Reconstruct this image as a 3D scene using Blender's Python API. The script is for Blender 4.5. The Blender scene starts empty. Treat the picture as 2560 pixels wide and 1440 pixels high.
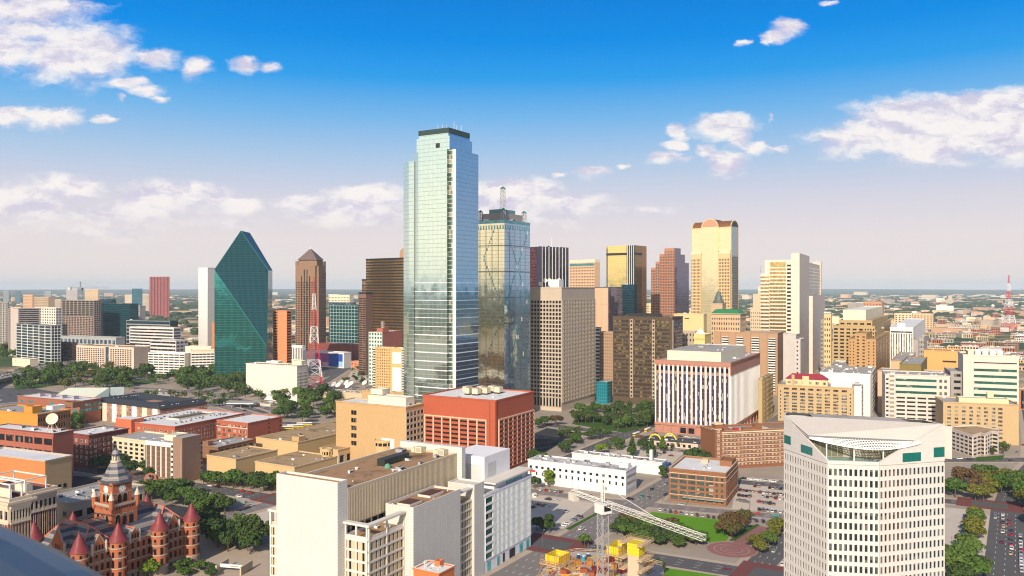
import bpy, bmesh, math, random
from math import sin, cos, pi, radians, sqrt, atan2
from mathutils import Vector, Matrix
random.seed(7)
SC = bpy.context.scene
COL = SC.collection
# ---------------------------------------------------------------- camera
F, H = 2050.0, 143.0                      # focal length in photo pixels, eye height in metres
cam = bpy.data.cameras.new('camera'); camo = bpy.data.objects.new('camera', cam); COL.objects.link(camo)
camo.location = (0, 0, H); camo.rotation_euler = (pi/2, 0, 0)
cam.sensor_width = 36; cam.lens = 36*F/2560; cam.clip_start = 0.3; cam.clip_end = 300000
cam.dof.use_dof = True; cam.dof.focus_distance = 600; cam.dof.aperture_fstop = 2.2
SC.camera = camo
def P(px, py, z=0.0):
    Y = F*(H-z)/(py-720.0)
    return Vector(((px-1280)*Y/F, Y, z))
def Q(px, Y, z=0.0): return Vector(((px-1280)*Y/F, Y, z))
def ZH(py, Y): return H-(py-720.0)*Y/F
# ---------------------------------------------------------------- light
SUN_AZ, SUN_EL = radians(199), radians(29)          # azimuth from +Y towards +X
sd = Vector((sin(SUN_AZ)*cos(SUN_EL), cos(SUN_AZ)*cos(SUN_EL), sin(SUN_EL)))
sl = bpy.data.lights.new('sun', 'SUN'); sl.energy = 4.45; sl.angle = radians(0.6); sl.color = (1.0, 0.86, 0.70)
so = bpy.data.objects.new('sun', sl); COL.objects.link(so)
so.rotation_euler = sd.to_track_quat('Z', 'Y').to_euler()
SC.view_settings.view_transform = 'Standard'; SC.view_settings.look = 'None'
SC.view_settings.exposure = 0.35; SC.view_settings.gamma = 1
SC.cycles.max_bounces = 6; SC.cycles.diffuse_bounces = 2; SC.cycles.glossy_bounces = 3
SC.cycles.transmission_bounces = 2; SC.cycles.volume_bounces = 0; SC.cycles.transparent_max_bounces = 6
SC.cycles.filter_width = 1.15; SC.cycles.use_denoising = True; SC.cycles.sample_clamp_indirect = 6
SC.cycles.caustics_reflective = False; SC.cycles.caustics_refractive = False
# node helper -------------------------------------------------------------
class NT:
    def __init__(s, tree): s.t = tree; s.n = tree.nodes; s.l = tree.links
    def new(s, typ, **k):
        n = s.n.new(typ)
        for a, v in k.items(): setattr(n, a, v)
        return n
    def put(s, sock, v):
        if v is None: return
        if isinstance(v, bpy.types.NodeSocket): s.l.new(v, sock)
        elif isinstance(v, (tuple, list)) and len(v) == 3 and sock.type == 'RGBA': sock.default_value = (*v, 1)
        else: sock.default_value = v
    def m(s, op, a, b=None, c=None, clamp=False):
        n = s.new('ShaderNodeMath', operation=op, use_clamp=clamp)
        for i, v in enumerate((a, b, c)): s.put(n.inputs[i], v)
        return n.outputs[0]
    def v(s, op, a, b=None, scale=None):
        n = s.new('ShaderNodeVectorMath', operation=op)
        s.put(n.inputs[0], a); s.put(n.inputs[1], b)
        if scale is not None: s.put(n.inputs['Scale'], scale)
        return n.outputs['Value'] if op in ('LENGTH', 'DOT_PRODUCT', 'DISTANCE') else n.outputs[0]
    def mix(s, f, a, b, blend='MIX'):
        n = s.new('ShaderNodeMix', data_type='RGBA', blend_type=blend)
        s.put(n.inputs[0], f); s.put(n.inputs[6], a); s.put(n.inputs[7], b)
        return n.outputs[2]
    def ramp(s, f, stops, interp='LINEAR'):
        n = s.new('ShaderNodeValToRGB'); s.put(n.inputs[0], f); r = n.color_ramp; r.interpolation = interp
        while len(r.elements) < len(stops): r.elements.new(0.5)
        for e, (p, c) in zip(r.elements, stops):
            e.position = p; e.color = (*c, 1) if len(c) == 3 else c
        return n.outputs[0]
    def noise(s, vec, scale, detail=3, rough=0.5, out=0):
        n = s.new('ShaderNodeTexNoise'); s.put(n.inputs['Vector'], vec); n.inputs['Scale'].default_value = scale
        n.inputs['Detail'].default_value = detail; n.inputs['Roughness'].default_value = rough
        return n.outputs[out]
    def sstep(s, x, a, b):
        n = s.new('ShaderNodeMapRange', interpolation_type='SMOOTHSTEP')
        s.put(n.inputs[0], x); n.inputs[1].default_value = a; n.inputs[2].default_value = b
        return n.outputs[0]
    def xyz(s, vec):
        n = s.new('ShaderNodeSeparateXYZ'); s.put(n.inputs[0], vec); return n.outputs
    def comb(s, x, y, z=0.0):
        n = s.new('ShaderNodeCombineXYZ'); s.put(n.inputs[0], x); s.put(n.inputs[1], y); s.put(n.inputs[2], z); return n.outputs[0]
def srgb(r, g, b):
    f = lambda c: (c/255/12.92) if c/255 <= .04045 else ((c/255+.055)/1.055)**2.4
    return (f(r), f(g), f(b))
# ---------------------------------------------------------------- sky
W = bpy.data.worlds.new('World'); SC.world = W; W.use_nodes = True
w = NT(W.node_tree); w.n.clear()
d = w.new('ShaderNodeTexCoord').outputs['Generated']
dx, dy, dz = w.xyz(d)[:3]
sky = w.new('ShaderNodeTexSky', sky_type='NISHITA'); sky.sun_disc = False
sky.sun_elevation = SUN_EL; sky.sun_rotation = SUN_AZ; sky.dust_density = 1.6; sky.ozone_density = 2.2; sky.altitude = 150
nish = w.v('SCALE', sky.outputs[0], scale=0.075)
hz = w.m('DIVIDE', dz, w.m('SQRT', w.m('ADD', w.m('MULTIPLY', dx, dx), w.m('ADD', w.m('MULTIPLY', dy, dy), 1e-5))))   # tan(elevation)
EXPK = 2**(-SC.view_settings.exposure)
def skyc(r, g, b): return tuple(x*EXPK for x in srgb(r, g, b))
grad = w.ramp(w.m('MULTIPLY', hz, 2.0), [
    (0.00, skyc(240, 228, 222)), (0.117, skyc(234, 224, 224)), (0.215, skyc(214, 214, 228)), (0.312, skyc(174, 202, 232)),
    (0.41, skyc(120, 184, 236)), (0.507, skyc(44, 160, 236)), (0.60, skyc(0, 142, 232)), (0.75, skyc(0, 124, 218)), (1.0, skyc(0, 100, 200))])
up = w.sstep(hz, 0.45, 1.1)
base = w.mix(up, grad, nish)
# warm evening glow round the sun (behind the camera)
sdn = w.v('DOT_PRODUCT', d, tuple(Vector((sd.x, sd.y, 0.12)).normalized()))
gl = w.m('POWER', w.m('MAXIMUM', sdn, 0.0), 2.2)
lowf = w.m('SUBTRACT', 1.0, w.sstep(hz, 0.25, 1.6))
gl = w.m('MULTIPLY', gl, lowf)
base = w.mix(gl, base, (1.5, 1.32, .98))
# clouds: (px, py, rx, ry, weight) in direction space ahead of the camera
CL = [(60,15,180,42,1.0),(60,70,120,24,.85),(10,115,110,40,.95),(190,118,165,62,1.15),(250,130,110,45,.9),(385,143,75,22,.95),(487,163,36,24,.95),
      (610,158,45,17,1.0),(670,165,40,12,.8),(312,208,60,12,.9),(365,226,50,12,.85),(410,246,40,9,.8),(300,245,22,9,.7),(135,290,78,24,1.05),(20,288,70,18,.95),(265,297,32,8,.9),
      (170,465,110,32,1.0),(420,480,150,30,1.0),(40,500,190,50,.85),(300,520,260,34,.62),(600,508,60,20,.9),(760,500,70,22,.95),(920,490,120,36,1.0),(900,525,200,30,.8),(240,575,260,26,.5),(560,555,160,18,.5),
      (1300,475,115,34,1.1),(1230,500,120,40,1.0),(1430,500,110,22,.8),(1590,525,120,16,.6),(1300,530,190,28,.6),
      (1968,66,40,19,1.0),(1938,90,32,13,.95),(1915,102,14,7,.8),(1861,101,18,7,.9),(2066,2,22,5,.9),
      (1810,312,90,26,1.1),(1695,328,26,17,1.0),(1850,346,40,17,.8),(1686,361,38,11,1.05),(1770,374,34,17,1.0),(1815,398,52,26,1.05),(1895,368,42,14,.9),(1950,373,38,9,.8),
      (1660,392,44,11,.95),(1710,396,36,6,.7),(1402,431,22,6,1.0),(1480,425,54,12,.95),(1565,415,16,5,.6),(1926,290,10,10,.7),
      (2330,285,230,52,1.2),(2500,260,180,42,1.2),(2160,340,150,34,1.05),(2330,340,250,46,1.15),(2540,330,140,50,1.1),(2130,300,60,12,.6)]
fy = w.m('MAXIMUM', dy, 0.05)
cx = w.m('DIVIDE', dx, fy); cz = w.m('DIVIDE', dz, fy)
cp = w.comb(cx, cz, 0.0)
warp = w.v('SCALE', w.v('SUBTRACT', w.noise(w.v('MULTIPLY', cp, (1, 2.0, 1)), 16, 6, .66, out=1), (.5, .5, .5)), scale=0.05)
cpw = w.v('ADD', cp, w.v('MULTIPLY', warp, (1, .55, 0)))
mask = None
for (px, py, rx, ry, wt) in CL:
    c = ((px-1280)/F, (720-py)/F, 0)
    q = w.xyz(w.v('MULTIPLY', w.v('SUBTRACT', cpw, c), (F/rx/1.25, F/ry/1.25, 0)))
    L = w.v('LENGTH', w.comb(q[0], w.m('MAXIMUM', q[1], w.m('MULTIPLY', q[1], .62)), 0.0))
    t = w.m('MULTIPLY', w.m('SUBTRACT', 1.0, L), wt)
    mask = t if mask is None else w.m('SMOOTH_MAX', mask, t, 0.12)
def cloud_noise(off):
    v1 = w.v('ADD', w.v('MULTIPLY', cpw, (1, 2.2, 1)), off)
    return w.m('ADD', w.m('MULTIPLY', w.noise(v1, 19, 8, .62), 1.15), w.m('MULTIPLY', w.noise(v1, 7, 2, .5), .5))
n1 = cloud_noise((0, 0, 0)); n2 = cloud_noise((0.008, -0.03, 0))
dens = w.m('ADD', w.m('MULTIPLY', mask, 1.0), w.m('SUBTRACT', n1, 0.86))
alpha = w.m('MULTIPLY', w.sstep(dens, 0.0, 0.62), .95)
alpha = w.m('MULTIPLY', alpha, w.sstep(dy, 0.05, 0.2))
alpha = w.m('MULTIPLY', alpha, w.m('ADD', .55, w.m('MULTIPLY', w.sstep(hz, 0.03, 0.12), .43)))
lit = w.sstep(w.m('ADD', w.m('SUBTRACT', n1, n2), w.m('MULTIPLY', w.m('SUBTRACT', 0.3, dens), -0.0)), -0.2, 0.12)
ccol = w.mix(lit, skyc(214, 208, 228), skyc(255, 248, 244))
col = w.mix(alpha, base, ccol)
bg = w.new('ShaderNodeBackground'); w.put(bg.inputs[0], col); bg.inputs[1].default_value = 1.0
o = w.new('ShaderNodeOutputWorld'); w.l.new(bg.outputs[0], o.inputs[0])
W.cycles.sampling_method = 'MANUAL'; W.cycles.sample_map_resolution = 512
# ---------------------------------------------------------------- materials
MATS = {}
def newmat(name):
    m = bpy.data.materials.new(name); m.use_nodes = True
    t = NT(m.node_tree); b = m.node_tree.nodes['Principled BSDF']
    return m, t, b
def wall(rgb, var=.10, grid=None, line=.75, rough=.8, streak=.12, key=None, brick=False, spec=.25):
    """masonry, concrete or paint; uv is in metres. grid=(w,h,joint) draws panel joints"""
    k = ('wall', rgb, var, grid, line, rough, streak, brick)
    if k in MATS: return MATS[k]
    m, t, b = newmat('wall_surface')
    uv = t.new('ShaderNodeTexCoord').outputs['UV']
    pos = t.new('ShaderNodeNewGeometry').outputs['Position']
    f = t.noise(pos, .09, 4, .6)
    c = t.mix(f, tuple(x*(1-var*1.6) for x in rgb), tuple(min(1, x*(1+var*1.3)) for x in rgb))
    f2 = t.noise(t.v('MULTIPLY', pos, (1, 1, .12)), .8, 3, .6)
    c = t.mix(t.m('MULTIPLY', t.sstep(f2, .5, .8), streak*2.2), c, tuple(x*.62 for x in rgb))
    f3 = t.noise(pos, 1.7, 3, .7)
    c = t.mix(t.m('MULTIPLY', t.sstep(f3, .35, .75), .16), c, tuple(x*.7 for x in rgb))
    if brick:
        bn = t.new('ShaderNodeTexBrick'); t.put(bn.inputs['Vector'], uv); bn.inputs['Scale'].default_value = 1
        bn.inputs['Brick Width'].default_value = .9; bn.inputs['Row Height'].default_value = .3; bn.inputs['Mortar Size'].default_value = .03
        t.put(bn.inputs['Color1'], c); t.put(bn.inputs['Color2'], t.mix(.35, c, tuple(x*.6 for x in rgb))); bn.inputs['Mortar'].default_value = (*[min(1, x*.8+.06) for x in rgb], 1)
        c = bn.outputs[0]
    if grid:
        X, Y, _ = t.xyz(uv)[:3]
        def jl(v, p, j): return t.m('LESS_THAN', t.m('FRACT', t.m('DIVIDE', v, p)), j/p)
        ln = t.m('MAXIMUM', jl(X, grid[0], grid[2]), jl(Y, grid[1], grid[2]))
        cell = t.new('ShaderNodeTexWhiteNoise', noise_dimensions='2D')
        t.put(cell.inputs['Vector'], t.comb(t.m('FLOOR', t.m('DIVIDE', X, grid[0])), t.m('FLOOR', t.m('DIVIDE', Y, grid[1]))))
        c = t.mix(t.m('MULTIPLY', cell.outputs[0], .1), c, tuple(x*.6 for x in rgb))
        c = t.mix(ln, c, tuple(x*line for x in rgb))
    t.put(b.inputs['Base Color'], c); b.inputs['Roughness'].default_value = rough; b.inputs['Specular IOR Level'].default_value = spec
    MATS[k] = m; return m
def glass(rgb, rough=.08, metal=.0, spec=.6, lit=.25, tilt=.012, pane=(1.5, 3.9), lines=None, wavy=.01, blind=(.55, .5, .42), nm='window_glass'):
    """glazing. metal>0 makes a mirror curtain wall; lines=(wx, wz, rgb) draws mullions on a grid of pane size"""
    k = ('glass', rgb, rough, metal, spec, lit, tilt, pane, lines, wavy, blind)
    if k in MATS: return MATS[k]
    m, t, b = newmat(nm)
    uv = t.new('ShaderNodeTexCoord').outputs['UV']
    geo = t.new('ShaderNodeNewGeometry')
    X, Y, _ = t.xyz(uv)[:3]
    cx_, cy_ = t.m('FLOOR', t.m('DIVIDE', X, pane[0])), t.m('FLOOR', t.m('DIVIDE', Y, pane[1]))
    wn = t.new('ShaderNodeTexWhiteNoise', noise_dimensions='4D'); t.put(wn.inputs['Vector'], t.comb(cx_, cy_, 0))
    if lines is None:      # separate panes: vary by where the pane is in the world
        t.put(wn.inputs['Vector'], t.v('FLOOR', t.v('MULTIPLY', geo.outputs['Position'], (.37, .37, .3))))
    r = wn.outputs[0]
    c = t.mix(t.m('MULTIPLY', r, .8 if not lines else .16), tuple(min(1, x*(1.25 if not lines else 1.04)) for x in rgb), tuple(x*.6 for x in rgb))
    if lit: c = t.mix(t.m('MULTIPLY', t.m('GREATER_THAN', r, 1-lit), .65), c, blind)
    rgh, met = rough, metal
    if lines:
        fx = t.m('FRACT', t.m('DIVIDE', X, pane[0])); fz = t.m('FRACT', t.m('DIVIDE', Y, pane[1]))
        ln = t.m('MAXIMUM', t.m('LESS_THAN', fx, lines[0]/pane[0]), t.m('LESS_THAN', fz, lines[1]/pane[1]))
        c = t.mix(ln, c, lines[2])
        rgh = t.m('ADD', rough, t.m('MULTIPLY', ln, .4)); met = t.m('MULTIPLY', metal, t.m('SUBTRACT', 1.0, t.m('MULTIPLY', ln, .85)))
    t.put(b.inputs['Base Color'], c); t.put(b.inputs['Roughness'], rgh); t.put(b.inputs['Metallic'], met)
    b.inputs['Specular IOR Level'].default_value = spec
    if tilt:
        dv = t.v('SCALE', t.v('SUBTRACT', wn.outputs[1], (.5, .5, .5)), scale=tilt)
        ns = t.v('SCALE', t.v('SUBTRACT', t.noise(geo.outputs['Position'], .12, 2, .5, out=1), (.5, .5, .5)), scale=wavy)
        t.put(b.inputs['Normal'], t.v('NORMALIZE', t.v('ADD', geo.outputs['Normal'], t.v('ADD', dv, ns))))
    MATS[k] = m; return m
def plain(rgb, rough=.6, metal=0., var=.06, nm='painted_surface', spec=.3):
    k = ('plain', rgb, rough, metal, var)
    if k in MATS: return MATS[k]
    m, t, b = newmat(nm)
    pos = t.new('ShaderNodeNewGeometry').outputs['Position']
    c = t.mix(t.noise(pos, .6, 4, .65), tuple(x*(1-var*2) for x in rgb), tuple(min(1, x*(1+var*2)) for x in rgb))
    t.put(b.inputs['Base Color'], c); b.inputs['Roughness'].default_value = rough; b.inputs['Metallic'].default_value = metal
    b.inputs['Specular IOR Level'].default_value = spec
    MATS[k] = m; return m
def roofm(rgb, stain=.35, dark=None):
    """flat roofing with ponding stains and seams"""
    k = ('roof', rgb, stain, dark)
    if k in MATS: return MATS[k]
    m, t, b = newmat('roof_membrane')
    pos = t.new('ShaderNodeNewGeometry').outputs['Position']
    dk = dark or tuple(x*.5 for x in rgb)
    c = t.mix(t.noise(pos, .9, 5, .7), tuple(x*.86 for x in rgb), tuple(min(1, x*1.12) for x in rgb))
    c = t.mix(t.m('MULTIPLY', t.sstep(t.noise(pos, .07, 5, .65), .48, .7), stain*1.6), c, dk)
    c = t.mix(t.m('MULTIPLY', t.sstep(t.noise(t.v('MULTIPLY', pos, (1, .25, 1)), .55, 3, .6), .6, .7), stain), c, dk)
    t.put(b.inputs['Base Color'], c); b.inputs['Roughness'].default_value = .85; b.inputs['Specular IOR Level'].default_value = .2
    MATS[k] = m; return m
# ---------------------------------------------------------------- mesh building
class MB:
    def __init__(s): s.V = []; s.Fc = []; s.U = []; s.MI = []; s.mats = []
    def mi(s, m):
        if m not in s.mats: s.mats.append(m)
        return s.mats.index(m)
    def face(s, pts, uv, mat):
        i = len(s.V); s.V.extend([tuple(p) for p in pts]); s.Fc.append(tuple(range(i, i+len(pts)))); s.U.extend(uv); s.MI.append(s.mi(mat))
    def box(s, x0, x1, y0, y1, z0, z1, mat, top=None, bottom=False):
        T = top or mat
        s.face([(x0,y0,z0),(x1,y0,z0),(x1,y0,z1),(x0,y0,z1)], [(x0,z0),(x1,z0),(x1,z1),(x0,z1)], mat)
        s.face([(x1,y0,z0),(x1,y1,z0),(x1,y1,z1),(x1,y0,z1)], [(y0,z0),(y1,z0),(y1,z1),(y0,z1)], mat)
        s.face([(x1,y1,z0),(x0,y1,z0),(x0,y1,z1),(x1,y1,z1)], [(-x1,z0),(-x0,z0),(-x0,z1),(-x1,z1)], mat)
        s.face([(x0,y1,z0),(x0,y0,z0),(x0,y0,z1),(x0,y1,z1)], [(-y1,z0),(-y0,z0),(-y0,z1),(-y1,z1)], mat)
        s.face([(x0,y0,z1),(x1,y0,z1),(x1,y1,z1),(x0,y1,z1)], [(x0,y0),(x1,y0),(x1,y1),(x0,y1)], T)
        if bottom: s.face([(x0,y1,z0),(x1,y1,z0),(x1,y0,z0),(x0,y0,z0)], [(x0,y1),(x1,y1),(x1,y0),(x0,y0)], mat)
    def prism(s, poly, z0, z1, mat, top=None, mats=None, bottom=False):
        """poly counter-clockwise seen from above; z1 a number or one height per corner"""
        n = len(poly); zz = z1 if isinstance(z1, (list, tuple)) else [z1]*n; d = 0
        for i in range(n):
            a, b = poly[i], poly[(i+1) % n]; L = math.hypot(b[0]-a[0], b[1]-a[1])
            mm = mats[i] if mats else mat
            if mm is not None:
                s.face([(a[0],a[1],z0),(b[0],b[1],z0),(b[0],b[1],zz[(i+1)%n]),(a[0],a[1],zz[i])], [(d,z0),(d+L,z0),(d+L,zz[(i+1)%n]),(d,zz[i])], mm)
            d += L
        s.face([(p[0],p[1],z) for p, z in zip(poly, zz)], [(p[0],p[1]) for p in poly], top or mat)
        if bottom: s.face([(p[0],p[1],z0) for p in reversed(poly)], [(p[0],p[1]) for p in reversed(poly)], mat)
    def lathe(s, c, prof, n, mat, a0=0., cap=True, rot=0., mats=None):
        """prof [(r,z)] from the bottom up"""
        for k in range(len(prof)-1):
            (r0,z0),(r1,z1) = prof[k], prof[k+1]; mm = mats[k] if mats else mat
            for i in range(n):
                a, b = rot+2*pi*i/n, rot+2*pi*(i+1)/n
                q = [(c[0]+r0*cos(a),c[1]+r0*sin(a),z0),(c[0]+r0*cos(b),c[1]+r0*sin(b),z0),(c[0]+r1*cos(b),c[1]+r1*sin(b),z1),(c[0]+r1*cos(a),c[1]+r1*sin(a),z1)]
                u = [(i*2*pi*r0/n,z0),((i+1)*2*pi*r0/n,z0),((i+1)*2*pi*r0/n,z1),(i*2*pi*r0/n,z1)]
                if r1 < 1e-4: q, u = q[:3], u[:3]
                elif r0 < 1e-4: q, u = [q[0]]+q[2:], [u[0]]+u[2:]
                s.face(q, u, mm)
        if cap and prof[-1][0] > 1e-4:
            r, z = prof[-1]; s.face([(c[0]+r*cos(rot+2*pi*i/n), c[1]+r*sin(rot+2*pi*i/n), z) for i in range(n)], [(r*cos(2*pi*i/n), r*sin(2*pi*i/n)) for i in range(n)], mat)
    def bar(s, a, b, r, mat, n=4):
        a, b = Vector(a), Vector(b); ax = (b-a)
        if ax.length < 1e-6: return
        ax.normalize(); u = ax.orthogonal().normalized(); v = ax.cross(u); L = (b-a).length
        if n == 4:
            zz = Vector((0,0,1)) if abs(ax.z) < .95 else Vector((1,0,0)); u = ax.cross(zz).normalized(); v = ax.cross(u); u, v = (u+v)*.7071, (u-v)*.7071
            if u.cross(v).dot(ax) < 0: u, v = v, u
        rr = r*1.25 if n == 4 else r
        R = [u*cos(2*pi*i/n)*rr+v*sin(2*pi*i/n)*rr for i in range(n)]
        for i in range(n):
            j = (i+1) % n; s.face([a+R[i], a+R[j], b+R[j], b+R[i]], [(0,0),(rr,0),(rr,L),(0,L)], mat)
        s.face([b+R[i] for i in range(n)], [(0,0)]*n, mat); s.face([a+R[n-1-i] for i in range(n)], [(0,0)]*n, mat)
    def data(s, name, smooth=False):
        me = bpy.data.meshes.new(name); me.from_pydata(s.V, [], s.Fc)
        ul = me.uv_layers.new(name='UVMap'); flat = [c for uv in s.U for c in uv[:2]]; ul.data.foreach_set('uv', flat)
        for m in s.mats: me.materials.append(m)
        me.polygons.foreach_set('material_index', s.MI)
        if smooth: me.polygons.foreach_set('use_smooth', [True]*len(s.Fc))
        me.update(); return me
    def build(s, name, parent=None, loc=None, rotz=0., smooth=False, **k):
        if not s.Fc: return None
        return link(name, s.data(name, smooth), parent, loc, rotz, **k)
def link(name, me, parent=None, loc=None, rotz=0., label=None, cat=None, group=None, kind=None):
    o = bpy.data.objects.new(name, me); COL.objects.link(o)
    if parent: o.parent = parent
    if loc is not None: o.location = loc
    if rotz: o.rotation_euler = (0, 0, rotz)
    for k_, v_ in (('label', label), ('category', cat), ('group', group), ('kind', kind)):
        if v_: o[k_] = v_
    return o
def thing(name, label, cat, loc=(0,0,0), rotz=0., group=None):
    return link(name, None, None, loc, rotz, label, cat, group)
def dup(root, loc=None, rotz=None, label=None, color=None, scale=None):
    r = root.copy(); COL.objects.link(r)
    if loc is not None: r.location = loc
    if rotz is not None: r.rotation_euler = (0, 0, rotz)
    if scale is not None: r.scale = (scale,)*3 if not isinstance(scale, tuple) else scale
    if label: r['label'] = label
    if color: r.color = (*color, 1)
    for ch in list(root.children):
        c = ch.copy(); COL.objects.link(c); c.parent = r
        if color: c.color = (*color, 1)
        for g in ch.children:
            e = g.copy(); COL.objects.link(e); e.parent = c
            if color: e.color = (*color, 1)
    return r
ORD = 'first second third fourth fifth sixth seventh eighth ninth tenth eleventh twelfth thirteenth fourteenth fifteenth sixteenth seventeenth eighteenth nineteenth twentieth'.split()
def nth(i): return ORD[i] if i < 20 else ('twenty-' + ORD[i-20] if i < 29 else ('thirtieth' if i == 29 else ('thirty-'+ORD[i-30] if i < 39 else ('fortieth' if i==39 else 'forty-'+ORD[(i-40)%9]))))
# ---------------------------------------------------------------- building kit
GL = dict(
    dark=glass((.011,.013,.017), .12, 0, .28, .10, .02, blind=(.22,.20,.17)),
    blue=glass((.03,.06,.10), .08, 0, .6, .10, .02, blind=(.3,.3,.3)),
    teal=glass((.05,.22,.22), .1, .2, .8, .1, .02),
    green=glass((.03,.12,.10), .08, .2, .8, .05, .02),
    brown=glass((.06,.045,.03), .12, .2, .8, .22, .02, blind=(.5,.4,.25)),
    ink=glass((.008,.009,.012), .15, 0, .2, .04, .02, blind=(.15,.14,.12)),
    black=glass((.012,.012,.014), .5, 0, .25, 0, 0),  # matte black; on open decks these panes stand for the shaded inside
    warm=glass((.10,.09,.07), .12, .1, .8, .45, .02, blind=(.62,.55,.42)),
)
def offs(poly, d):
    n = len(poly); out = []
    for i in range(n):
        a, b, c = Vector(poly[i-1][:2]), Vector(poly[i][:2]), Vector(poly[(i+1) % n][:2])
        e1, e2 = (b-a).normalized(), (c-b).normalized()
        n1, n2 = Vector((e1.y, -e1.x)), Vector((e2.y, -e2.x))
        k = 1+n1.dot(n2); mtr = (n1+n2)/max(k, .25)
        out.append((b.x+mtr.x*d, b.y+mtr.y*d))
    return out
def ring(mb, poly, do, di, z0, z1, mat, top=None):
    A, B = offs(poly, do), offs(poly, -di); n = len(poly)
    for i in range(n):
        j = (i+1) % n; L = math.hypot(A[j][0]-A[i][0], A[j][1]-A[i][1])
        mb.face([(*A[i],z0),(*A[j],z0),(*A[j],z1),(*A[i],z1)], [(0,z0),(L,z0),(L,z1),(0,z1)], mat)
        mb.face([(*A[i],z1),(*A[j],z1),(*B[j],z1),(*B[i],z1)], [(0,0),(L,0),(L,.4),(0,.4)], top or mat)
        mb.face([(*B[j],z0),(*B[i],z0),(*B[i],z1),(*B[j],z1)], [(0,z0),(L,z0),(L,z1),(0,z1)], mat)
        mb.face([(*A[j],z0),(*A[i],z0),(*B[i],z0),(*B[j],z0)], [(0,0),(L,0),(L,.4),(0,.4)], mat)
PANE = {}
def pane_mesh(wd, ht, mat, th=.06):
    k = (round(wd, 2), round(ht, 2), mat.name)
    if k not in PANE:
        mb = MB(); mb.box(-k[0]/2, k[0]/2, -th, 0, 0, k[1], mat); PANE[k] = mb.data('window')
    return PANE[k]
def unit_meshes():
    g, wt, dk, tn = plain((.42,.43,.44), .5, .3), plain((.75,.76,.76), .6), plain((.05,.05,.055), .7), plain((.55,.48,.38), .8)
    out = []
    for body in (wt, g, tn):
        mb = MB(); mb.box(-.5,.5,-.5,.5,0,.8,body); mb.box(-.46,.46,-.52,-.5,.12,.62,dk)
        mb.lathe((-.22,0),[(.17,.8),(.17,.9),(.13,.9)],10,dk); mb.lathe((.22,0),[(.17,.8),(.17,.9),(.13,.9)],10,dk); out.append(mb.data('roof_unit'))
    mb = MB(); mb.lathe((0,0),[(.35,0),(.35,.5),(.5,.55),(.5,.7),(.1,.85)],10,wt); out.append(mb.data('roof_vent'))
    mb = MB(); mb.box(-.5,.5,-.12,.12,.15,.42,g); mb.box(-.4,-.34,-.1,.1,0,.15,dk); mb.box(.34,.4,-.1,.1,0,.15,dk); mb.box(.1,.3,-.45,-.12,.15,.4,g); out.append(mb.data('duct'))
    mb = MB(); mb.box(-.5,.5,-.5,.5,0,.14,wt); mb.box(-.42,.42,-.42,.42,.14,.2,plain((.25,.32,.36),.2)); out.append(mb.data('skylight'))
    return out
UNITS = unit_meshes()
UNAME = ['roof_unit','roof_unit','roof_unit','roof_vent','duct','skylight']
class Seg:
    def __init__(s, p0, p1):
        s.p0, s.p1 = Vector(p0[:2]), Vector(p1[:2]); s.L = (s.p1-s.p0).length; s.e = (s.p1-s.p0)/max(s.L,1e-6)
        s.o = Vector((s.e.y, -s.e.x)); s.rot = atan2(s.e.y, s.e.x)
    def T(s, a, z, d): q = s.p0+s.e*a+s.o*d; return (q.x, q.y, z)
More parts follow.
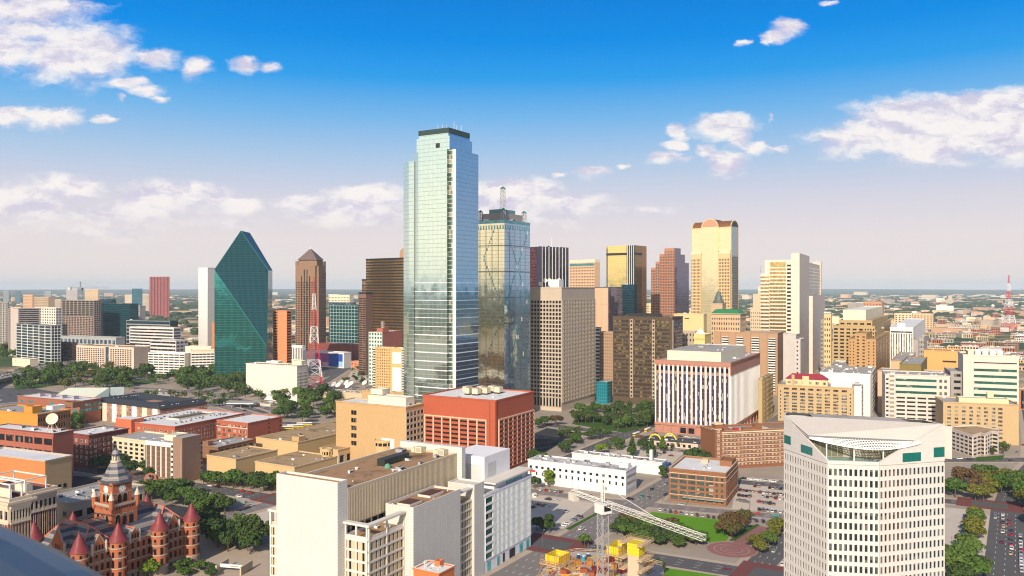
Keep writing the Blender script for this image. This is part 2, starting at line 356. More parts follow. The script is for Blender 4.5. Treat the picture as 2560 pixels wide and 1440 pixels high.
class Bld:
    def __init__(s, name, label, cat, xn, Y, ytop, xl, xr, ang=29, base=None, h=None, group=None, a=None, b=None, z0=0.0):
        if base: Y = F*(H-z0)/(base-720)
        s.Y = Y; X = (xn-1280)*Y/F; s.X = X; s.ang = radians(ang)
        ux, uy = sin(s.ang), cos(s.ang); vx, vy = -uy, ux
        s.h = h if h else ZH(ytop, Y); s.z0 = z0
        kr, kl = (xr-1280)/F, (xl-1280)/F
        s.a = a if a else (kr*Y-X)/(ux-kr*uy); s.b = b if b else (kl*Y-X)/(vx-kl*vy)
        if s.a < 0 or s.a > 400: s.a = 40
        if s.b < 0 or s.b > 400: s.b = 40
        s.root = thing(name, label, cat, (X, Y, 0), pi/2-s.ang, group)
        s.w = MB(); s.win = []; s.poly = [(0,0),(s.a,0),(s.a,s.b),(0,s.b)]
        s.M = Matrix.Translation((X,Y,0)) @ Matrix.Rotation(pi/2-s.ang, 4, 'Z'); s.Mi = s.M.inverted()
        s.L = Seg((0,s.b),(0,0)); s.R = Seg((0,0),(s.a,0)); s.Bk = Seg((s.a,0),(s.a,s.b))
    def loc(s, p): return s.Mi @ p
    def lx(s, px, face='R', z=0):
        """distance along a face (from the near corner) at which it crosses photo column px"""
        k = (px-1280)/F; a = s.ang
        dx_, dy_ = (sin(a), cos(a)) if face == 'R' else (-cos(a), sin(a))
        return (k*s.Y-s.X)/(dx_-k*dy_)
    def body(s, mat, z1=None, z0=None, poly=None, top=None, mats=None):
        s.w.prism(poly or s.poly, s.z0 if z0 is None else z0, s.h if z1 is None else z1, mat, top, mats)
    def fbox(s, g, s0, s1, z0, z1, d0, d1, mat, mb=None):
        T = g.T; mb = mb or s.w
        mb.face([T(s0,z0,d1),T(s1,z0,d1),T(s1,z1,d1),T(s0,z1,d1)], [(s0,z0),(s1,z0),(s1,z1),(s0,z1)], mat)
        mb.face([T(s0,z0,d0),T(s0,z0,d1),T(s0,z1,d1),T(s0,z1,d0)], [(0,z0),(d1,z0),(d1,z1),(0,z1)], mat)
        mb.face([T(s1,z0,d1),T(s1,z0,d0),T(s1,z1,d0),T(s1,z1,d1)], [(0,z0),(d1,z0),(d1,z1),(0,z1)], mat)
        mb.face([T(s0,z1,d1),T(s1,z1,d1),T(s1,z1,d0),T(s0,z1,d0)], [(s0,0),(s1,0),(s1,d1),(s0,d1)], mat)
        mb.face([T(s0,z0,d0),T(s1,z0,d0),T(s1,z0,d1),T(s0,z0,d1)], [(s0,0),(s1,0),(s1,d1),(s0,d1)], mat)
    def grid(s, g, n, m, mat, gl, z0=0, z1=None, s0=0., s1=None, fw=.6, fh=.6, d=.35, sp=None, pm=None, zoff=.5, skip=None, mull=1, every=1):
        """punched openings: piers and spandrels stand d proud of the core, panes sit between. fw/fh = glazed share of a bay"""
        z1 = s.h if z1 is None else z1; s1 = g.L if s1 is None else s1
        cw, chh = (s1-s0)/n, (z1-z0)/m; sp = sp or mat; pm = pm or mat
        if fw < .999:
            for i in range(n+1):
                if i % every and i != n: continue
                p = cw*(1-fw)/2
                a0, a1 = s0+i*cw-p, s0+i*cw+p
                a0, a1 = max(a0, s0), min(a1, s1)
                s.fbox(g, a0, a1, z0, z1, -.01, d, pm)
        if fh < .999:
            for j in range(m+1):
                b0 = z0+j*chh-chh*(1-fh)*(1-zoff); b1 = z0+j*chh+chh*(1-fh)*zoff
                b0, b1 = max(b0, z0+.01), min(b1, z1-.015)
                if b1-b0 > .05: s.fbox(g, s0+.01, s1-.01, b0, b1, -.01, d-.05, sp)
        for j in range(m):
            for i in range(n):
                if skip and skip(i, j): continue
                ww, hh = cw*fw, chh*fh
                if mull > 1:
                    for q in range(mull):
                        s.pane(g, s0+(i+.5)*cw+((q+.5)/mull-.5)*ww, z0+j*chh+chh*(1-fh)*zoff, ww/mull-.12, hh, gl)
                else: s.pane(g, s0+(i+.5)*cw, z0+j*chh+chh*(1-fh)*zoff, ww, hh, gl)
    def pane(s, g, sc, z, wd, ht, mat, d=.04):
        s.win.append((g, sc, z, wd, ht, mat, d))
    def panes(s, g, cols, rows, wd, ht, mat, d=.03, frame=None, fo=.12):
        """panes set flush in a plain wall at (col, row) positions, with a thin surround when frame is given"""
        for z in rows:
            for c in cols:
                s.pane(g, c, z, wd, ht, mat, d+(.04 if frame else 0))
                if frame: s.fbox(g, c-wd/2-fo, c+wd/2+fo, z-fo, z+ht+fo, 0, d, frame)
    def parapet(s, mat, z=None, hh=1.0, do=.35, di=.45, poly=None, top=None, zb=None):
        z = s.h if z is None else z
        ring(s.w, poly or s.poly, do, di, z-.02 if zb is None else zb, z+hh, mat, top)
    def roof(s, mat, z=None, poly=None, name='roof', inset=.3):
        z = s.h if z is None else z; q = offs(poly or s.poly, -inset)
        mb = MB(); mb.prism(q, z-.3, z+.03, mat); return mb.build(name, s.root)
    def part(s, name, fn, label=None):
        mb = MB(); fn(mb); o = mb.build(name, s.root)
        if label: o['label'] = label
        return o
    def units(s, n, z=None, x0=None, x1=None, y0=None, y1=None, sz=(2,5), kinds=(0,1,3,4,5), seed=1):
        z = s.h+.03 if z is None else z; R = random.Random(seed+int(s.X*7)+n)
        x0 = 2 if x0 is None else x0; x1 = s.a-2 if x1 is None else x1; y0 = 2 if y0 is None else y0; y1 = s.b-2 if y1 is None else y1
        for i in range(n):
            k = R.choice(kinds); o = link(UNAME[k], UNITS[k], s.root)
            q = R.uniform(*sz); 
            if k == 3: q *= .45
            o.location = (R.uniform(x0, x1), R.uniform(y0, y1), z); o.scale = (q, q*R.uniform(.5, 1.0) if k != 3 else q, min(q*.7, R.uniform(1.2, 2.6)) if k != 5 else 1.5)
            o.rotation_euler = (0, 0, R.choice((0, pi/2)))
    def finish(s, maxwin=100, far=False, wname='window'):
        if far:
            for (g, sc, z, wd, ht, mat, d) in s.win: s.fbox(g, sc-wd/2, sc+wd/2, z, z+ht, 0, d, mat)
        elif s.win:
            def key(t):
                g, sc, z, wd, ht, mat, d = t; q = s.M @ Vector(g.T(sc, z, 0))
                vis = (Vector((0,0,H))-q).normalized(); nn = (s.M.to_3x3() @ Vector((g.o.x, g.o.y, 0)))
                px, py = 1280+F*q.x/q.y, 720-F*(q.z-H)/q.y
                inn = -40 < px < 2600 and py < 1450
                return -(wd*ht*max(vis.dot(nn), .01)/q.y**2) * (1 if inn else 1e-3)
            W = sorted(s.win, key=key)
            for t in W[:maxwin]:
                g, sc, z, wd, ht, mat, d = t
                o = link(wname, pane_mesh(wd, ht, mat), s.root); p = g.T(sc, z, d-.06+.03)
                o.location = p; o.rotation_euler = (0, 0, g.rot)
            rest = MB()
            for (g, sc, z, wd, ht, mat, d) in W[maxwin:]: s.fbox(g, sc-wd/2, sc+wd/2, z, z+ht, 0, d+.03, mat, rest)
            if rest.Fc: rest.build(wname, s.root, kind='stuff')
        s.wo = s.w.build('wall', s.root)
        return s.root
def lin(a, b, n): return [a+(b-a)*(i+.5)/n for i in range(n)]
# ---------------------------------------------------------------- ground, streets, lots, lawns
def ground_mat():
    m, t, b = newmat('ground')
    pos = t.new('ShaderNodeNewGeometry').outputs['Position']
    x, y, z = t.xyz(pos)[:3]
    dist = t.v('LENGTH', pos)
    pave = t.mix(t.noise(pos, .05, 5, .65), (.25,.22,.19), (.42,.36,.30))
    pave = t.mix(t.m('MULTIPLY', t.sstep(t.noise(pos, .4, 4, .7), .5, .75), .4), pave, (.13,.12,.11))
    # the town beyond: blocks of pale roofs, streets and trees
    vo = t.new('ShaderNodeTexVoronoi', feature='F1'); t.put(vo.inputs['Vector'], pos); vo.inputs['Scale'].default_value = .018
    blk = t.ramp(t.xyz(vo.outputs['Color'])[0], [(0,(.50,.30,.16)),(.3,(.62,.43,.26)),(.5,(.38,.24,.14)),(.62,(.68,.56,.42)),(.75,(.52,.33,.19)),(.9,(.10,.12,.06))], 'CONSTANT')
    vo2 = t.new('ShaderNodeTexVoronoi', feature='F1'); t.put(vo2.inputs['Vector'], pos); vo2.inputs['Scale'].default_value = .07
    blk = t.mix(.5, blk, t.ramp(t.xyz(vo2.outputs['Color'])[1], [(0,(.5,.38,.26)),(.3,(.12,.14,.07)),(.5,(.5,.35,.22)),(.8,(.28,.22,.17))], 'CONSTANT'))
    wood = t.mix(t.noise(pos, .02, 5, .7), (.025,.055,.022), (.085,.12,.045))
    nn = t.m('ADD', t.noise(t.v('MULTIPLY', pos, (1, 1.4, 1)), .0011, 5, .6), t.m('MULTIPLY', t.sstep(dist, 1500, 9000), .22))
    far = t.mix(t.sstep(nn, .50, .60), blk, wood)
    back = t.sstep(y, 240, -120)
    far = t.mix(back, far, t.mix(t.sstep(t.noise(pos, .004, 4, .6), .5, .62), (.010,.022,.010), (.030,.034,.036)))
    c = t.mix(t.sstep(dist, 1100, 1900), pave, far)
    c = t.mix(back, c, far)
    t.put(b.inputs['Base Color'], c); b.inputs['Roughness'].default_value = .95; b.inputs['Specular IOR Level'].default_value = .05
    return m
GM = ground_mat(); mb = MB(); S = 30000; n_ = 72
mb.face([(S*cos(2*pi*i/n_),S*sin(2*pi*i/n_),0) for i in range(n_)], [(0,0)]*n_, GM); mb.build('ground', kind='structure')
mb = MB(); R_ = random.Random(3)
rr = [[(q+R_.uniform(-600,600), hh*R_.uniform(.7,1.0)) for _ in range(n_)] for q, hh in ((17000,-2),(20500,38),(24500,70),(28800,118))]
for k in range(3):
    for i in range(n_):
        j = (i+1) % n_; a, b = 2*pi*i/n_, 2*pi*j/n_
        A,B_,C_,D_ = rr[k][i],rr[k][j],rr[k+1][j],rr[k+1][i]
        mb.face([(A[0]*cos(a),A[0]*sin(a),A[1]),(D_[0]*cos(a),D_[0]*sin(a),D_[1]),(C_[0]*cos(b),C_[0]*sin(b),C_[1]),(B_[0]*cos(b),B_[0]*sin(b),B_[1])],[(0,0)]*4,GM)
mb.build('hills', kind='structure', smooth=True)
def surf(rgb, dark, sc=.3, rough=.9, crack=.3):
    m, t, b = newmat('paving')
    pos = t.new('ShaderNodeNewGeometry').outputs['Position']
    c = t.mix(t.noise(pos, sc*.3, 5, .65), rgb, dark)
    c = t.mix(t.m('MULTIPLY', t.sstep(t.noise(pos, sc*4, 3, .7), .45, .8), crack), c, dark)
    t.put(b.inputs['Base Color'], c); b.inputs['Roughness'].default_value = rough; b.inputs['Specular IOR Level'].default_value = .15; return m
ASPH = surf((.13,.128,.13), (.085,.085,.09)); ASPD = surf((.055,.057,.062), (.035,.037,.042)); CONC = surf((.62,.55,.47), (.44,.39,.33)); WALK = surf((.50,.41,.32), (.36,.30,.24), .5)
ROADC = surf((.24,.22,.21), (.16,.15,.15)); BRICK = surf((.22,.075,.07), (.13,.05,.05), .8); PLAZA = surf((.33,.16,.15), (.20,.10,.10), 1.0)
LAWN = surf((.13,.32,.012), (.08,.21,.012), .2, crack=.2); LAWND = surf((.06,.13,.02), (.035,.08,.015), .3)
WHITE = plain((.75,.75,.72), .7); YEL = plain((.7,.5,.06), .7)
def patch(name, pts, mat, z=.012, kind='structure', px=True, label=None, hgt=None):
    V = [P(*p, 0) if px else Vector((*p, 0)) for p in pts]
    ar = sum(V[i].x*V[(i+1)%len(V)].y-V[(i+1)%len(V)].x*V[i].y for i in range(len(V)))
    if ar < 0: V.reverse()
    mb = MB()
    if hgt: mb.prism([(v.x,v.y) for v in V], 0, hgt, mat)
    else: mb.face([(v.x,v.y,z) for v in V], [(v.x,v.y) for v in V], mat)
    return mb.build(name, kind=kind)
def strip(name, pts, width, z, mat, kind='structure', hgt=None, parent=None, off=0.):
    pts = [Vector((p[0],p[1])) for p in pts]; mb = MB(); n = len(pts); Ls, Rs = [], []
    for i in range(n):
        d_ = ((pts[min(i+1,n-1)]-pts[i]).normalized()+(pts[i]-pts[max(i-1,0)]).normalized()).normalized()
        q = Vector((d_.y,-d_.x)); Ls.append(pts[i]+q*(off-width/2)); Rs.append(pts[i]+q*(off+width/2))
    for i in range(n-1):
        if hgt: mb.prism([tuple(Rs[i]),tuple(Rs[i+1]),tuple(Ls[i+1]),tuple(Ls[i])], z, z+hgt, mat)
        else: mb.face([(*Rs[i],z),(*Rs[i+1],z),(*Ls[i+1],z),(*Ls[i],z)], [tuple(Rs[i]),tuple(Rs[i+1]),tuple(Ls[i+1]),tuple(Ls[i])], mat)
    return mb.build(name, parent, kind=kind)
def along(pts, t):
    for a, b in zip(pts, pts[1:]):
        L = math.hypot(b[0]-a[0], b[1]-a[1])
        if t <= L: d_ = Vector((b[0]-a[0], b[1]-a[1]))/L; return Vector(a[:2])+d_*t, d_
        t -= L
    d_ = (Vector(pts[-1][:2])-Vector(pts[-2][:2])).normalized(); return Vector(pts[-1][:2])+d_*t, d_
def dashes(pts, offs_, mat=None, dl=3.0, gap=7., w=.22, z=.05, t0=0, t1=None, parent=None):
    T = sum(math.hypot(b[0]-a[0], b[1]-a[1]) for a, b in zip(pts, pts[1:])); t1 = T if t1 is None else t1; mb = MB()
    for of in offs_:
        t = t0
        while t < t1:
            p, d_ = along(pts, t); q = Vector((d_.y,-d_.x)); a = p+q*of; b = a+d_*dl
            mb.face([(*(a+q*w/2),z),(*(b+q*w/2),z),(*(b-q*w/2),z),(*(a-q*w/2),z)], [(0,0)]*4, mat or WHITE); t += dl+gap
    return mb.build('lane_marking', parent, kind='structure')
RD = dict(
    A=[(-60,307),(48,487),(190,724),(420,1107)], B=[(10,620),(56,701),(152,870),(260,1060)], C=[(0,884),(49.6,847),(112.7,797),(172,752),(260,705)],
    D=[(-120,625),(14,577),(60,553),(103,536),(170,512),(215,495)], E=[(-420,691),(-164,558),(72,435),(108.7,416),(210,363)],
    G=[(-300,330),(-235,427),(-189,497),(-155,552),(-60,700)], Hh=[(60,315),(138,439),(238,600),(424,900),(640,1250)],
    I=[(195,330),(247,407),(318,522),(355,575),(430,665),(500,775),(640,1010)], J=[(120,625),(205,589),(303,545),(390,508)], K=[(290,692),(360,682),(470,684)],
    Lx=[(-400,800),(-378,950),(-345,1300),(-300,1700)], M=[(-310,1050),(-285,1250),(-295,1500),(-330,1900)], N=[(-420,905),(-240,870),(-60,828),(60,770)])
RW = dict(A=20, B=17, C=16, D=11, E=16, G=12, Hh=15, I=23, J=13, K=16, Lx=18, M=14, N=13)
for i, (k, pts) in enumerate(RD.items()):
    strip('pavement', pts, RW[k]+8, .01+.0004*i, WALK, hgt=None)
for i, (k, pts) in enumerate(RD.items()):
    r = strip('road', pts, RW[k], .02+.0015*i, ROADC if k in 'ADG' else ASPH)
    wd = RW[k]
    dashes(pts, [o_ for o_ in ([-wd/4, 0, wd/4] if wd < 19 else [-wd*.3,-wd*.1,wd*.1,wd*.3])], parent=None)
# crossings paved in red brick
def quadpatch(name, c, ax, a, b_, mat, z):
    c = Vector(c); u = Vector((sin(radians(ax)), cos(radians(ax)))); v = Vector((-u.y, u.x)); mb = MB()
    q = [c-u*a-v*b_, c-u*a+v*b_, c+u*a+v*b_, c+u*a-v*b_][::-1]
    mb.face([(p.x,p.y,z) for p in q], [(p.x,p.y) for p in q], mat); return mb.build(name, kind='structure')
for c, ax, a, b_ in (((22,457),30,15,19),((-161,556),32,11,13),((128,408),31,16,17),((315,541),31,13,19),((455,690),31,13,17),((-205,1000),31,8,8),((-292,640),31,12,14)):
    quadpatch('brick_crossing', c, ax, a, b_, BRICK, .06); quadpatch('crossing_centre', c, ax, a*.55, b_*.55, ASPH, .068)
patch('car_park', [(1328,1236),(1490,1259),(1409,1322),(1328,1318)], CONC, .015)
patch('car_park', [(1330,1086),(1367,1070),(1462,1084),(1380,1120),(1335,1142)], ASPD, .015)
patch('car_park', [(1495,1142),(1573,1116),(1712,1131),(1673,1166)], CONC, .015)
patch('car_park', [(1842,1193),(1966,1200),(2010,1250),(1975,1284),(1830,1272)], CONC, .015)
patch('car_park', [(2355,1268),(2440,1275),(2478,1292),(2462,1425),(2350,1425)], CONC, .015)
patch('car_park', [(-60,972),(60,966),(165,985),(100,1015),(-60,1010)], ASPH, .015)
patch('car_park', [(560,1005),(700,1000),(740,1025),(600,1040)], ASPH, .015)
patch('car_park', [(180,1190),(250,1193),(370,1228),(360,1252),(180,1230)], ASPD, .015)
patch('car_park', [(800,905),(860,900),(870,925),(810,945)], ASPH, .015); patch('car_park', [(880,925),(935,925),(935,955),(860,960)], CONC, .015)
patch('plaza_paving', [(500,1330),(672,1370),(672,1440),(480,1440),(470,1400)], WALK, .07)
patch('plaza_paving', [(500,1320),(560,1305),(672,1275),(672,1340),(600,1345)], CONC, .07)
patch('lawn', [(1630,1280),(1802,1300),(1830,1330),(1816,1352),(1772,1356),(1597,1300)], LAWN, .05)
patch('lawn', [(1895,1310),(1905,1320),(1858,1352),(1822,1352),(1862,1318)], LAWND, .05)
patch('lawn', [(1498,1277),(1504,1281),(1424,1326),(1414,1322)], LAWND, .05)
patch('lawn', [(1430,1060),(1560,1082),(1600,1072),(1645,1058),(1640,1040),(1440,1040)], LAWND, .05)
patch('lawn', [(2362,1212),(2430,1214),(2425,1228),(2362,1226)], LAWN, .05); patch('lawn', [(2440,1143),(2512,1138),(2505,1150),(2440,1153)], LAWND, .05)
patch('lawn', [(1665,1420),(1800,1440),(1790,1470),(1650,1470)], LAWN, .09); patch('lawn', [(470,1262),(560,1270),(540,1290),(480,1300)], LAWND, .05)
for i_, pp_ in enumerate(([(0,1012),(200,992),(400,978),(560,986),(700,974)],[(190,958),(330,968),(480,978),(620,1003),(700,1030)],[(0,968),(150,962),(320,950),(420,948)],[(420,1000),(560,1016),(650,1042)])):
    q_ = [tuple(P(*v)[:2]) for v in pp_]; strip('pavement', q_, 24, .016+.0004*i_, WALK); strip('road', q_, 15, .045+.0015*i_, ROADC); dashes(q_, [-3.5,0,3.5], z=.07)
patch('car_park', [(330,985),(440,975),(470,992),(350,1002)], CONC, .017); patch('car_park', [(590,952),(612,950),(612,985),(585,990)], ASPH, .017); patch('lawn', [(210,955),(330,945),(420,955),(300,965)], LAWND, .03); patch('lawn', [(440,925),(600,915),(612,960),(470,965)], LAWND, .03)
patch('lawn', [(0,880),(150,872),(160,892),(0,900)], LAWND, .03); patch('lawn', [(330,930),(400,925),(440,938),(350,945)], LAWND, .03)
patch('lawn', [(30,955),(175,948),(190,958),(40,975)], LAWND, .05); patch('lawn', [(640,1012),(740,1000),(760,1008),(700,1018)], LAWND, .05)
mb = MB(); c = P(1829,1374)
for k, (r0, r1) in enumerate(((0,2.5),(3,5.5),(6.2,9),(9.8,13))):
    for i in range(32):
        a, b = 2*pi*i/32, 2*pi*(i+1)/32
        mb.face([(c.x+r0*cos(a),c.y+r0*sin(a),.075),(c.x+r1*cos(a),c.y+r1*sin(a),.075),(c.x+r1*cos(b),c.y+r1*sin(b),.075),(c.x+r0*cos(b),c.y+r0*sin(b),.075)],[(0,0)]*4, PLAZA)
mb.build('brick_plaza', kind='structure'); strip('plaza_path', [tuple(P(1829,1374)[:2]), tuple(P(1915,1318)[:2])], 9, .08, PLAZA)
mb = MB(); 
for i in range(32):
    a, b = 2*pi*i/32, 2*pi*(i+1)/32; r1 = 14
    mb.face([(c.x,c.y,.07),(c.x+r1*cos(a),c.y+r1*sin(a),.07),(c.x+r1*cos(b),c.y+r1*sin(b),.07)],[(0,0)]*3, surf((.40,.25,.22),(.3,.18,.16)))
    if i == 0: pass
mb.build('plaza_base', kind='structure')
def stalls(px0, px1, n, depth, ang=None, mat=WHITE, w=.12):
    """painted bay lines between two ground points"""
    a, b = P(*px0), P(*px1); d_ = (b-a)/n; q = Vector((d_.y,-d_.x,0)).normalized() if ang is None else Vector((sin(radians(ang)),cos(radians(ang)),0)); mb = MB(); e = d_.normalized()*w/2
    for i in range(n+1):
        p = a+d_*i; mb.face([(p.x-e.x,p.y-e.y,.085),(p.x+e.x,p.y+e.y,.085),(p.x+e.x+q.x*depth,p.y+e.y+q.y*depth,.085),(p.x-e.x+q.x*depth,p.y-e.y+q.y*depth,.085)],[(0,0)]*4,mat)
    mb.build('bay_marking', kind='structure')
for y_ in (1243,1262,1283,1306): stalls((1340,y_),(1470-(y_-1243)*1.1,y_+14),22,4.6,31)
for y_ in (1088,1100,1113): stalls((1345,y_+10),(1445-(y_-1088),y_-2),26,4.4,-60, YEL if y_==1100 else WHITE)
for y_ in (1128,1145): stalls((1520,y_),(1690,y_+8),30,4.5,31, YEL)
for y_ in (1285,1310,1335,1362,1390): stalls((2364,y_),(2364,y_+22),7,5,85)
# haze: one closed box round everything
m = bpy.data.materials.new('haze'); m.use_nodes = True; t = NT(m.node_tree); t.n.clear()
pv = t.new('ShaderNodeVolumePrincipled'); pv.inputs['Color'].default_value = (.70,.86,1.0,1); pv.inputs['Density'].default_value = 3.9e-5; pv.inputs['Anisotropy'].default_value = -.1
oo = t.new('ShaderNodeOutputMaterial'); t.l.new(pv.outputs[0], oo.inputs['Volume'])
mb = MB(); mb.box(-30500,30500,-30500,30500,-3,325,m,bottom=True); mb.build('haze', kind='stuff')
# ================================================================ the red sandstone courthouse
def courthouse():
    B = Bld('courthouse', 'red sandstone castle courthouse with conical turrets and a clock tower', 'courthouse', 198, 375, 1300, 100, 300, ang=30.9, h=20, a=60.5, b=37)
    red = wall((.43,.125,.05), .2, brick=True, streak=.2); st = wall((.40,.34,.27), .1); grey = wall((.27,.22,.18), .1)
    ridge = plain((.62,.17,.09), .7); cone = plain((.20,.035,.04), .5, 0, .12); glz = GL['dark']; pale = wall((.58,.52,.42), .08)
    m, t, b = newmat('striped_slate')
    z = t.xyz(t.new('ShaderNodeNewGeometry').outputs['Position'])[2]; pos = t.new('ShaderNodeNewGeometry').outputs['Position']
    f = t.m('FRACT', t.m('DIVIDE', z, 3.1))
    c = t.ramp(f, [(0,(.045,.075,.11)),(.40,(.30,.07,.05)),(.45,(.26,.28,.26)),(.62,(.30,.08,.06)),(.66,(.27,.29,.27)),(.94,(.30,.07,.05))], 'CONSTANT')
    c = t.mix(t.noise(pos, .9, 4, .7), t.mix(.35, c, (.02,.03,.05)), c)
    t.put(b.inputs['Base Color'], c); b.inputs['Roughness'].default_value = .55; slate = m
    w = B.w
    a_, b_ = B.a, B.b
    # masses: two end wings and a recessed middle
    plan = [(1,1),(19.5,1),(19.5,3.2),(41,3.2),(41,1),(59.5,1),(59.5,36),(41,36),(41,33.8),(19.5,33.8),(19.5,36),(1,36)]
    w.prism(plan, 0, 4.2, grey); w.prism(offs(plan, -.15), 4.2, 20, red)
    ring(w, plan, .15, .2, 4.1, 4.6, st); ring(w, plan, .12, .2, 9.6, 10.0, st); ring(w, plan, .12, .2, 14.6, 14.9, st); ring(w, plan, .45, .4, 19.5, 20.3, st)
    def arch(g, c, z0, ww, hh, arc=True):
        B.fbox(g, c-ww/2-.3, c+ww/2+.3, z0-.3, z0, -.1, .22, st)
        if arc:
            r = ww/2
            for k in range(8):
                a0, a1 = pi*k/8, pi*(k+1)/8; ro = r+.38
                pts = [(c-r*cos(a0), z0+hh-r+r*sin(a0)), (c-ro*cos(a0), z0+hh-r+ro*sin(a0)), (c-ro*cos(a1), z0+hh-r+ro*sin(a1)), (c-r*cos(a1), z0+hh-r+r*sin(a1))]
                w.face([g.T(p[0], p[1], .14) for p in reversed(pts)], [(0,0)]*4, st)
                w.face([g.T(c, z0+hh-r, .09)]+[g.T(p[0], p[1], .09) for p in (pts[3], pts[0])], [(0,0)]*3, glz)
            B.pane(g, c, z0, ww, hh-r, glz, .06)
        else: B.pane(g, c, z0, ww, hh, glz, .06)
    segs = [(Seg((1,1),(19.5,1)), [5.2,8,10.8,13.6]), (Seg((19.5,3.2),(41,3.2)), [3.5,6.5,9.5,12.5,15.5,18.5]), (Seg((41,1),(59.5,1)), [5,7.8,10.6,13.4]), (Seg((1,36),(1,1)), [6,9.5,13,17.5,22,25.5,29])]
    for g, cs in segs:
        for c in cs:
            arch(g, c, 1.0, 1.1, 2.2, False); arch(g, c, 5.3, 1.25, 3.2, False); arch(g, c, 10.4, 1.3, 3.6); arch(g, c, 15.3, 1.2, 3.2)
    # roofs
    def roofs(mb):
        for x0, x1 in ((0.6,19.9),(40.6,59.9)):
            xm = (x0+x1)/2; y0, y1 = .6, 36.4; r = 30.5
            A,Bq,C,D = (x0,y0,20.2),(x1,y0,20.2),(x1,y1,20.2),(x0,y1,20.2); E,Fq = (xm,y0+8,r),(xm,y1-8,r)
            mb.face([A,Bq,E],[(0,0)]*3,slate); mb.face([Bq,C,Fq,E],[(0,0)]*4,slate); mb.face([C,D,Fq],[(0,0)]*3,slate); mb.face([D,A,E,Fq],[(0,0)]*4,slate)
        y0, y1, ym = 2.8, 34.2, 18.5
        mb.face([(10,y0,20.2),(50,y0,20.2),(50,ym,30.3),(10,ym,30.3)],[(0,0)]*4,slate); mb.face([(50,y1,20.2),(10,y1,20.2),(10,ym,30.3),(50,ym,30.3)],[(0,0)]*4,slate)
    rf = B.part('roof', roofs)
    mb = MB()
    for p, q in (((10.25,8.6,30.6),(10.25,28.4,30.6)),((50.25,8.6,30.6),(50.25,28.4,30.6)),((10,18.5,30.4),(50,18.5,30.4)),
                 ((10.25,8.6,30.6),(.6,.6,20.4)),((10.25,8.6,30.6),(19.9,.6,20.4)),((50.25,8.6,30.6),(40.6,.6,20.4)),((50.25,8.6,30.6),(59.9,.6,20.4)),((10.25,28.4,30.6),(.6,36.4,20.4)),((50.25,28.4,30.6),(59.9,36.4,20.4))):
        mb.bar(p, q, .28, ridge)
    mb.build('ridge_cap', rf)
    # gable dormers
    def gable(g, c, wd, zt, dep, big=False):
        q = MB(); T = g.T
        z0 = 19.8
        f = [T(c-wd/2,z0,.25),T(c+wd/2,z0,.25),T(c+wd/2,z0+2.2,.25),T(c,zt,.25),T(c-wd/2,z0+2.2,.25)]
        q.face(f, [(0,0),(wd,0),(wd,2),(wd/2,zt-z0),(0,2)], red)
        k = [T(c-wd/2,z0,-.4),T(c+wd/2,z0,-.4),T(c+wd/2,z0+2.2,-.4),T(c,zt,-.4),T(c-wd/2,z0+2.2,-.4)]
        for i in range(5):
            j = (i+1) % 5; q.face([f[j],f[i],k[i],k[j]], [(0,0)]*4, st)
        zz = z0+2.0; zr = zt-.35
        q.face([T(c-wd/2+.2,zz,-.35),T(c-.02,zr,-.35),T(c-.02,zr,-dep),T(c-wd/2+.2,zz,-dep*.75)][::-1],[(0,0)]*4,slate)
        q.face([T(c+wd/2-.2,zz,-.35),T(c+.02,zr,-.35),T(c+.02,zr,-dep),T(c+wd/2-.2,zz,-dep*.75)],[(0,0)]*4,slate)
        q.bar(T(c,zr+.1,-.2),T(c,zr+.1,-dep),.24,ridge)
        for sgn in (-1,1): q.bar(T(c+sgn*(wd/2+.05),z0+2.1,.05),T(c,zt+.15,.05),.26,st); q.lathe(T(c+sgn*wd/2,0,.0)[:2],[(.6,z0-1.5),(.6,z0+2.6),(.75,z0+2.8),(.5,z0+4.0),(0,z0+4.6)],8,pale)
        for i in range(-1,2): q.face([T(c+i*1.5-.45,z0+.6,.3),T(c+i*1.5+.45,z0+.6,.3),T(c+i*1.5+.45,z0+2.6,.3),T(c+i*1.5,z0+3.0,.3),T(c+i*1.5-.45,z0+2.6,.3)],[(0,0)]*5,glz)
        q.build('gable_dormer', B.root)
    gable(segs[0][0], 9.25, 7, 27.5, 8); gable(segs[2][0], 9.25, 7, 27.5, 8); gable(segs[1][0], 10.7, 5.2, 25.5, 7); gable(segs[3][0], 17.5, 11, 30.5, 9)
    # turrets
    for (x, y) in ((0,0),(19.2,0),(41.7,0),(60.5,0),(0,37),(19.2,37),(41.7,37),(60.5,37)):
        q = MB(); r = 3.9
        q.lathe((x,y),[(r+.25,0),(r+.25,4.2)],20,grey); q.lathe((x,y),[(r,4.2),(r,22.6)],20,red)
        for zz in (4.2,9.7,14.6,19.2): q.lathe((x,y),[(r+.1,zz),(r+.3,zz+.1),(r+.3,zz+.45),(r+.1,zz+.6)],20,st,cap=False)
        q.lathe((x,y),[(r+.1,22.2),(r+.55,22.6)],20,st)
        tr = q.build('turret', B.root)
        q = MB(); q.lathe((x,y),[(r+.75,22.6),(r*.72,25.6),(r*.36,28.6),(.12,31.2),(.1,32.6),(0,32.8)],24,cone,cap=False); q.build('turret_roof', tr, smooth=False)
        k = 8
        for i in range(k):
            an = -pi/2+pi/8+2*pi*i/k; cx_, cy_ = x+cos(an)*(r+.03), y+sin(an)*(r+.03); tx, ty = -sin(an), cos(an)
            g = Seg((cx_-tx, cy_-ty), (cx_+tx, cy_+ty))
            if (g.o.x > .3 and x < 50) and 0: continue
            for z0, ww, hh in ((5.5,1.15,3.0),(10.5,1.25,3.4),(15.4,1.15,2.6),(19.95,.9,1.5)):
                o = link('window', pane_mesh(ww, hh, glz), tr); o.location = g.T(1.0, z0, .0); o.rotation_euler = (0,0,g.rot)
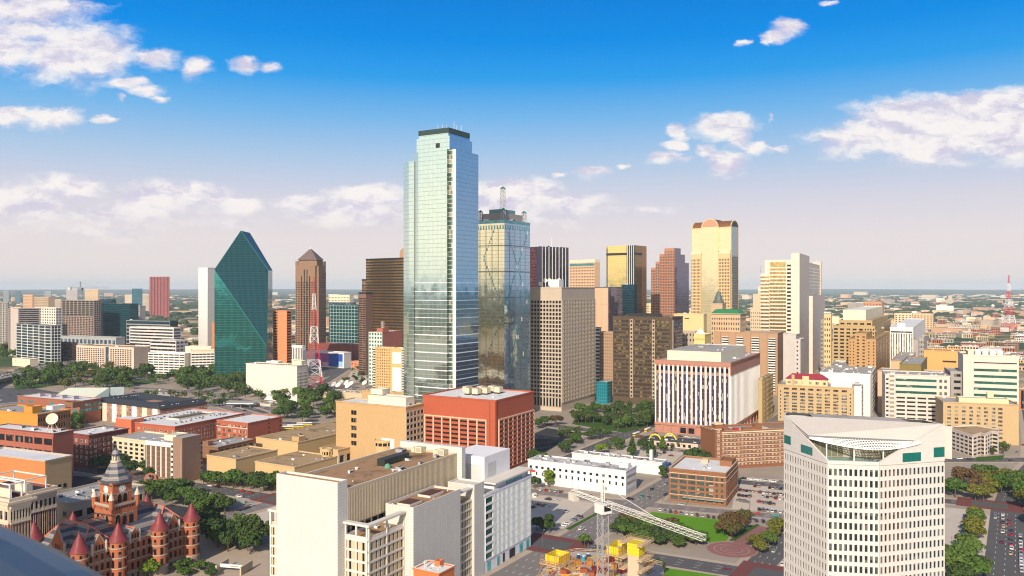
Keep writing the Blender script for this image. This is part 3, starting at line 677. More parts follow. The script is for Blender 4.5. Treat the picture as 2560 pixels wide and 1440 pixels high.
    # clock tower
    X, Y = 30.25, 18.5
    def tower(q):
        s = 7.0; sq = [(X-s,Y-s),(X+s,Y-s),(X+s,Y+s),(X-s,Y+s)]
        q.prism(sq, 18, 36, red); ring(q, sq, .5, .3, 35.6, 36.9, st, red)
        for i in range(9):
            for g in (Seg(sq[0],sq[1]), Seg(sq[3],sq[0])): q.face([g.T(1.2+i*1.4,33.9,.05),g.T(1.9+i*1.4,33.9,.05),g.T(1.9+i*1.4,34.9,.05),g.T(1.2+i*1.4,34.9,.05)],[(0,0)]*4,glz)
        s2 = 5.2; s2q = [(X-s2,Y-s2),(X+s2,Y-s2),(X+s2,Y+s2),(X-s2,Y+s2)]
        q.prism(s2q, 36, 46.8, red); ring(q, s2q, .35, .3, 45.9, 46.5, st); ring(q, s2q, .8, .3, 46.5, 47.0, red); ring(q, s2q, .25, .3, 41.2, 41.5, st)
        for k in range(10):
            for g in (Seg(s2q[0],s2q[1]), Seg(s2q[3],s2q[0])): q.fbox = None; q.face([g.T(.5+k*1.0,45.1,.12),g.T(.95+k*1.0,45.1,.12),g.T(.95+k*1.0,45.8,.3),g.T(.5+k*1.0,45.8,.3)],[(0,0)]*4,glz)
    del_ = B.part('clock_tower', tower); tw = del_
    sq = [(X-7,Y-7),(X+7,Y-7),(X+7,Y+7),(X-7,Y+7)]; s2 = 5.2; s2q = [(X-s2,Y-s2),(X+s2,Y-s2),(X+s2,Y+s2),(X-s2,Y+s2)]
    def tarch(g, c, z0, ww, hh, d=.1):
        q = MB(); r = ww/2; pts = [(c-r,z0),(c+r,z0)]+[(c+r*cos(pi*k/8), z0+hh-r+r*sin(pi*k/8)) for k in range(9)]
        q.face([g.T(p[0],p[1],d) for p in pts], [(0,0)]*len(pts), glz)
        for k in range(10):
            a0, a1 = pi*k/10, pi*(k+1)/10; ro = r+.45
            q.face([g.T(c+r*cos(a0),z0+hh-r+r*sin(a0),d+.08),g.T(c+ro*cos(a0),z0+hh-r+ro*sin(a0),d+.08),g.T(c+ro*cos(a1),z0+hh-r+ro*sin(a1),d+.08),g.T(c+r*cos(a1),z0+hh-r+r*sin(a1),d+.08)],[(0,0)]*4,st)
        q.build('arched_window', tw)
    for g in (Seg(sq[0],sq[1]), Seg(sq[3],sq[0])):
        for c in (3.4,7,10.6): tarch(g, c, 25.2, 2.2, 6.2)
    for g in (Seg(s2q[0],s2q[1]), Seg(s2q[3],s2q[0])):
        for c in (3.7,6.7): tarch(g, c, 36.9, 2.0, 4.0)
        q = MB(); c, zc, r = 5.2, 43.3, 1.75
        disc = lambda rr, d, mt, n=24: q.face([g.T(c+rr*cos(2*pi*k/n), zc+rr*sin(2*pi*k/n), d) for k in range(n)], [(0,0)]*n, mt)
        disc(r+.35,.08,st); disc(r,.12,plain((.8,.78,.72),.5))
        blk = plain((.02,.02,.02),.5)
        for k in range(12):
            a = 2*pi*k/12; w0 = .09
            q.face([g.T(c+cos(a)*1.15-sin(a)*w0,zc+sin(a)*1.15+cos(a)*w0,.15),g.T(c+cos(a)*1.15+sin(a)*w0,zc+sin(a)*1.15-cos(a)*w0,.15),g.T(c+cos(a)*1.6+sin(a)*w0,zc+sin(a)*1.6-cos(a)*w0,.15),g.T(c+cos(a)*1.6-sin(a)*w0,zc+sin(a)*1.6+cos(a)*w0,.15)],[(0,0)]*4,blk)
        for a, L_ in ((radians(95),1.35),(radians(-65),.95)):
            q.face([g.T(c-sin(a)*.09,zc+cos(a)*.09,.17),g.T(c+sin(a)*.09,zc-cos(a)*.09,.17),g.T(c+cos(a)*L_,zc+sin(a)*L_,.17)],[(0,0)]*3,blk)
        q.build('clock_face', tw)
    q = MB()
    prof = [(7.9,46.9),(6.2,48.6),(4.9,51.2),(3.9,53.6),(2.7,55.6),(2.3,56.0)]
    q.lathe((X,Y), prof, 8, slate, rot=pi/8, cap=True)
    bl = q.build('bell_roof', tw)
    q = MB(); q.lathe((X,Y),[(2.5,56.0),(2.5,56.7),(2.1,56.8)],16,pale)
    for k in range(8): q.bar((X+1.7*cos(k*pi/4),Y+1.7*sin(k*pi/4),56.7),(X+1.7*cos(k*pi/4),Y+1.7*sin(k*pi/4),59.4),.2,pale,6)
    q.lathe((X,Y),[(1.2,56.7),(1.2,59.4)],8,pale); q.lathe((X,Y),[(2.2,59.3),(2.2,59.8),(1.9,60.3),(1.3,61.6),(.5,62.8),(.15,63.2),(0,64.2)],12,slate,cap=False); q.build('cupola', tw)
    for (x, y) in sq:
        q = MB(); q.lathe((x,y),[(.6,33.2),(1.15,34.6),(1.15,38.6),(1.35,38.8),(1.35,39.2)],10,red); q.lathe((x,y),[(1.45,39.2),(1.0,40.6),(.45,42.0),(.2,42.4),(.32,42.8),(0,43.4)],10,pale,cap=False); q.build('pinnacle', tw)
    B.finish(100)
courthouse()

# ================================================================ white county court building with tall blank slabs (local frame x=u, y=v, origin on the slab corner)
def courts():
    tile = wall((.64,.62,.58), .06, grid=(1.9,1.3,.14), line=.70, streak=.14); trim = wall((.66,.62,.56), .04); buff = wall((.52,.44,.31), .08)
    grav = roofm((.36,.22,.12), .5, (.10,.06,.035)); wht = wall((.80,.80,.82), .03, grid=(1.2,2.4,.04), line=.9)
    dk = plain((.02,.02,.022), .4); glz = GL['dark']; tl = glass((.10,.48,.48), .12, .1, .6, .0, .02)
    B = Bld('court_building', 'white tiled courthouse block with blank slabs, ribbed penthouse and gravel roof', 'courthouse', 844, 340.2, 1206, 691, 869, ang=29, h=62.3, a=100, b=34.5)
    w = B.w
    # slab A
    A = [(0,0),(6.2,0),(6.2,34.5),(0,34.5)]
    w.prism(A, 0, 61.3, tile); ring(w, A, .02, .5, 61.28, 62.3, tile, trim)
    B.roof(grav, 61.3, A)
    # ribbed penthouse: from slab A to x=91, z 44..58
    PH = [(6.22,.0),(91,.0),(91,35.7),(6.22,35.7)]
    w.prism(PH, 42.5, 57.3, buff, bottom=True); ring(w, PH, .12, .6, 57.2, 58.6, buff, trim); B.roof(grav, 57.3, PH)
    gR = Seg(PH[0], PH[1])
    for i in range(int(84.7/1.05)): B.fbox(gR, .2+i*1.05, .62+i*1.05, 43, 57.2, -.02, .16, buff)
    for z in (47.2, 52): B.fbox(gR, .05, 84.7, z, z+.35, -.02, .1, buff)
    w.prism([(6.3,2.5),(90,2.5),(90,34),(6.3,34)], 0, 42.5, trim)          # set-back attic under the penthouse
    g2 = Seg((6.3,2.5),(90,2.5)); B.grid(g2, 18, 1, trim, glz, 38.5, 42.3, fw=.8, fh=.9, d=.3)
    # slab b : x from 22.6.. right face on plane y=-27.8
    def L2(px, py, z): return B.loc(P(px, py, z))
    c1 = B.loc(Vector((-43.0,357.7,0))); ub, vb = c1.x, c1.y            # near corner of slab b
    x_end = ub+38.0; yb_l = -6.0
    S2 = [(ub,vb),(x_end,vb),(x_end,-2.0),(ub,-2.0)]
    w.prism(S2, 0, 46.2, tile); ring(w, S2, .02, .5, 46.18, 47.2, tile, trim); B.roof(grav, 46.2, S2)
    # window bay 1, left of slab b
    p = B.loc(Vector((-59.5,338.8,0))); bx, by = p.x, p.y
    BAY = [(bx,by),(ub,by),(ub,-2.2),(6.2,-2.2),(6.2,-.02),(5.0,-.02),(bx+.0,-.02)]
    BAY = [(bx,by),(ub-.02,by),(ub-.02,-.05),(bx,-.05)]
    w.prism(BAY, 0, 38.6, buff); ring(w, BAY, .3, .4, 38.5, 39.8, trim); B.roof(grav, 38.6, BAY)
    gl_, gr_ = Seg(BAY[3], BAY[0]), Seg(BAY[0], BAY[1])
    def bayface(g, n, z0, z1, m, dd=.55):
        B.grid(g, n, m, buff, glz, z0, z1, s0=.9, s1=g.L-.4, fw=.34, fh=.86, d=.3, sp=trim, pm=buff)
        for j in range(m+1): B.fbox(g, 0, g.L, z0+j*(z1-z0)/m-.55, z0+j*(z1-z0)/m+.35, .0, dd, trim)
        for s_ in (0, g.L*.5-.35, g.L-.7): B.fbox(g, s_, s_+.7, z0, z1+6.2, 0, dd+.02, trim)
    bayface(gl_, 3, 3.0, 38.2, 8); bayface(gr_, 8, 3.0, 38.2, 8)
    # rooftop beam frame
    w.box(bx-1.5, bx+1.2, by-1.5, 3, 44.4, 45.3, trim, bottom=True); w.box(bx+1.21, ub+1.5, by-1.5, by+1.2, 44.4, 45.3, trim, bottom=True)
    # small piece on the far left (behind slab A) with windows
    E = [(3.0,34.6),(20,34.6),(20,41.0),(3.0,41.0)]
    w.prism(E, 0, 40.0, buff); B.roof(grav, 40.0, E)
    g3 = Seg((3.0,41.0),(3.0,34.6)); bayface(g3, 2, 3.0, 38.2, 8, .5)
    w.box(2.2, 21, 34.62, 42.0, 44.4, 45.3, trim, bottom=True); w.box(2.4,3.2,40.2,41.2,38.2,44.4,trim)
    # recessed bay 2 between slab b and the pier
    q1 = B.loc(Vector((-14,410,0))); px_, py_ = q1.x, q1.y             # near-front corner of the right wing
    pier0 = px_-9.5
    BY2 = [(x_end+.02, vb+1.6),(pier0-.02, vb+1.6),(pier0-.02,-2.0),(x_end+.02,-2.0)]
    w.prism(BY2, 0, 39.5, buff); B.roof(grav, 39.5, BY2); g4 = Seg(BY2[0], BY2[1]); B.grid(g4, 5, 9, buff, glz, 3, 39, s0=.8, s1=g4.L-.3, fw=.4, fh=.86, d=.25, sp=trim)
    for j in range(10): B.fbox(g4, 0, g4.L, 3+j*4-.5, 3+j*4+.35, 0, .5, trim)
    B.fbox(g4, 0, .7, 3, 45, 0, .55, trim); w.box(x_end+.05, pier0-.05, vb+.6, vb+3.6, 44.4, 45.2, trim, bottom=True)
    # pier
    w.prism([(pier0,vb-.2),(px_-.1,vb-.2),(px_-.1,-1.9),(pier0,-1.9)], 0, 45.7, tile)
    ring(w, [(pier0,vb-.2),(px_-.1,vb-.2),(px_-.1,-1.9),(pier0,-1.9)], .02, .5, 45.68, 46.5, tile, trim)
    # wall at the far end of the penthouse
    w.prism([(91.05,-3.0),(94.5,-3.0),(94.5,36),(91.05,36)], 0, 61.5, tile)
    # right wing: 8 floors with teal panes
    xe = px_+50.4
    WG = [(px_,vb),(xe,vb),(xe,-1.8),(px_,-1.8)]
    w.prism(WG, 0, 38.6, wht); ring(w, WG, .4, .4, 38.5, 39.8, wht, trim); B.roof(roofm((.55,.56,.58),.2), 38.6, WG)
    gw = Seg(WG[0], WG[1])
    B.grid(gw, 30, 8, wht, tl, 6.2, 38.0, s0=9, s1=gw.L-.4, fw=.62, fh=.74, d=.35)
    B.grid(gw, 1, 8, wht, GL['green'], 6.2, 38.0, s0=.6, s1=8.6, fw=.93, fh=.74, d=.5)
    for x0, x1, mt in ((3,6.5,tl),(13,15.5,tl),(19,21,dk),(26,32,dk),(37,41,tl),(45,48,tl)): B.pane(gw, (x0+x1)/2, .3, x1-x0, 4.6, mt, .08)
    gk = Seg(WG[1], WG[2]); B.grid(gk, 12, 8, wht, tl, 6.2, 38.0, fw=.62, fh=.74, d=.35)
    # white plant boxes on the wing
    bx1 = B.loc(Vector((-14.3,425,0)))
    X0, Y0 = bx1.x, bx1.y; w.prism([(X0,Y0),(X0+27,Y0),(X0+27,Y0+22),(X0,Y0+22)], 38, 55.3, wht)
    w.prism([(X0-.5,Y0-6),(X0+34,Y0-6),(X0+34,Y0-.05),(X0-.5,Y0-.05)], 38.6, 42.8, wht)
    w.box(X0-4, X0+37, Y0-9, Y0-.06, 42.81, 43.6, trim, bottom=True)
    louv = plain((.55,.56,.55), .6)
    gq = Seg((X0,Y0+22),(X0,Y0)); B.fbox(gq, 5, 20, 42, 51, 0, .06, louv)
    gq = Seg((X0,Y0),(X0+27,Y0)); B.fbox(gq, 3, 12, 44.2, 51.5, 0, .06, louv)
    for i in range(12): B.fbox(Seg((X0,Y0-6),(X0+34,Y0-6)), 12+i*1.5, 13.2+i*1.5, 39.6, 41.6, 0, .05, tl)
    # roof furniture
    B.units(14, 57.35, 10, 88, 3, 33, (1.6,4.5), (0,1,3,3,5), 3)
    def hatch(q): q.box(52,72,16,20.5,57.33,60.6,plain((.03,.035,.03),.5)); 
    B.part('roof_hatch', hatch)
    def dome(q): q.lathe((50.5,13),[(1.6,57.3),(1.5,58.2),(1.0,59.1),(0,59.5)],14,plain((.10,.30,.2),.3))
    B.part('roof_dome', dome)
    for dx_ in (0, 14):
        def tank(q, dx_=dx_):
            cr = plain((.6,.56,.4),.6)
            q.box(86.5,90,5+dx_,9+dx_,57.33,60.4,cr); q.box(86.5,90,9.3+dx_,11.5+dx_,57.33,59.8,cr); q.box(86.4,86.49,5.5+dx_,8.5+dx_,57.8,59.9,plain((.4,.38,.3),.6))
        B.part('cooling_unit', tank)
    for (x0, x1, y0, y1) in ((ub+3,ub+12,vb+4,vb+11),(ub+20,ub+31,vb+5,vb+12)):
        def sky_(q, x0=x0, x1=x1, y0=y0, y1=y1):
            q.box(x0,x1,y0,y1,46.23,47.2,trim)
            for i in range(8): q.box(x0+.3+i*(x1-x0-.6)/8, x0+.3+(i+.8)*(x1-x0-.6)/8, y0+.3, y1-.3, 47.2, 47.45, plain((.09,.04,.035),.6))
        B.part('louvred_skylight', sky_)
    B.units(5, 46.25, ub+2, x_end-2, vb+2, -4, (1,2.4), (3,3,0), 8); B.units(3, 38.7, bx+2, ub-2, by+2, -2, (1.5,3), (0,1), 4)
    B.finish(100)
courts()

def louvre_white_tower():
    """rounded white office tower at the right, cut-away crown with a roof terrace"""
    pan = wall((.62,.595,.57), .05, grid=(1.9,2.04,.07), line=.72, streak=.05); glz = glass((.016,.026,.03), .08, 0, .4, .28, .03, blind=(.16,.17,.17)); teal = glass((.0,.16,.14), .08, .2, .8, 0, .01, (1.2,9), (.06,.06,(.0,.05,.05)))
    root_px = 2197
    B = Bld('office_tower', 'white angular office tower with rows of dark windows and a cut-away crown terrace', 'office tower', 2197, 310, 1163, 2069, 2360, ang=10, h=76.2, a=30, b=30)
    # rotate local frame: local x = direction of centre facade reversed is not needed: use world-aligned local frame
    B.root.rotation_euler = (0,0,0); B.M = Matrix.Translation((B.X,B.Y,0)); B.Mi = B.M.inverted()
    O = Vector((B.X, B.Y))
    pE = Vector((0,0)); pR = Vector((.961,.276))*30.2; pC = Vector((-.985,.174))*18.4; pL = pC+Vector((-.225,.974))*29.9
    back = [pR+Vector((-.2,.98))*12, pL+Vector((.985,-.174))*2+Vector((.17,.985))*9]
    poly = [tuple(pL), tuple(pC), tuple(pE), tuple(pR), tuple(back[0]), tuple(back[1])]
    w = B.w; w.prism(poly, 0, 76.0, pan)
    gL_, gC, gR_ = Seg(pL,pC), Seg(pC,pE), Seg(pE,pR)
    rows = 18
    for g, n in ((gL_,16),(gC,10),(gR_,16)):
        B.grid(g, n, rows, pan, glz, 75.2-rows*4.08, 75.2, fw=.56, fh=.63, d=.4, zoff=.30)
    # upper triangular walls with diagonal cut
    def wallpoly(g, pts, d0, d1, mat):
        f = [g.T(s_, z, d1) for s_, z in pts]; k = [g.T(s_, z, d0) for s_, z in pts]
        w.face(f, pts, mat); w.face(list(reversed(k)), list(reversed(pts)), mat)
        for i in range(len(pts)):
            j = (i+1) % len(pts); w.face([f[j],f[i],k[i],k[j]], [(0,0),(1,0),(1,.5),(0,.5)], pan)
    topL, topR, par = 90.0, 90.4, 77.2
    wallpoly(gL_, [(0,75.9),(gL_.L,75.9),(gL_.L,par),(0,topL)], -.5, .36, pan)
    wallpoly(gC, [(0,75.9),(gC.L,75.9),(gC.L,par),(0,par)], -.5, .36, pan)
    wallpoly(gR_, [(0,75.9),(gR_.L,75.9),(gR_.L,topR),(0,par)], -.5, .36, pan)
    for g, s0, s1, z0, z1 in ((gL_,.3,5.2,78.4,81.9),(gL_,12.5,20.5,77.0,80.2),(gR_,10.5,19.0,76.6,80.0),(gR_,25,30.1,77.6,81.4)):
        B.fbox(g, s0, s1, z0, z1, .3, .42, teal)
    # terrace floor and glazed back wall
    deck = plain((.22,.36,.31), .5); glb = glass((.16,.15,.10), .15, .1, .7, .3, .02, (2.2,7), (.12,.12,(.45,.43,.38)))
    A1 = gL_.T(16.5, 0, -.4)[:2]; A2 = gR_.T(18.6, 0, -.4)[:2]
    def terr(q): q.prism([tuple(gC.T(0,0,-.4)[:2]), tuple(gC.T(gC.L,0,-.4)[:2]), A2, A1], 76.0, 76.25, deck)
    B.part('terrace', terr)
    mid = (Vector(A1)+Vector(A2))/2+Vector((.0,2.0))
    def backwall(q):
        for a, b in ((A1, mid),(mid, A2)):
            L = (Vector(b)-Vector(a)).length
            q.face([(a[0],a[1],76.2),(b[0],b[1],76.2),(b[0],b[1],84.4),(a[0],a[1],84.4)], [(0,0),(L,0),(L,8.2),(0,8.2)], glb)
            q.face([(b[0],b[1]+.4,76.2),(a[0],a[1]+.4,76.2),(a[0],a[1]+.4,84.4),(b[0],b[1]+.4,84.4)], [(0,0),(L,0),(L,8.2),(0,8.2)], pan)
    B.part('glazed_wall', backwall)
    # sloping roof panel from ridge down to the clerestory
    rL, rR = Vector(gL_.T(0,0,0)[:2]), Vector(gR_.T(gR_.L,0,0)[:2])
    def slope(q):
        a, b = Vector(gL_.T(17.3,0,.3)[:2]), Vector(gR_.T(18.6,0,.3)[:2])
        slp = wall((.52,.49,.46), .03, grid=(2.3,2.0,.06), line=.86, streak=.03)
        L = (rR-rL).length
        P4 = [(*a,84.6),(*b,84.4),(*rR,90.2),(*rL,89.9)]
        q.face(P4, [(8,0),(8+(b-a).length,0),(L,12),(0,12)], slp)
        q.face([(p[0],p[1],p[2]-.9) for p in reversed(P4)], [(0,0)]*4, slp)
        q.face([(*a,83.7),(*b,83.5),(*b,84.4),(*a,84.6)], [(0,0)]*4, plain((.16,.17,.18),.5))  # lower edge coloured dark to stand for the shaded gap above the trellis
    B.part('sloping_roof', slope)
    gray = roofm((.40,.38,.35), .3)
    k0, k1 = Vector(back[1]), Vector(back[0])
    def flat(q):
        for x, y_, mt, z in ((rL.lerp(rR,.20), rL.lerp(rR,.80), gray, 89.6),):
            q.face([(*x,z+.35),(*y_,z+.55),(*k0.lerp(k1,.82),z+.5),(*k0.lerp(k1,.18),z+.3)], [(0,0)]*4, gray)
    B.part('roof', flat)
    def wells(q, P_):
        dkm = plain((.05,.05,.05),.6); stl = plain((.55,.57,.58),.4)
        q.face([(*p,86.0) for p in P_], [(0,0)]*4, dkm)
        c = (P_[0]+P_[2])/2
        for i in range(4):
            a, b = P_[i], P_[(i+1)%4]; a2, b2 = a.lerp(c,.06), b.lerp(c,.06)
            q.face([(*a,89.9),(*b,89.9),(*b2,89.9),(*a2,89.9)], [(0,0)]*4, stl); q.face([(*b2,89.9),(*a2,89.9),(*a2,86),(*b2,86)][::-1], [(0,0)]*4, dkm)
            q.bar((*a.lerp(c,.3),88.8),(*b.lerp(c,.3),88.8),.22,stl)
    for P_ in ((rL, rL.lerp(rR,.2), k0.lerp(k1,.18), k0), (rL.lerp(rR,.8), rR, k1, k0.lerp(k1,.82))): B.part('plant_well', lambda q: wells(q, P_))
    bk = MB(); bk.face([(*rR,76),(*k1,76),(*k1,90.0),(*rR,90.1)],[(0,0),(12,0),(12,14),(0,14)],pan); bk.face([(*k1,76),(*k0,76),(*k0,89.8),(*k1,90)],[(0,0),(40,0),(40,14),(0,14)],pan); bk.face([(*k0,76),(*rL,76),(*rL,89.9),(*k0,89.8)],[(0,0),(12,0),(12,14),(0,14)],pan); bk.build('rear_wall', B.root)
    # trellis canopy
    wh = plain((.85,.85,.85), .4)
    a, b = Vector(gL_.T(17.2,0,-.2)[:2]), Vector(gR_.T(18.7,0,-.2)[:2])
    def trel(q):
        for i in range(41):
            t = i/40; p = a.lerp(b, t); dep = 1.2+6.6*(1-abs(2*t-1)**1.8)
            e = p+Vector((-.05,-1))*dep
            q.bar((*p,83.9),(*e,83.9-2.5*dep/7.8),.13,wh)
        for k in range(7):
            pts = []
            for i in range(31):
                t = i/30; p = a.lerp(b, t); dep = 1.2+6.6*(1-abs(2*t-1)**1.8); pts.append((*(p+Vector((-.05,-1))*dep*k/6),84.0-2.5*dep/7.8*k/6))
            for i in range(30): q.bar(pts[i], pts[i+1], .26 if k in (0,6) else .12, wh)
    B.part('trellis', trel)
    for t in (.14,.37,.63,.86):
        p = a.lerp(b, t)+Vector((-.05,-1))*(1.0+6.0*(1-abs(2*t-1)**1.8))*.86
        def colm(q, p=p): q.bar((*p,76.2),(*p,82.2),.24,wh,8)
        B.part('column', colm)
    R = random.Random(5)
    for k in range(9):
        p = a.lerp(b, R.uniform(.35,.65))+Vector((0,-R.uniform(2,6)))
        def tb(q, p=p): q.lathe(p,[(.08,76.2),(.08,76.9),(.6,76.95),(.6,77.05)],8,plain((.1,.08,.07),.6))
        B.part('table', tb)
    B.finish(100)
louvre_white_tower()
# ================================================================ the rest of the buildings
LIM = wall((.50,.42,.31), .08); LIMD = wall((.42,.35,.27), .08); CREAM = wall((.66,.60,.47), .06); TAN = wall((.52,.34,.16), .07, brick=True); OCH = wall((.60,.33,.10), .07, brick=True)
REDB = wall((.40,.075,.03), .12, brick=True); DRED = wall((.22,.045,.035), .12, brick=True); BRN = wall((.25,.12,.06), .12, brick=True); CONCW = wall((.60,.55,.47), .06); WHT = wall((.76,.74,.70), .04)
GREY = wall((.33,.31,.29), .1); DARKM = plain((.03,.03,.035), .4); PINK = wall((.48,.27,.19), .06, grid=(3,3,.06), line=.8)
RW_ = roofm((.68,.69,.70), .18, (.40,.40,.40)); RG = roofm((.36,.35,.34), .35); RT = roofm((.38,.27,.15), .5, (.13,.09,.05)); RD_ = roofm((.07,.075,.085), .3)
def std(name, label, cat, geo, wm, rm, L=(), R=(), par=1.0, nu=4, far=False, mx=100, ucl=None, trim=None, pz=None, **kw):
    B = Bld(name, label, cat, *geo[:5], **{**(geo[5] if len(geo) > 5 else {}), **kw})
    B.body(wm)
    for g, lst in ((B.L, L), (B.R, R)):
        for e in lst: 
            a = dict(e); n = a.pop('n'); m = a.pop('m'); mt = a.pop('mat', wm); gl = a.pop('gl', GL['dark'])
            if 'f0' in a: f0, f1 = a.pop('f0'), a.pop('f1'); a['s0'], a['s1'] = f0*g.L, f1*g.L
            if 'q0' in a: q0, q1 = a.pop('q0'), a.pop('q1'); a['z0'], a['z1'] = q0*B.h, q1*B.h
            if a.get('z1', 1) is not None and a.get('z1', 1) < 0: a['z1'] = B.h+a['z1']
            B.grid(g, n, m, mt, gl, **a)
    if par: B.parapet(trim or wm, hh=par)
    if rm: B.roof(rm)
    if nu: B.units(nu, seed=len(name))
    B._fin = (mx, far)
    return B
def fin(B): B.finish(*B._fin); return B
def g_(n, m, fw=.6, fh=.6, **k): return dict(n=n, m=m, fw=fw, fh=fh, **k)
def box(B, x0, x1, y0, y1, z0, z1, mat, top=None, name='penthouse', rail=False):
    mb = MB(); mb.box(x0,x1,y0,y1,z0,z1-.6,mat,top or mat); ring(mb, [(x0,y0),(x1,y0),(x1,y1),(x0,y1)], .05, .35, z1-.62, z1, mat); return mb.build(name, B.root)

# ---- centre: red parking block
B = std('parking_garage', 'tall red brick parking block with open decks and a white roof', 'parking garage', (1240, 628, 1004, 1057, 1335), wall((.42,.085,.035), .09, brick=True), RW_, par=1.1, nu=6)
rb = wall((.42,.085,.035), .09, brick=True); tr_ = wall((.66,.45,.30), .05)
for g, n, s0 in ((B.L, 7, 2.5),(B.R, 8, 4.0)):
    zt = B.h-15.5 if g is B.L else B.h-15
    s1 = g.L-(8.5 if g is B.L else 1.5)
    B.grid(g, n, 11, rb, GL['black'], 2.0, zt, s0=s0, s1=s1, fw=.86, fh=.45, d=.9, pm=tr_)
    for a0, a1 in ((s0-.6, s0),(s1, s1+.5)): B.fbox(g, a0, a1, 0, zt+.9, 0, 1.0, tr_)
    B.fbox(g, s0-.6, s1+.5, zt+.1, zt+1.0, 0, .98, tr_)
for g, s0, s1 in ((B.L, B.L.L-5.6, B.L.L-4.6),(B.R, 2.2, 3.0)): B.fbox(g, s0, s1, 0, B.h, -.01, .06, plain((.05,.02,.015),.8))
B.fbox(B.L, B.L.L-4.6, B.L.L+.0, 0, B.h+.2, 0, 1.0, rb)
cr = plain((.60,.50,.38), .8)
for i, (x, y) in enumerate(((22,30),(22,38),(30,26),(36,34),(40,20),(30,44),(44,28))):
    def ct(q, x=x, y=y):
        q.box(x,x+6,y,y+5.4,B.h+1.2,B.h+5.6,cr); q.lathe((x+1.6,y+2.7),[(1.2,B.h+5.6),(1.2,B.h+6.2)],12,plain((.3,.28,.25),.7)); q.lathe((x+4.4,y+2.7),[(1.2,B.h+5.6),(1.2,B.h+6.2)],12,plain((.3,.28,.25),.7))
        for a in (x+.2, x+5.5): q.box(a,a+.3,y+.2,y+5.2,B.h,B.h+1.19,DARKM)
    B.part('cooling_tower', ct)
fin(B)
# ---- tan block with ochre end wall
B = std('office_block', 'tan brick block with a tall ochre blank wall and white roof penthouse', 'office block', (1015, 640, 1020, 840, 1059), TAN, RW_, par=.9, nu=6,
        R=[g_(5,9,.72,.62,z0=2,z1=-3,mat=LIM,gl=GL['dark'])])
B.panes(B.L, [B.L.L*.245,B.L.L*.285], [B.h-9-6.2*k for k in range(5)], 2.2, 3.2, GL['dark'], frame=DARKM, fo=.2)
B.fbox(B.L, B.L.L*.66, B.L.L*.84, 0, 24, 0, .1, WHT)
box(B, 8, B.a-4, 6, 44, B.h, B.h+6.5, CREAM, RW_); box(B, 14, 24, 34, 46, B.h+6.5, B.h+11, CREAM, RW_); fin(B)
# ---- tan low complex
for (geo, lab) in (((722, 590, 1158, 518, 694, dict(ang=33)), 'low tan brick block at the left end of the flat-roofed complex'),
                   ((736, 508, 1170, 638, 842, dict(ang=33)), 'low tan brick block nearest the trees, with a wide stained roof')):
    pass
tb = wall((.60,.42,.20), .05, brick=True, streak=.05)
def lowbox(label, n, px_r, Y, ytop, xl, xr, mat=tb, rm=RT, ang=30, nu=5, hh=.8, name='low_building'):
    B = Bld(name, label, 'building', px_r, Y, ytop, xl, xr, ang=ang); B.body(mat); B.parapet(mat, hh=hh, top=wall((.62,.52,.38),.05)); B.roof(rm); B.units(nu, sz=(1.2,3)); B._fin = (60, False); return B
B = lowbox('low tan brick block at the left end of the flat-roofed complex', 0, 589.5, 605, 1150, 517, 694); fin(B)
B = lowbox('low tan brick block nearest the camera in the flat-roofed complex', 0, 736, 580, 1170, 638, 843); fin(B)
B = lowbox('long tan brick wing with an open roof court, behind the two low blocks', 0, 745, 685, 1108, 640, 962, nu=9)
box(B, 5, 13, 4, 12, B.h, B.h+4, TAN, RG); fin(B)
B = lowbox('tan brick wing with a row of square windows and pilasters below the ochre wall', 0, 845, 655, 1127, 800, 990, nu=3)
B.grid(B.R, 9, 1, tb, GL['black'], 1.5, B.h-2.5, fw=.6, fh=.62, d=.6, pm=LIM); fin(B)
for (px, py_t, r, Y, lab) in ((1020-40, 1098, 7.4, 652, 'round tan drum with a ring of windows beside the ochre wall'),(818, 1121, 4.0, 622, 'small round tan drum on the flat-roofed complex')):
    h_ = ZH(py_t, Y); X_ = (px-20*(r>5)-1280)*Y/F
    o = thing('round_building', lab, 'building', (X_, Y, 0)); q = MB(); q.lathe((0,0),[(r,0),(r,h_-4.5)],24,tb); q.lathe((0,0),[(r-.4,h_-4.5),(r-.4,h_-2)],24,GL['black']); q.lathe((0,0),[(r+.1,h_-2),(r+.1,h_),(r-.4,h_),(r-.4,h_-.5)],24,tb)
    for i in range(12): a = 2*pi*i/12; q.bar((r*cos(a),r*sin(a),h_-4.6),(r*cos(a),r*sin(a),h_-1.9),.4,tb)
    q.build('wall', o)
# ---- concrete grid tower
cg = wall((.50,.42,.33), .05)
B = std('office_tower', 'beige concrete tower with a deep square window grid and blank top band', 'office tower', (1404, 949, 720, 1312, 1487), cg, RG, par=1.0, nu=10,
    L=[g_(12,24,.70,.68,z0=16,z1=-14,d=.7,zoff=.5,gl=GL['ink']),g_(12,1,.62,.95,z0=5,z1=15.5,d=.7,gl=GL['ink'])], R=[g_(22,25,.58,.62,z0=10,z1=-14,d=1.0,zoff=.6)])
for i in range(6):
    def dish(q, i=i): 
        x, y, z, r = 14+i%3*5, 34-i*4, B.h+5+(i%2)*4, 2.6
        q.lathe((x,y),[(.15,B.h),(.15,z)],6,WHT); 
        n_=14; c=Vector((x-.6,y,z)); pts=[c+Vector((-.9,r*cos(2*pi*k/n_),r*sin(2*pi*k/n_))) for k in range(n_)]
        for k in range(n_): q.face([c,pts[k],pts[(k+1)%n_]],[(0,0)]*3,WHT)
    B.part('dish_antenna', dish)
box(B, 10, 22, 8, 20, B.h, B.h+10, WHT, RW_); fin(B)
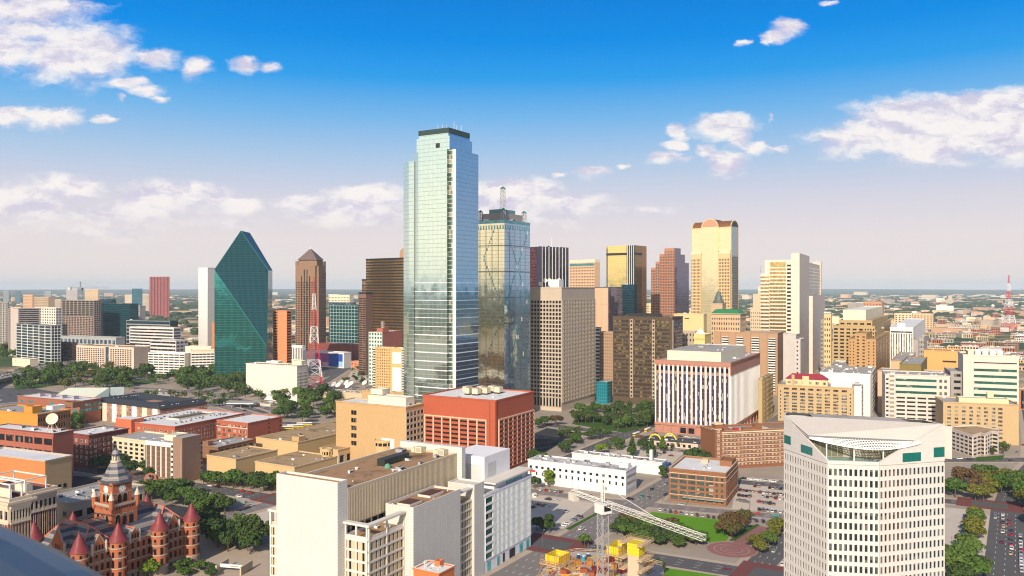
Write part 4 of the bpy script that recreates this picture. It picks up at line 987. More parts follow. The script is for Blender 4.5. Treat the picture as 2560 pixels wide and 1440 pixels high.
# ---- brown chequered tower
bw = wall((.10,.07,.045), .1)
B = std('apartment_tower', 'dark brown tower with scattered bronze panels and balcony stacks', 'apartment tower', (1681, 985, 796, 1532, 1707), bw, RG, par=1.5, nu=8,
    L=[g_(4,20,.95,.62,z0=8,z1=-2,f0=.02,f1=.28,gl=glass((.05,.04,.035),.15,.1,.6,.22,.02,blind=(.30,.23,.10)),mull=6), g_(4,20,.95,.62,z0=8,z1=-2,f0=.36,f1=.66,gl=glass((.05,.04,.035),.15,.1,.6,.22,.02,blind=(.30,.23,.10)),mull=6), g_(3,20,.95,.62,z0=8,z1=-2,f0=.72,f1=.96,gl=glass((.05,.04,.035),.15,.1,.6,.22,.02,blind=(.30,.23,.10)),mull=6),
       g_(1,20,.6,.55,z0=8,z1=-2,f0=.30,f1=.35,mat=LIMD,d=1.2,gl=GL['black']),g_(1,20,.6,.55,z0=8,z1=-2,f0=.67,f1=.715,mat=LIMD,d=1.2,gl=GL['black'])],
    R=[g_(1,20,.5,.5,z0=8,z1=-2,f0=.0,f1=.12,mat=LIMD,gl=GL['black']),g_(1,24,.99,.8,z0=8,z1=-2,f0=.14,f1=.98,gl=GL['blue'])])
box(B, 6, 22, 20, 60, B.h, B.h+5, DARKM, RG); fin(B)
# ---- white and pink striped block
B = Bld('office_block', 'white and maroon striped block with pink granite cornice and base', 'office block', 1825, 781, 909, 1638, 1898, ang=28)
pk = wall((.42,.20,.145), .05, grid=(4,3,.08), line=.75); mar = glass((.06,.03,.045), .1, .1, .7, .15, .03, (1.2,3.5), (.08,.25,(.12,.11,.13)))
B.body(pk); zb = ZH(1060, 812)+2; 
for g, n in ((B.L,16),(B.R,26)):
    cwn = g.L/n
    B.fbox(g, .3, g.L-.3, zb, B.h-4, -.01, .05, mar)
    for i in range(n+1):
        c = .3+i*(g.L-.6)/n; B.fbox(g, max(.05,c-cwn*.19), min(g.L-.05,c+cwn*.19), zb, B.h-3.4, 0, .8, WHT)
    B.fbox(g, -.3, g.L+.3, B.h-12.4, B.h-4, .0, .55, pk) if g is B.L else B.fbox(g, -.2, g.L+.3, B.h-11, B.h, 0, 1.0, pk)
    B.fbox(g, -.3, g.L+.3, B.h-3.6, B.h, 0, 1.0, pk)
    B.fbox(g, -.3, g.L+.3, zb-2.4, zb, 0, 1.1, pk)
    if g is B.L:
        for i in range(n): B.pane(g, .3+(i+.5)*(g.L-.6)/n, B.h-9.4, cwn*.5, 4.6, GL['ink'], .62)
    for i in range(9): B.fbox(g, i*g.L/9+g.L/9-1.3, i*g.L/9+g.L/9, 0, zb-2.3, 0, .9, pk)
    for i in (3,4): B.pane(g, (i+.45)*g.L/9, 1, g.L/9*.7, zb-5, GL['dark'], .05)
B.parapet(pk, do=1.05, di=.5, hh=.8); B.roof(RG); box(B, 14, B.a-12, 12, B.b-8, B.h, B.h+9.5, CREAM, RG); B.units(6, z=B.h+9.5, x0=18, x1=B.a-18, y0=16, y1=B.b-14, sz=(3,7)); B.units(4, y1=10); B.finish(100)
# ---- office by the tower: brick hotel and neighbours
hb = wall((.25,.095,.04), .08, brick=True); ht = wall((.66,.55,.38), .05)
B = Bld('hotel', 'brown brick hotel with cream bands, corner turret and glazed rooftop pool cover', 'hotel', 1790, 645, 1083, 1786, 2060, ang=76, b=26, a=75)
B.body(hb); B.grid(B.R, 21, 8, hb, glass((.20,.20,.18),.12,0,.7,.55,.02,blind=(.6,.58,.52)), 2, B.h-1, s0=4.5, s1=B.R.L, fw=.55, fh=.5, d=.35, mull=2)
for j in range(1, 9): B.fbox(B.R, 4.6, B.R.L, 2+j*(B.h-3)/8-.5, 2+j*(B.h-3)/8-.1, .3, .48, ht)
B.parapet(hb, hh=1.6, top=ht); B.fbox(B.R, 4.6, B.R.L, B.h-.4, B.h+.5, .36, .7, ht); B.roof(roofm((.30,.20,.14),.3)); 
w_ = B.w; w_.prism([(-1.2,-1.2),(4.2,-1.2),(4.2,4.2),(-1.2,4.2)],0,B.h+7,hb); ring(w_,[(-1.2,-1.2),(4.2,-1.2),(4.2,4.2),(-1.2,4.2)],.6,.5,B.h+7,B.h+8.2,ht); ring(w_,[(-1.2,-1.2),(4.2,-1.2),(4.2,4.2),(-1.2,4.2)],.3,.5,B.h+3,B.h+3.6,ht)
B.panes(Seg((-1.2,-1.2),(4.2,-1.2)), [2.7], [2+3.4*k for k in range(9)], 1.6, 1.9, GL['warm'], frame=ht, fo=.2)
def pool(q): q.box(22,52,10,22,B.h,B.h+.5,ht); [q.box(22.4+i*2.95,25.2+i*2.95,10.4,21.6,B.h+.5,B.h+.62,glass((.25,.42,.40),.2,.1,.7,.3,.02)) for i in range(10)]
B.part('glass_roof', pool); box(B, 8, 16, 10, 18, B.h, B.h+4, hb); box(B, 36, 42, 3, 8, B.h, B.h+5, hb); box(B, 24, 36, .8, 4, B.h, B.h+3.2, hb); box(B, 18, 22, 3, 7, B.h, B.h+2.6, plain((.4,.04,.05),.5)); B.units(4, y0=3, y1=9); B.finish(100)
# ---- five-storey brick loft
lb = wall((.27,.115,.05), .1, brick=True); lt = wall((.62,.50,.36), .06)
B = Bld('brick_loft', 'five storey brown brick warehouse with a white roof beside the angled parking', 'warehouse', 1814.5, 536, 1188, 1673.4, 1844, ang=25)
B.body(lb); gl5 = glass((.05,.08,.08), .1, 0, .8, .08, .03)
B.grid(B.L, 5, 5, lb, gl5, .8, B.h-1.6, s0=.5, s1=B.L.L*.80, fw=.8, fh=.62, d=.4, mull=3); B.grid(B.L, 2, 5, lb, gl5, .8, B.h-1.6, s0=B.L.L*.80, s1=B.L.L-.6, fw=.5, fh=.6, d=.4)
B.grid(B.R, 7, 5, lb, gl5, .8, B.h-1.6, fw=.35, fh=.5, d=.3)
for g in (B.L, B.R): B.fbox(g, 0, g.L, B.h-1.7, B.h-1.3, .3, .6, lt); B.fbox(g, 0, g.L, 4.7, 5.0, .3, .55, lt); B.fbox(g, 0, g.L, B.h-5.2, B.h-4.9, .3, .5, lt)
B.fbox(B.L, B.L.L*.26, B.L.L*.98, 3.5, 3.8, .3, 2.6, plain((.25,.36,.33),.5))
B.parapet(lb, hh=1.5, top=lt); B.roof(RW_); box(B, B.a*.6, B.a*.95, .8, 9, B.h, B.h+4, lb); box(B, B.a*.7, B.a*.8, 18, 23, B.h, B.h+2.4, LIM)
B.units(9, x0=6, x1=B.a*.5, y0=10, y1=24, sz=(1.2,2.2), kinds=(3,3,0,1)); B.finish(80)
# ---- white low warehouse
wl = wall((.66,.66,.68), .05, streak=.1)
B = Bld('white_warehouse', 'long white painted three storey warehouse with a cluttered roof', 'warehouse', 1565, 565, 1180, 1320, 1591, ang=30)
B.body(wl); n = 16
B.panes(B.L, [B.L.L*(i+.5)/n for i in range(n)], [B.h-5.2], 2.0, 1.8, GL['dark'], frame=WHT, fo=.12); B.panes(B.L, [B.L.L*(i+.5)/n for i in range(n)], [B.h-10.0], 1.2, 2.4, GL['dark'], frame=WHT, fo=.12)
B.panes(B.R, lin(2,B.R.L-2,8), [B.h-5.2,B.h-9.6], 1.2, 1.9, GL['dark'], frame=WHT, fo=.1); B.panes(B.R, lin(2,B.R.L-2,5), [.4], 2.6, 3.2, plain((.35,.38,.42),.5))
for i in range(9): B.fbox(B.L, B.L.L*i/8-.25 if i else .02, B.L.L*i/8+.25 if i<8 else B.L.L-.02, 0, B.h, 0, .22, wl)
B.parapet(wl, hh=.9, top=WHT); B.roof(roofm((.50,.50,.52),.7,(.14,.13,.13))); B.units(26, sz=(1.2,4.2), kinds=(0,1,3,4,5,4)); 
def sg(q): q.box(0,0,0,0,0,0,WHT)
def redsign(q): g = B.L; T = g.T; a0 = B.L.L*.022; B.fbox(g, a0, a0+4.4, B.h-7.9, B.h-6.6, .25, .5, plain((.62,.02,.03),.4), q)
B.part('red_sign', redsign)
mb = MB(); g = B.L; mb.lathe(g.T(g.L*.80,0,.1)[:2],[(1.5,2.9),(1.3,3.6),(.7,4.2),(0,4.4)],10,plain((.12,.30,.33),.5)); mb.build('awning', B.root)
box(B, B.a-8, B.a-3, 3, 10, B.h, B.h+3.2, WHT, RW_); B.finish(100)
bx = B
B = Bld('warehouse_annex', 'flat grey roofed annex with a blue canopy behind the white warehouse', 'warehouse', 1655, 625, 1158, 1430, 1668, ang=30); B.body(wl); B.parapet(wl, hh=.7); B.roof(roofm((.42,.41,.41),.8,(.10,.10,.10))); B.units(14, sz=(1.5,5))
B.fbox(B.R, 0, B.R.L, B.h-3, B.h-1.2, 0, 3.4, plain((.03,.09,.22),.5)); B.pane(B.R, B.R.L*.5, .1, B.R.L*.9, B.h-4, GL['black'])
def ct_(q): x,y=B.a-6,10; q.box(x,x+2.2,y,y+2.2,B.h,B.h+8,WHT)
B.part('chimney', ct_); B.finish(40)
# ---- small orange building at the bottom edge
B = Bld('orange_building', 'small orange stucco building with a pale roof at the bottom edge', 'building', 1097, 330, 1437, 1033.6, 1136, ang=31); og = wall((.55,.17,.06), .06); B.body(og); B.parapet(og, hh=.7, top=WHT); B.roof(RW_); box(B, 7.5, 10.5, 5, 7.4, B.h, B.h+2.4, og, og)
B.units(6, sz=(.8,1.6)); B.panes(B.L, [4], [B.h-6], 1.6, 1.2, WHT); B.finish(10)
for i in range(3): 
    mb = MB(); mb.bar((3+i*.7,9.5,B.h),(3+i*.7,9.5,B.h+3.2),.09,WHT); mb.box(2.8+i*.7,3.2+i*.7,9.3,9.7,B.h+2.0,B.h+3.0,WHT); mb.build('antenna', B.root)
# ================================================================ skyline towers
def cur(rgb, pane, lw, lc, metal=.75, rough=.04, tilt=.003, wavy=.03, lit=0., blind=(.5,.5,.45)): return glass(rgb, rough, metal, .8, lit, tilt, pane, (lw[0], lw[1], lc), wavy, blind, 'curtain_glass')
# ---- tallest glass tower
def tall():
    Y = 760; B = Bld('glass_tower', 'tallest silvery green mirror glass skyscraper with a stepped crown', 'skyscraper', 1137, Y, 372, 1034, 1196, ang=31)
    h = B.h; cg = cur((.76,.88,.80), (1.5,4.1), (.16,.5), (.26,.36,.31), .92, .05); cb = cur((.24,.45,.66), (1.5,4.1), (.14,.5), (.22,.29,.36), .9, .05); gr = glass((.07,.12,.09), .1, .3, .8, .2, .03, (2.8,4.1), (.2,.5,(.5,.58,.5)), .02)  # sky reflections tinted into the glass: pale on the left face, blue right
    fin_ = plain((.72,.78,.74), .35, .2); topm = plain((.03,.055,.05), .3)
    b, a = B.b, B.a; ch = 9.0; nb = 6.5
    # plan: chamfered left end, notch at the near corner
    poly = [(0,1.0),(a,0),(a+4,6),(a+4,b-6),(a-2,b+4),(8,b+4),(0,b-5),(-4.0,b-14),(-4.0,nb),(0,nb)]
    poly = [(0,2.5),(1.8,0),(a,0),(a+5,7),(a+5,b+4),(10,b+8),(-1.5,b-1),(-3.2,b-8),(-3.2,nb),(0,nb)]
    low = ZH(394, Y)
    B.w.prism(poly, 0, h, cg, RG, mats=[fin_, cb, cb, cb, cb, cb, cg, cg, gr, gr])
    # lower shoulder at the left
    c0 = B.lx(1018,'L'); B.w.prism([(-2.6,b-3),(3,b+8.5),(2,c0+6),(-.2,c0+.5),(-2.4,b+4)][::-1], 0, low, cg, RG)
    # bright floor edge bands, denser to the viewer on the lower floors
    wb = plain((.78,.84,.86), .3, .1)
    mb = MB()
    for i in range(1, 30):
        z = i*8.2 if i > 14 else i*4.1*2
        if z > 150: break
        ring(mb, poly, .22, .1, z, z+ (.85 if z < 100 else .5), wb)
    mb.build('floor_band', B.root)
    # crown
    Yc = Y+8
    def crown(q):
        x0 = 2.5
        p1 = [(x0,10),(a-1,3),(a-1,b-2),(x0,b-2)]; p1 = [(.8,6.5),(a-1.5,6.5),(a-1.5,b-3),(.8,b-3)]
        q.prism(p1, h, h+13, cg, RG, mats=[cb,cb,cg,cg]); p2 = [(1.6,8.5),(a-2.5,8.5),(a-2.5,b-5),(1.6,b-5)]
        q.prism(p2, h+13, h+19.5, cg, RG, mats=[cb,cb,cg,cg]); p3 = [(1.0,7.6),(a-3.5,7.6),(a-3.5,b-5),(1.0,b-5)]
        q.prism(p3, h+16.2, h+20.8, topm, RG)
        q.box(3,7,6.9,7.5,h+6,h+7.2,DARKM); q.box(.1,.75,18,22,h+3,h+7,DARKM)
    B.part('crown', crown)
    for i in range(8): 
        mb = MB(); mb.bar((4+i*4,12+i%3*8,h+20),(4+i*4,12+i%3*8,h+24+i%4*1.8),.12,WHT,4); mb.build('antenna', B.root)
    for sgn in (8.2, 8.9):
        pass
    B.finish(10)
tall()
# ---- glass tower with X pattern and roof masts
def xtower():
    Y = 880; B = Bld('glass_tower', 'pale gold and blue glass tower with an X pattern and green capped roof masts', 'skyscraper', 1261, Y, 549, 1185, 1325, ang=33)
    h = B.h; L_ = cur((.95,.88,.60), (1.6,3.9), (.14,.3), (.55,.50,.30), .85, .05); R_ = cur((.38,.54,.70), (1.6,3.9), (.14,.3), (.16,.22,.27), .8, .05); tq = glass((.10,.33,.38), .1, .4, .8, 0, .01); tl2 = glass((.35,.50,.42), .1, .5, .8, 0, .01)  # right face tinted blue for the sky it reflects, left face pale gold
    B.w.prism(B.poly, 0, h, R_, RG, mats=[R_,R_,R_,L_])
    for g, c in ((B.L, plain((.45,.40,.22),.4)),(B.R, plain((.10,.15,.19),.4))):
        for i in range(1,5): B.fbox(g, g.L*i/5-.35, g.L*i/5+.35, 0, h-8, 0, .12, c)
        for z in (h-28, h-56, h-84, h-112): B.fbox(g, 0, g.L, z, z+1.0, 0, .1, c)
        B.fbox(g, 0, g.L, h-3.5, h, 0, .15, tq)
        for i in range(11): B.fbox(g, g.L*(i+.3)/11, g.L*(i+.75)/11, h-10, h-6, 0, .1, tq)
    for k in range(40):
        t = k/39; z = h-14-t*150
        for s_ in (((k*2)%38)/38*0+abs((t*2)%2-1),):
            for g in (B.R,):
                for q_ in (s_, 1-s_):
                    s0 = .08*g.L+q_*.8*g.L; B.fbox(g, s0, s0+1.6, z, z+4.6, 0, .14, tq if k%5 else WHT)
            g = B.L; q_ = abs(((t*1.3+.25)*2)%2-1); s0 = g.L*(.3+.66*q_); s0=min(s0,g.L-2); B.fbox(g, s0, s0+1.8, z, z+3.2, 0, .14, tl2 if k%5 else WHT)
    def deck(q):
        q.prism([(6,6),(B.a-6,6),(B.a-6,B.b-6),(6,B.b-6)], h, h+8, GREY, RG); q.prism([(12,12),(B.a-12,12),(B.a-12,B.b-12),(12,B.b-12)], h+8, h+13, wall((.14,.28,.30),.1), RG)
    B.part('plant_room', deck)
    gc = plain((.02,.18,.12), .5); st = plain((.45,.47,.48), .4)
    def mast(q, x, y, z0, z1, r0, r1):
        n = max(3, int((z1-z0)/4)); 
        for i in range(4):
            a = pi/4+i*pi/2
            q.bar((x+r0*cos(a),y+r0*sin(a),z0),(x+r1*cos(a),y+r1*sin(a),z1),.28,st)
            for k in range(n):
                t0, t1 = k/n, (k+1)/n; b_ = a+pi/2; ra, rb_ = r0+(r1-r0)*t0, r0+(r1-r0)*t1; za, zb = z0+(z1-z0)*t0, z0+(z1-z0)*t1
                q.bar((x+ra*cos(a),y+ra*sin(a),za),(x+rb_*cos(b_),y+rb_*sin(b_),zb),.18,st); q.bar((x+rb_*cos(a),y+rb_*sin(a),zb),(x+rb_*cos(b_),y+rb_*sin(b_),zb),.18,st)
        q.lathe((x,y),[(r1*1.5,z1),(0,z1+2.6)],4,gc,cap=False,rot=0)
    for (px, py, zt, r0, r1) in ((B.a*.42,B.b*.42,ZH(472,Y+30),3.6,2.6),(4,4,ZH(524,Y),2.6,2.4),(B.a-5,5,ZH(530,Y+30),2.8,2.6),(5,B.b-5,ZH(530,Y+20),2.6,2.4)):
        def mm_(q, a=(px,py,h+ (13 if px>10 and px<B.a-8 else 0),zt,r0,r1)): mast(q, *a)
        B.part('roof_mast', mm_)
    B.units(10, y1=5, sz=(2,5)); B.units(6, x1=5, sz=(2,5)); B.finish(10)
xtower()
# ---- faceted green glass prism
def prism_tower():
    g1 = cur((.035,.31,.29), (1.8,3.9), (.13,.22), (.05,.22,.20), .85, .05, wavy=.03); g2 = cur((.003,.055,.08), (1.8,3.9), (.13,.22), (.01,.10,.10), .85, .05, wavy=.04); g3 = glass((.01,.15,.20), .5, .0, .3, 0, .005)  # same glass, reflections put in as tint: lower facet light, upper dark, roof blue
    Y = 1300; B = Bld('faceted_tower', 'slanted green glass prism skyscraper with a pointed top', 'skyscraper', 667, Y, 675, 536, 681, ang=-8)
    a, b = B.a, B.b; zs = B.h; za = ZH(579, Y+25); zd = ZH(866, Y)
    A0, N0, R0, K0 = (0,b,0),(0,0,0),(a,0,0),(a,b,0)
    f = B.w.face
    def uvq(pts): 
        return [(-p[1]+p[0]*.0 if True else 0, p[2]) for p in pts]
    Ls, Ns = (0,b,zs), (14,0,zs)
    # apex edge: set back along local x
    yA = b*(667-601)/(667-536.); Ap1 = (9,yA+1,za); Ap2 = (a-2,yA-4,za*1.0)
    D = (0,0,zd)
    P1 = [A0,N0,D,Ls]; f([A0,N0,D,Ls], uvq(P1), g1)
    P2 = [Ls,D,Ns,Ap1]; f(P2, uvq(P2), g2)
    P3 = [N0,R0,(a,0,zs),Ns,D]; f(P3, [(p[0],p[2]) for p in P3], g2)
    P4 = [Ap1,Ns,(a,0,zs),Ap2]; f(P4, [(p[0],p[2]) for p in P4], g3)
    f([Ls,Ap1,Ap2,(a,b,zs)], [(0,0)]*4, g3); f([R0,K0,(a,b,zs),Ap2,(a,0,zs)], [(p[1],p[2]) for p in (R0,K0,(a,b,zs),Ap2,(a,0,zs))], g2); f([K0,A0,Ls,(a,b,zs)], [(p[0],p[2]) for p in (K0,A0,Ls,(a,b,zs))], g2)
    mb = MB(); ed = plain((.02,.16,.16), .4); mb.bar(Ls,D,.6,ed); mb.bar(Ls,Ap1,.5,ed); mb.bar(Ap1,Ns,.5,ed); mb.bar(Ap2,(a,0,zs),.5,ed); mb.build('edge_trim', B.root)
    B.finish(1)
prism_tower()
# ---- pyramid top tower
def pyramid():
    st = wall((.25,.155,.10), .08, grid=(6,4,.12), line=.8); std_ = wall((.25,.16,.11), .06); gl = glass((.05,.04,.035), .1, .1, .8, .15, .03, blind=(.35,.25,.15)); gl = GL['ink']; Y = 1750
    B = Bld('pyramid_topped_tower', 'brown granite skyscraper with a steep pyramid roof', 'skyscraper', 793, Y, 664, 735, 818, ang=22)
    a, b, h = B.a, B.b, B.h; c = 5
    pl = [(c,0),(a-c,0),(a-c,c*.6),(a,c*.6),(a,b),(0,b),(0,c),(c,c)]
    B.body(st, poly=[(0,c),(c,c),(c,0),(a-c,0),(a-c,c),(a,c),(a,b-c),(a-c,b-c),(a-c,b),(c,b),(c,b-c),(0,b-c)])
    gl1, gr1 = Seg((0,b-c),(0,c)), Seg((c,0),(a-c,0))
    B.grid(gl1, 12, 30, st, gl, 8, h-34, fw=.6, fh=.55, d=.3); B.grid(gr1, 8, 34, st, gl, 8, h-14, fw=.62, fh=.6, d=.3)
    for i, zt in ((.30,h-22),(.44,h-8),(.58,h-8),(.72,h-22)): B.fbox(gl1, gl1.L*i-1.1, gl1.L*i+1.1, 10, zt, .3, .45, gl)
    c2 = 9; p2 = [(c2*.4,c2*.4),(a-c2*.4,c2*.4),(a-c2*.4,b-c2*.4),(c2*.4,b-c2*.4)]
    B.w.prism(p2, h, h+8, st, RG); c3 = 7; p3 = [(c3,c3),(a-c3,c3),(a-c3,b-c3),(c3,b-c3)]; B.w.prism(p3, h+8, h+13, st, RG)
    zt = ZH(620, Y+20)
    def pyr(q):
        r = plain((.13,.09,.09), .5); k = 4.5; P_ = [(k,k),(a-k,k),(a-k,b-k),(k,b-k)]; m_ = (a/2,b/2,zt)
        for i in range(4): q.face([(*P_[i],h+12.5),(*P_[(i+1)%4],h+12.5),m_],[(0,0),(30,0),(15,30)],r)
        for t_ in (.2,.35,.5,.65,.8):
            z = h+12.5+(zt-h-12.5)*t_; rr = [((x-a/2)*(1-t_)+a/2,(y-b/2)*(1-t_)+b/2) for x, y in P_]; ring(q, rr, .25, .1, z, z+.5, plain((.2,.15,.15),.5))
        q.lathe((a/2,b/2),[(2.2,zt-2),(1.2,zt+.5),(.2,zt+1),(.1,zt+7)],8,WHT)
    B.part('pyramid_roof', pyr)
    for (x,y) in ((c,b-c),(a-c,c),(c*1,c*1)): B.w.prism([(x-3,y-3),(x+3,y-3),(x+3,y+3),(x-3,y+3)], h, h+10, st, plain((.12,.1,.12),.5))
    B.finish(30)
pyramid()
# ---- bronze striped tower
def bronze():
    Y = 1300; gz = glass((.42,.26,.11), .12, .8, .7, .0, .02, (3,3.8), (.05,.05,(.3,.2,.1))); sp = wall((.025,.018,.018), .1)
    B = Bld('bronze_tower', 'brown tower with horizontal bronze ribbons and a rounded glass roof pavilion', 'skyscraper', 1017, Y, 645, 915, 1060, ang=40, a=45)
    B.body(sp); n = 40
    B.grid(B.L, 8, n, sp, gz, 4, B.h-1, fw=.999, fh=.55, d=.35); B.grid(B.R, 4, n, sp, gz, 4, B.h-1, fw=.999, fh=.5, d=.35)
    B.parapet(sp); B.roof(RG)
    def pav(q):
        x0, x1, y0, y1 = 3, 24, 2, 20; z = B.h; q.box(x0,x1,y0,y1,z,z+8,wall((.42,.24,.15),.05)); n_=8; gl = glass((.06,.08,.14),.15,.2,.8,0,.02,(2,2),(.15,.15,(.3,.3,.35)))
        for i in range(n_):
            a0, a1 = pi*i/n_, pi*(i+1)/n_; yc=(y0+y1)/2; r=(y1-y0)/2
            q.face([(x0,yc-r*cos(a0),z+8+8*sin(a0)),(x1,yc-r*cos(a0),z+8+8*sin(a0)),(x1,yc-r*cos(a1),z+8+8*sin(a1)),(x0,yc-r*cos(a1),z+8+8*sin(a1))],[(0,i*2),(20,i*2),(20,i*2+2),(0,i*2+2)],gl)
        q.face([(x0,(y0+y1)/2-(y1-y0)/2*cos(pi*i/n_),z+8+8*sin(pi*i/n_)) for i in range(n_+1)][::-1],[(0,0)]*(n_+1),wall((.42,.24,.15),.05))
    B.part('roof_pavilion', pav); B.finish(40)
    for i, (x0, x1, yt, Yd) in enumerate(((905,917,702,1420),(897,915,735,1340))):
        B = Bld('brown_tower', ('slim' if i==0 else 'short')+' brown ribbon windowed tower edge '+('behind' if i==0 else 'beside')+' the bronze tower', 'tower', x1, Yd, yt, x0, x1+14, ang=35, a=20)
        B.body(wall((.20,.12,.09),.08), top=RG); B.grid(B.L, 2, 34, wall((.20,.12,.09),.08), GL['dark'], 4, B.h-6, fw=.9, fh=.5, d=.2); B.parapet(DARKM, hh=3); B.finish(30, True)
bronze()
# ---- dark tower with white vertical ribs
B = Bld('dark_tower', 'black glass tower with thin white vertical ribs', 'skyscraper', 1355, 1400, 616, 1322, 1422, ang=50); ng = cur((.035,.04,.08),(1.5,3.8),(.1,.1),(.02,.02,.04),.5,.08)
B.body(ng, top=RG); B.grid(B.L, 5, 40, wall((.11,.03,.035),.1), GL['dark'], 4, B.h-2, s1=B.L.L*.6, fw=.8, fh=.5, d=.4)
for i in range(9): B.fbox(B.R, B.R.L*i/8-.3 if i else 0, B.R.L*i/8+.3, 0, B.h-.5, 0, 1.0, WHT if i else wall((.6,.55,.5),.1))
B.units(8, sz=(3,7)); B.finish(40)
mb = MB(); mb.bar((B.a*.5,10,B.h),(B.a*.5,10,B.h+16),.3,WHT); mb.build('antenna', B.root)
# ---- far beige tower with a green band
B = Bld('beige_tower', 'distant peach tower with rows of small windows and a green top band', 'tower', 1487, 1800, 656, 1424, 1500, ang=50); pc = wall((.60,.40,.25), .04); B.body(pc, top=RG)
B.grid(B.L, 16, 28, pc, GL['dark'], 6, B.h-8, fw=.5, fh=.42, d=.3); B.fbox(B.L, 1, B.L.L-1, B.h-7, B.h-1.5, 0, .3, GL['teal']); B.parapet(CREAM, hh=7); B.units(2, sz=(5,8)); B.finish(30)
# ---- blank pink slab with dark mirror side
B = Bld('slab_tower', 'peach blank walled slab with a dark mirror side behind the concrete grid tower', 'tower', 1520.5, 1150, 719, 1487, 1556, ang=40)
B.body(cur((.16,.15,.22),(2,3.6),(.12,.2),(.09,.08,.12),.8,.06), top=RG, mats=[None]*0 or [cur((.16,.15,.22),(2,3.6),(.12,.2),(.09,.08,.12),.8,.06)]*3+[wall((.62,.40,.26),.04,grid=(9,60,.3),line=.4)]); B.parapet(DARKM, hh=.8); B.units(9, sz=(2,5)); B.finish()
# ---- gold tower with rounded corner
def gold():
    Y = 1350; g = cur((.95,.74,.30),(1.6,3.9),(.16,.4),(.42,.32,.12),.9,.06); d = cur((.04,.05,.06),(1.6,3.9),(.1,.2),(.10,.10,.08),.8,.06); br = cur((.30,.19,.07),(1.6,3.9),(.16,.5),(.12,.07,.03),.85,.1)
    B = Bld('gold_tower', 'gold mirror glass tower with a dark top band and rounded corner', 'skyscraper', 1588, Y, 613, 1513, 1616, ang=36)
    a, b = B.a, B.b; dx = 5; poly = [(0,0),(a,0),(a,b),(4,b),(1.2,b-1.6),(0,b-5),(0,16)]
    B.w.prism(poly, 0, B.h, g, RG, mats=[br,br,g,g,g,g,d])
    gl_ = Seg((0,16),(0,0)); 
    for i in (1,2,3,4): B.fbox(gl_, gl_.L*(i-.5)/4.2-.45, gl_.L*(i-.5)/4.2+.45, 0, B.h, 0, .6, plain((.85,.74,.42),.3,.3))
    ring(B.w, poly, .15, .1, B.h-16, B.h-12, DARKM); gr_ = B.R; B.fbox(gr_, gr_.L*.62, gr_.L, 0, B.h-1, 0, .3, cur((.42,.19,.08),(1.6,3.9),(.2,.7),(.15,.08,.03),.6,.15))
    B.finish()
    B = Bld('dark_tower', 'dark teal glass block in front of the gold tower', 'tower', 1586, 1300, 711, 1554, 1592, ang=36); B.body(cur((.02,.07,.10),(1.6,3.9),(.12,.2),(.03,.09,.12),.8,.06), top=RG); B.units(2); B.finish()
gold()
# ---- stepped pink granite tower
def stepped():
    Y = 1500; pk = wall((.44,.20,.12), .06); gl = glass((.30,.26,.22), .08, .6, .8, .0, .02); gb = cur((.20,.20,.28),(2.2,3.9),(.35,.6),(.20,.12,.12),.75,.06)
    B = Bld('stepped_tower', 'pink granite skyscraper stepping down on both sides', 'skyscraper', 1686, Y, 620, 1627, 1723, ang=42)
    a, b = B.a, B.b
    tops = [ZH(620,Y), ZH(634,Y), ZH(653,Y), ZH(668,Y)]; ly = [0, .42, .63, .80, 1.0]; 
    B.w.prism([(0,0),(a*.42,0),(a*.42,b*.42),(0,b*.42)], 0, tops[0], pk, RG, mats=[gb,gb,pk,pk])
    B.w.prism([(.3,b*.421),(a*.6,b*.421),(a*.6,b*.63),(.3,b*.63)], 0, tops[1], pk, RG); B.w.prism([(.6,b*.631),(a*.7,b*.631),(a*.7,b*.8),(.6,b*.8)], 0, tops[2], pk, RG); B.w.prism([(.9,b*.801),(a,b*.801),(a,b),(.9,b)], 0, tops[3], pk, RG)
    B.w.prism([(a*.421,.3),(a*.72,.3),(a*.72,b*.42),(a*.421,b*.42)], 0, tops[1]-1, gb, RG); B.w.prism([(a*.721,.6),(a,.6),(a,b*.42),(a*.721,b*.42)], 0, tops[2]-2, gb, RG)
    q = [(0,.2,tops[3]),(.2,.37,tops[2]),(.37,.58,tops[1]),(.58,1,tops[0])]
    for i, (f0, f1, zt) in enumerate(q):
        g = Seg((.0 if i==3 else .9-.3*i, b), (.0 if i==3 else .9-.3*i, 0)); n = max(2, int((f1-f0)*16)); B.grid(g, n, int(zt/5.2), pk, gl, 4, zt-4, s0=f0*g.L+.2, s1=f1*g.L-.2, fw=.72, fh=.66, d=.4)
    B.finish(100)
stepped()
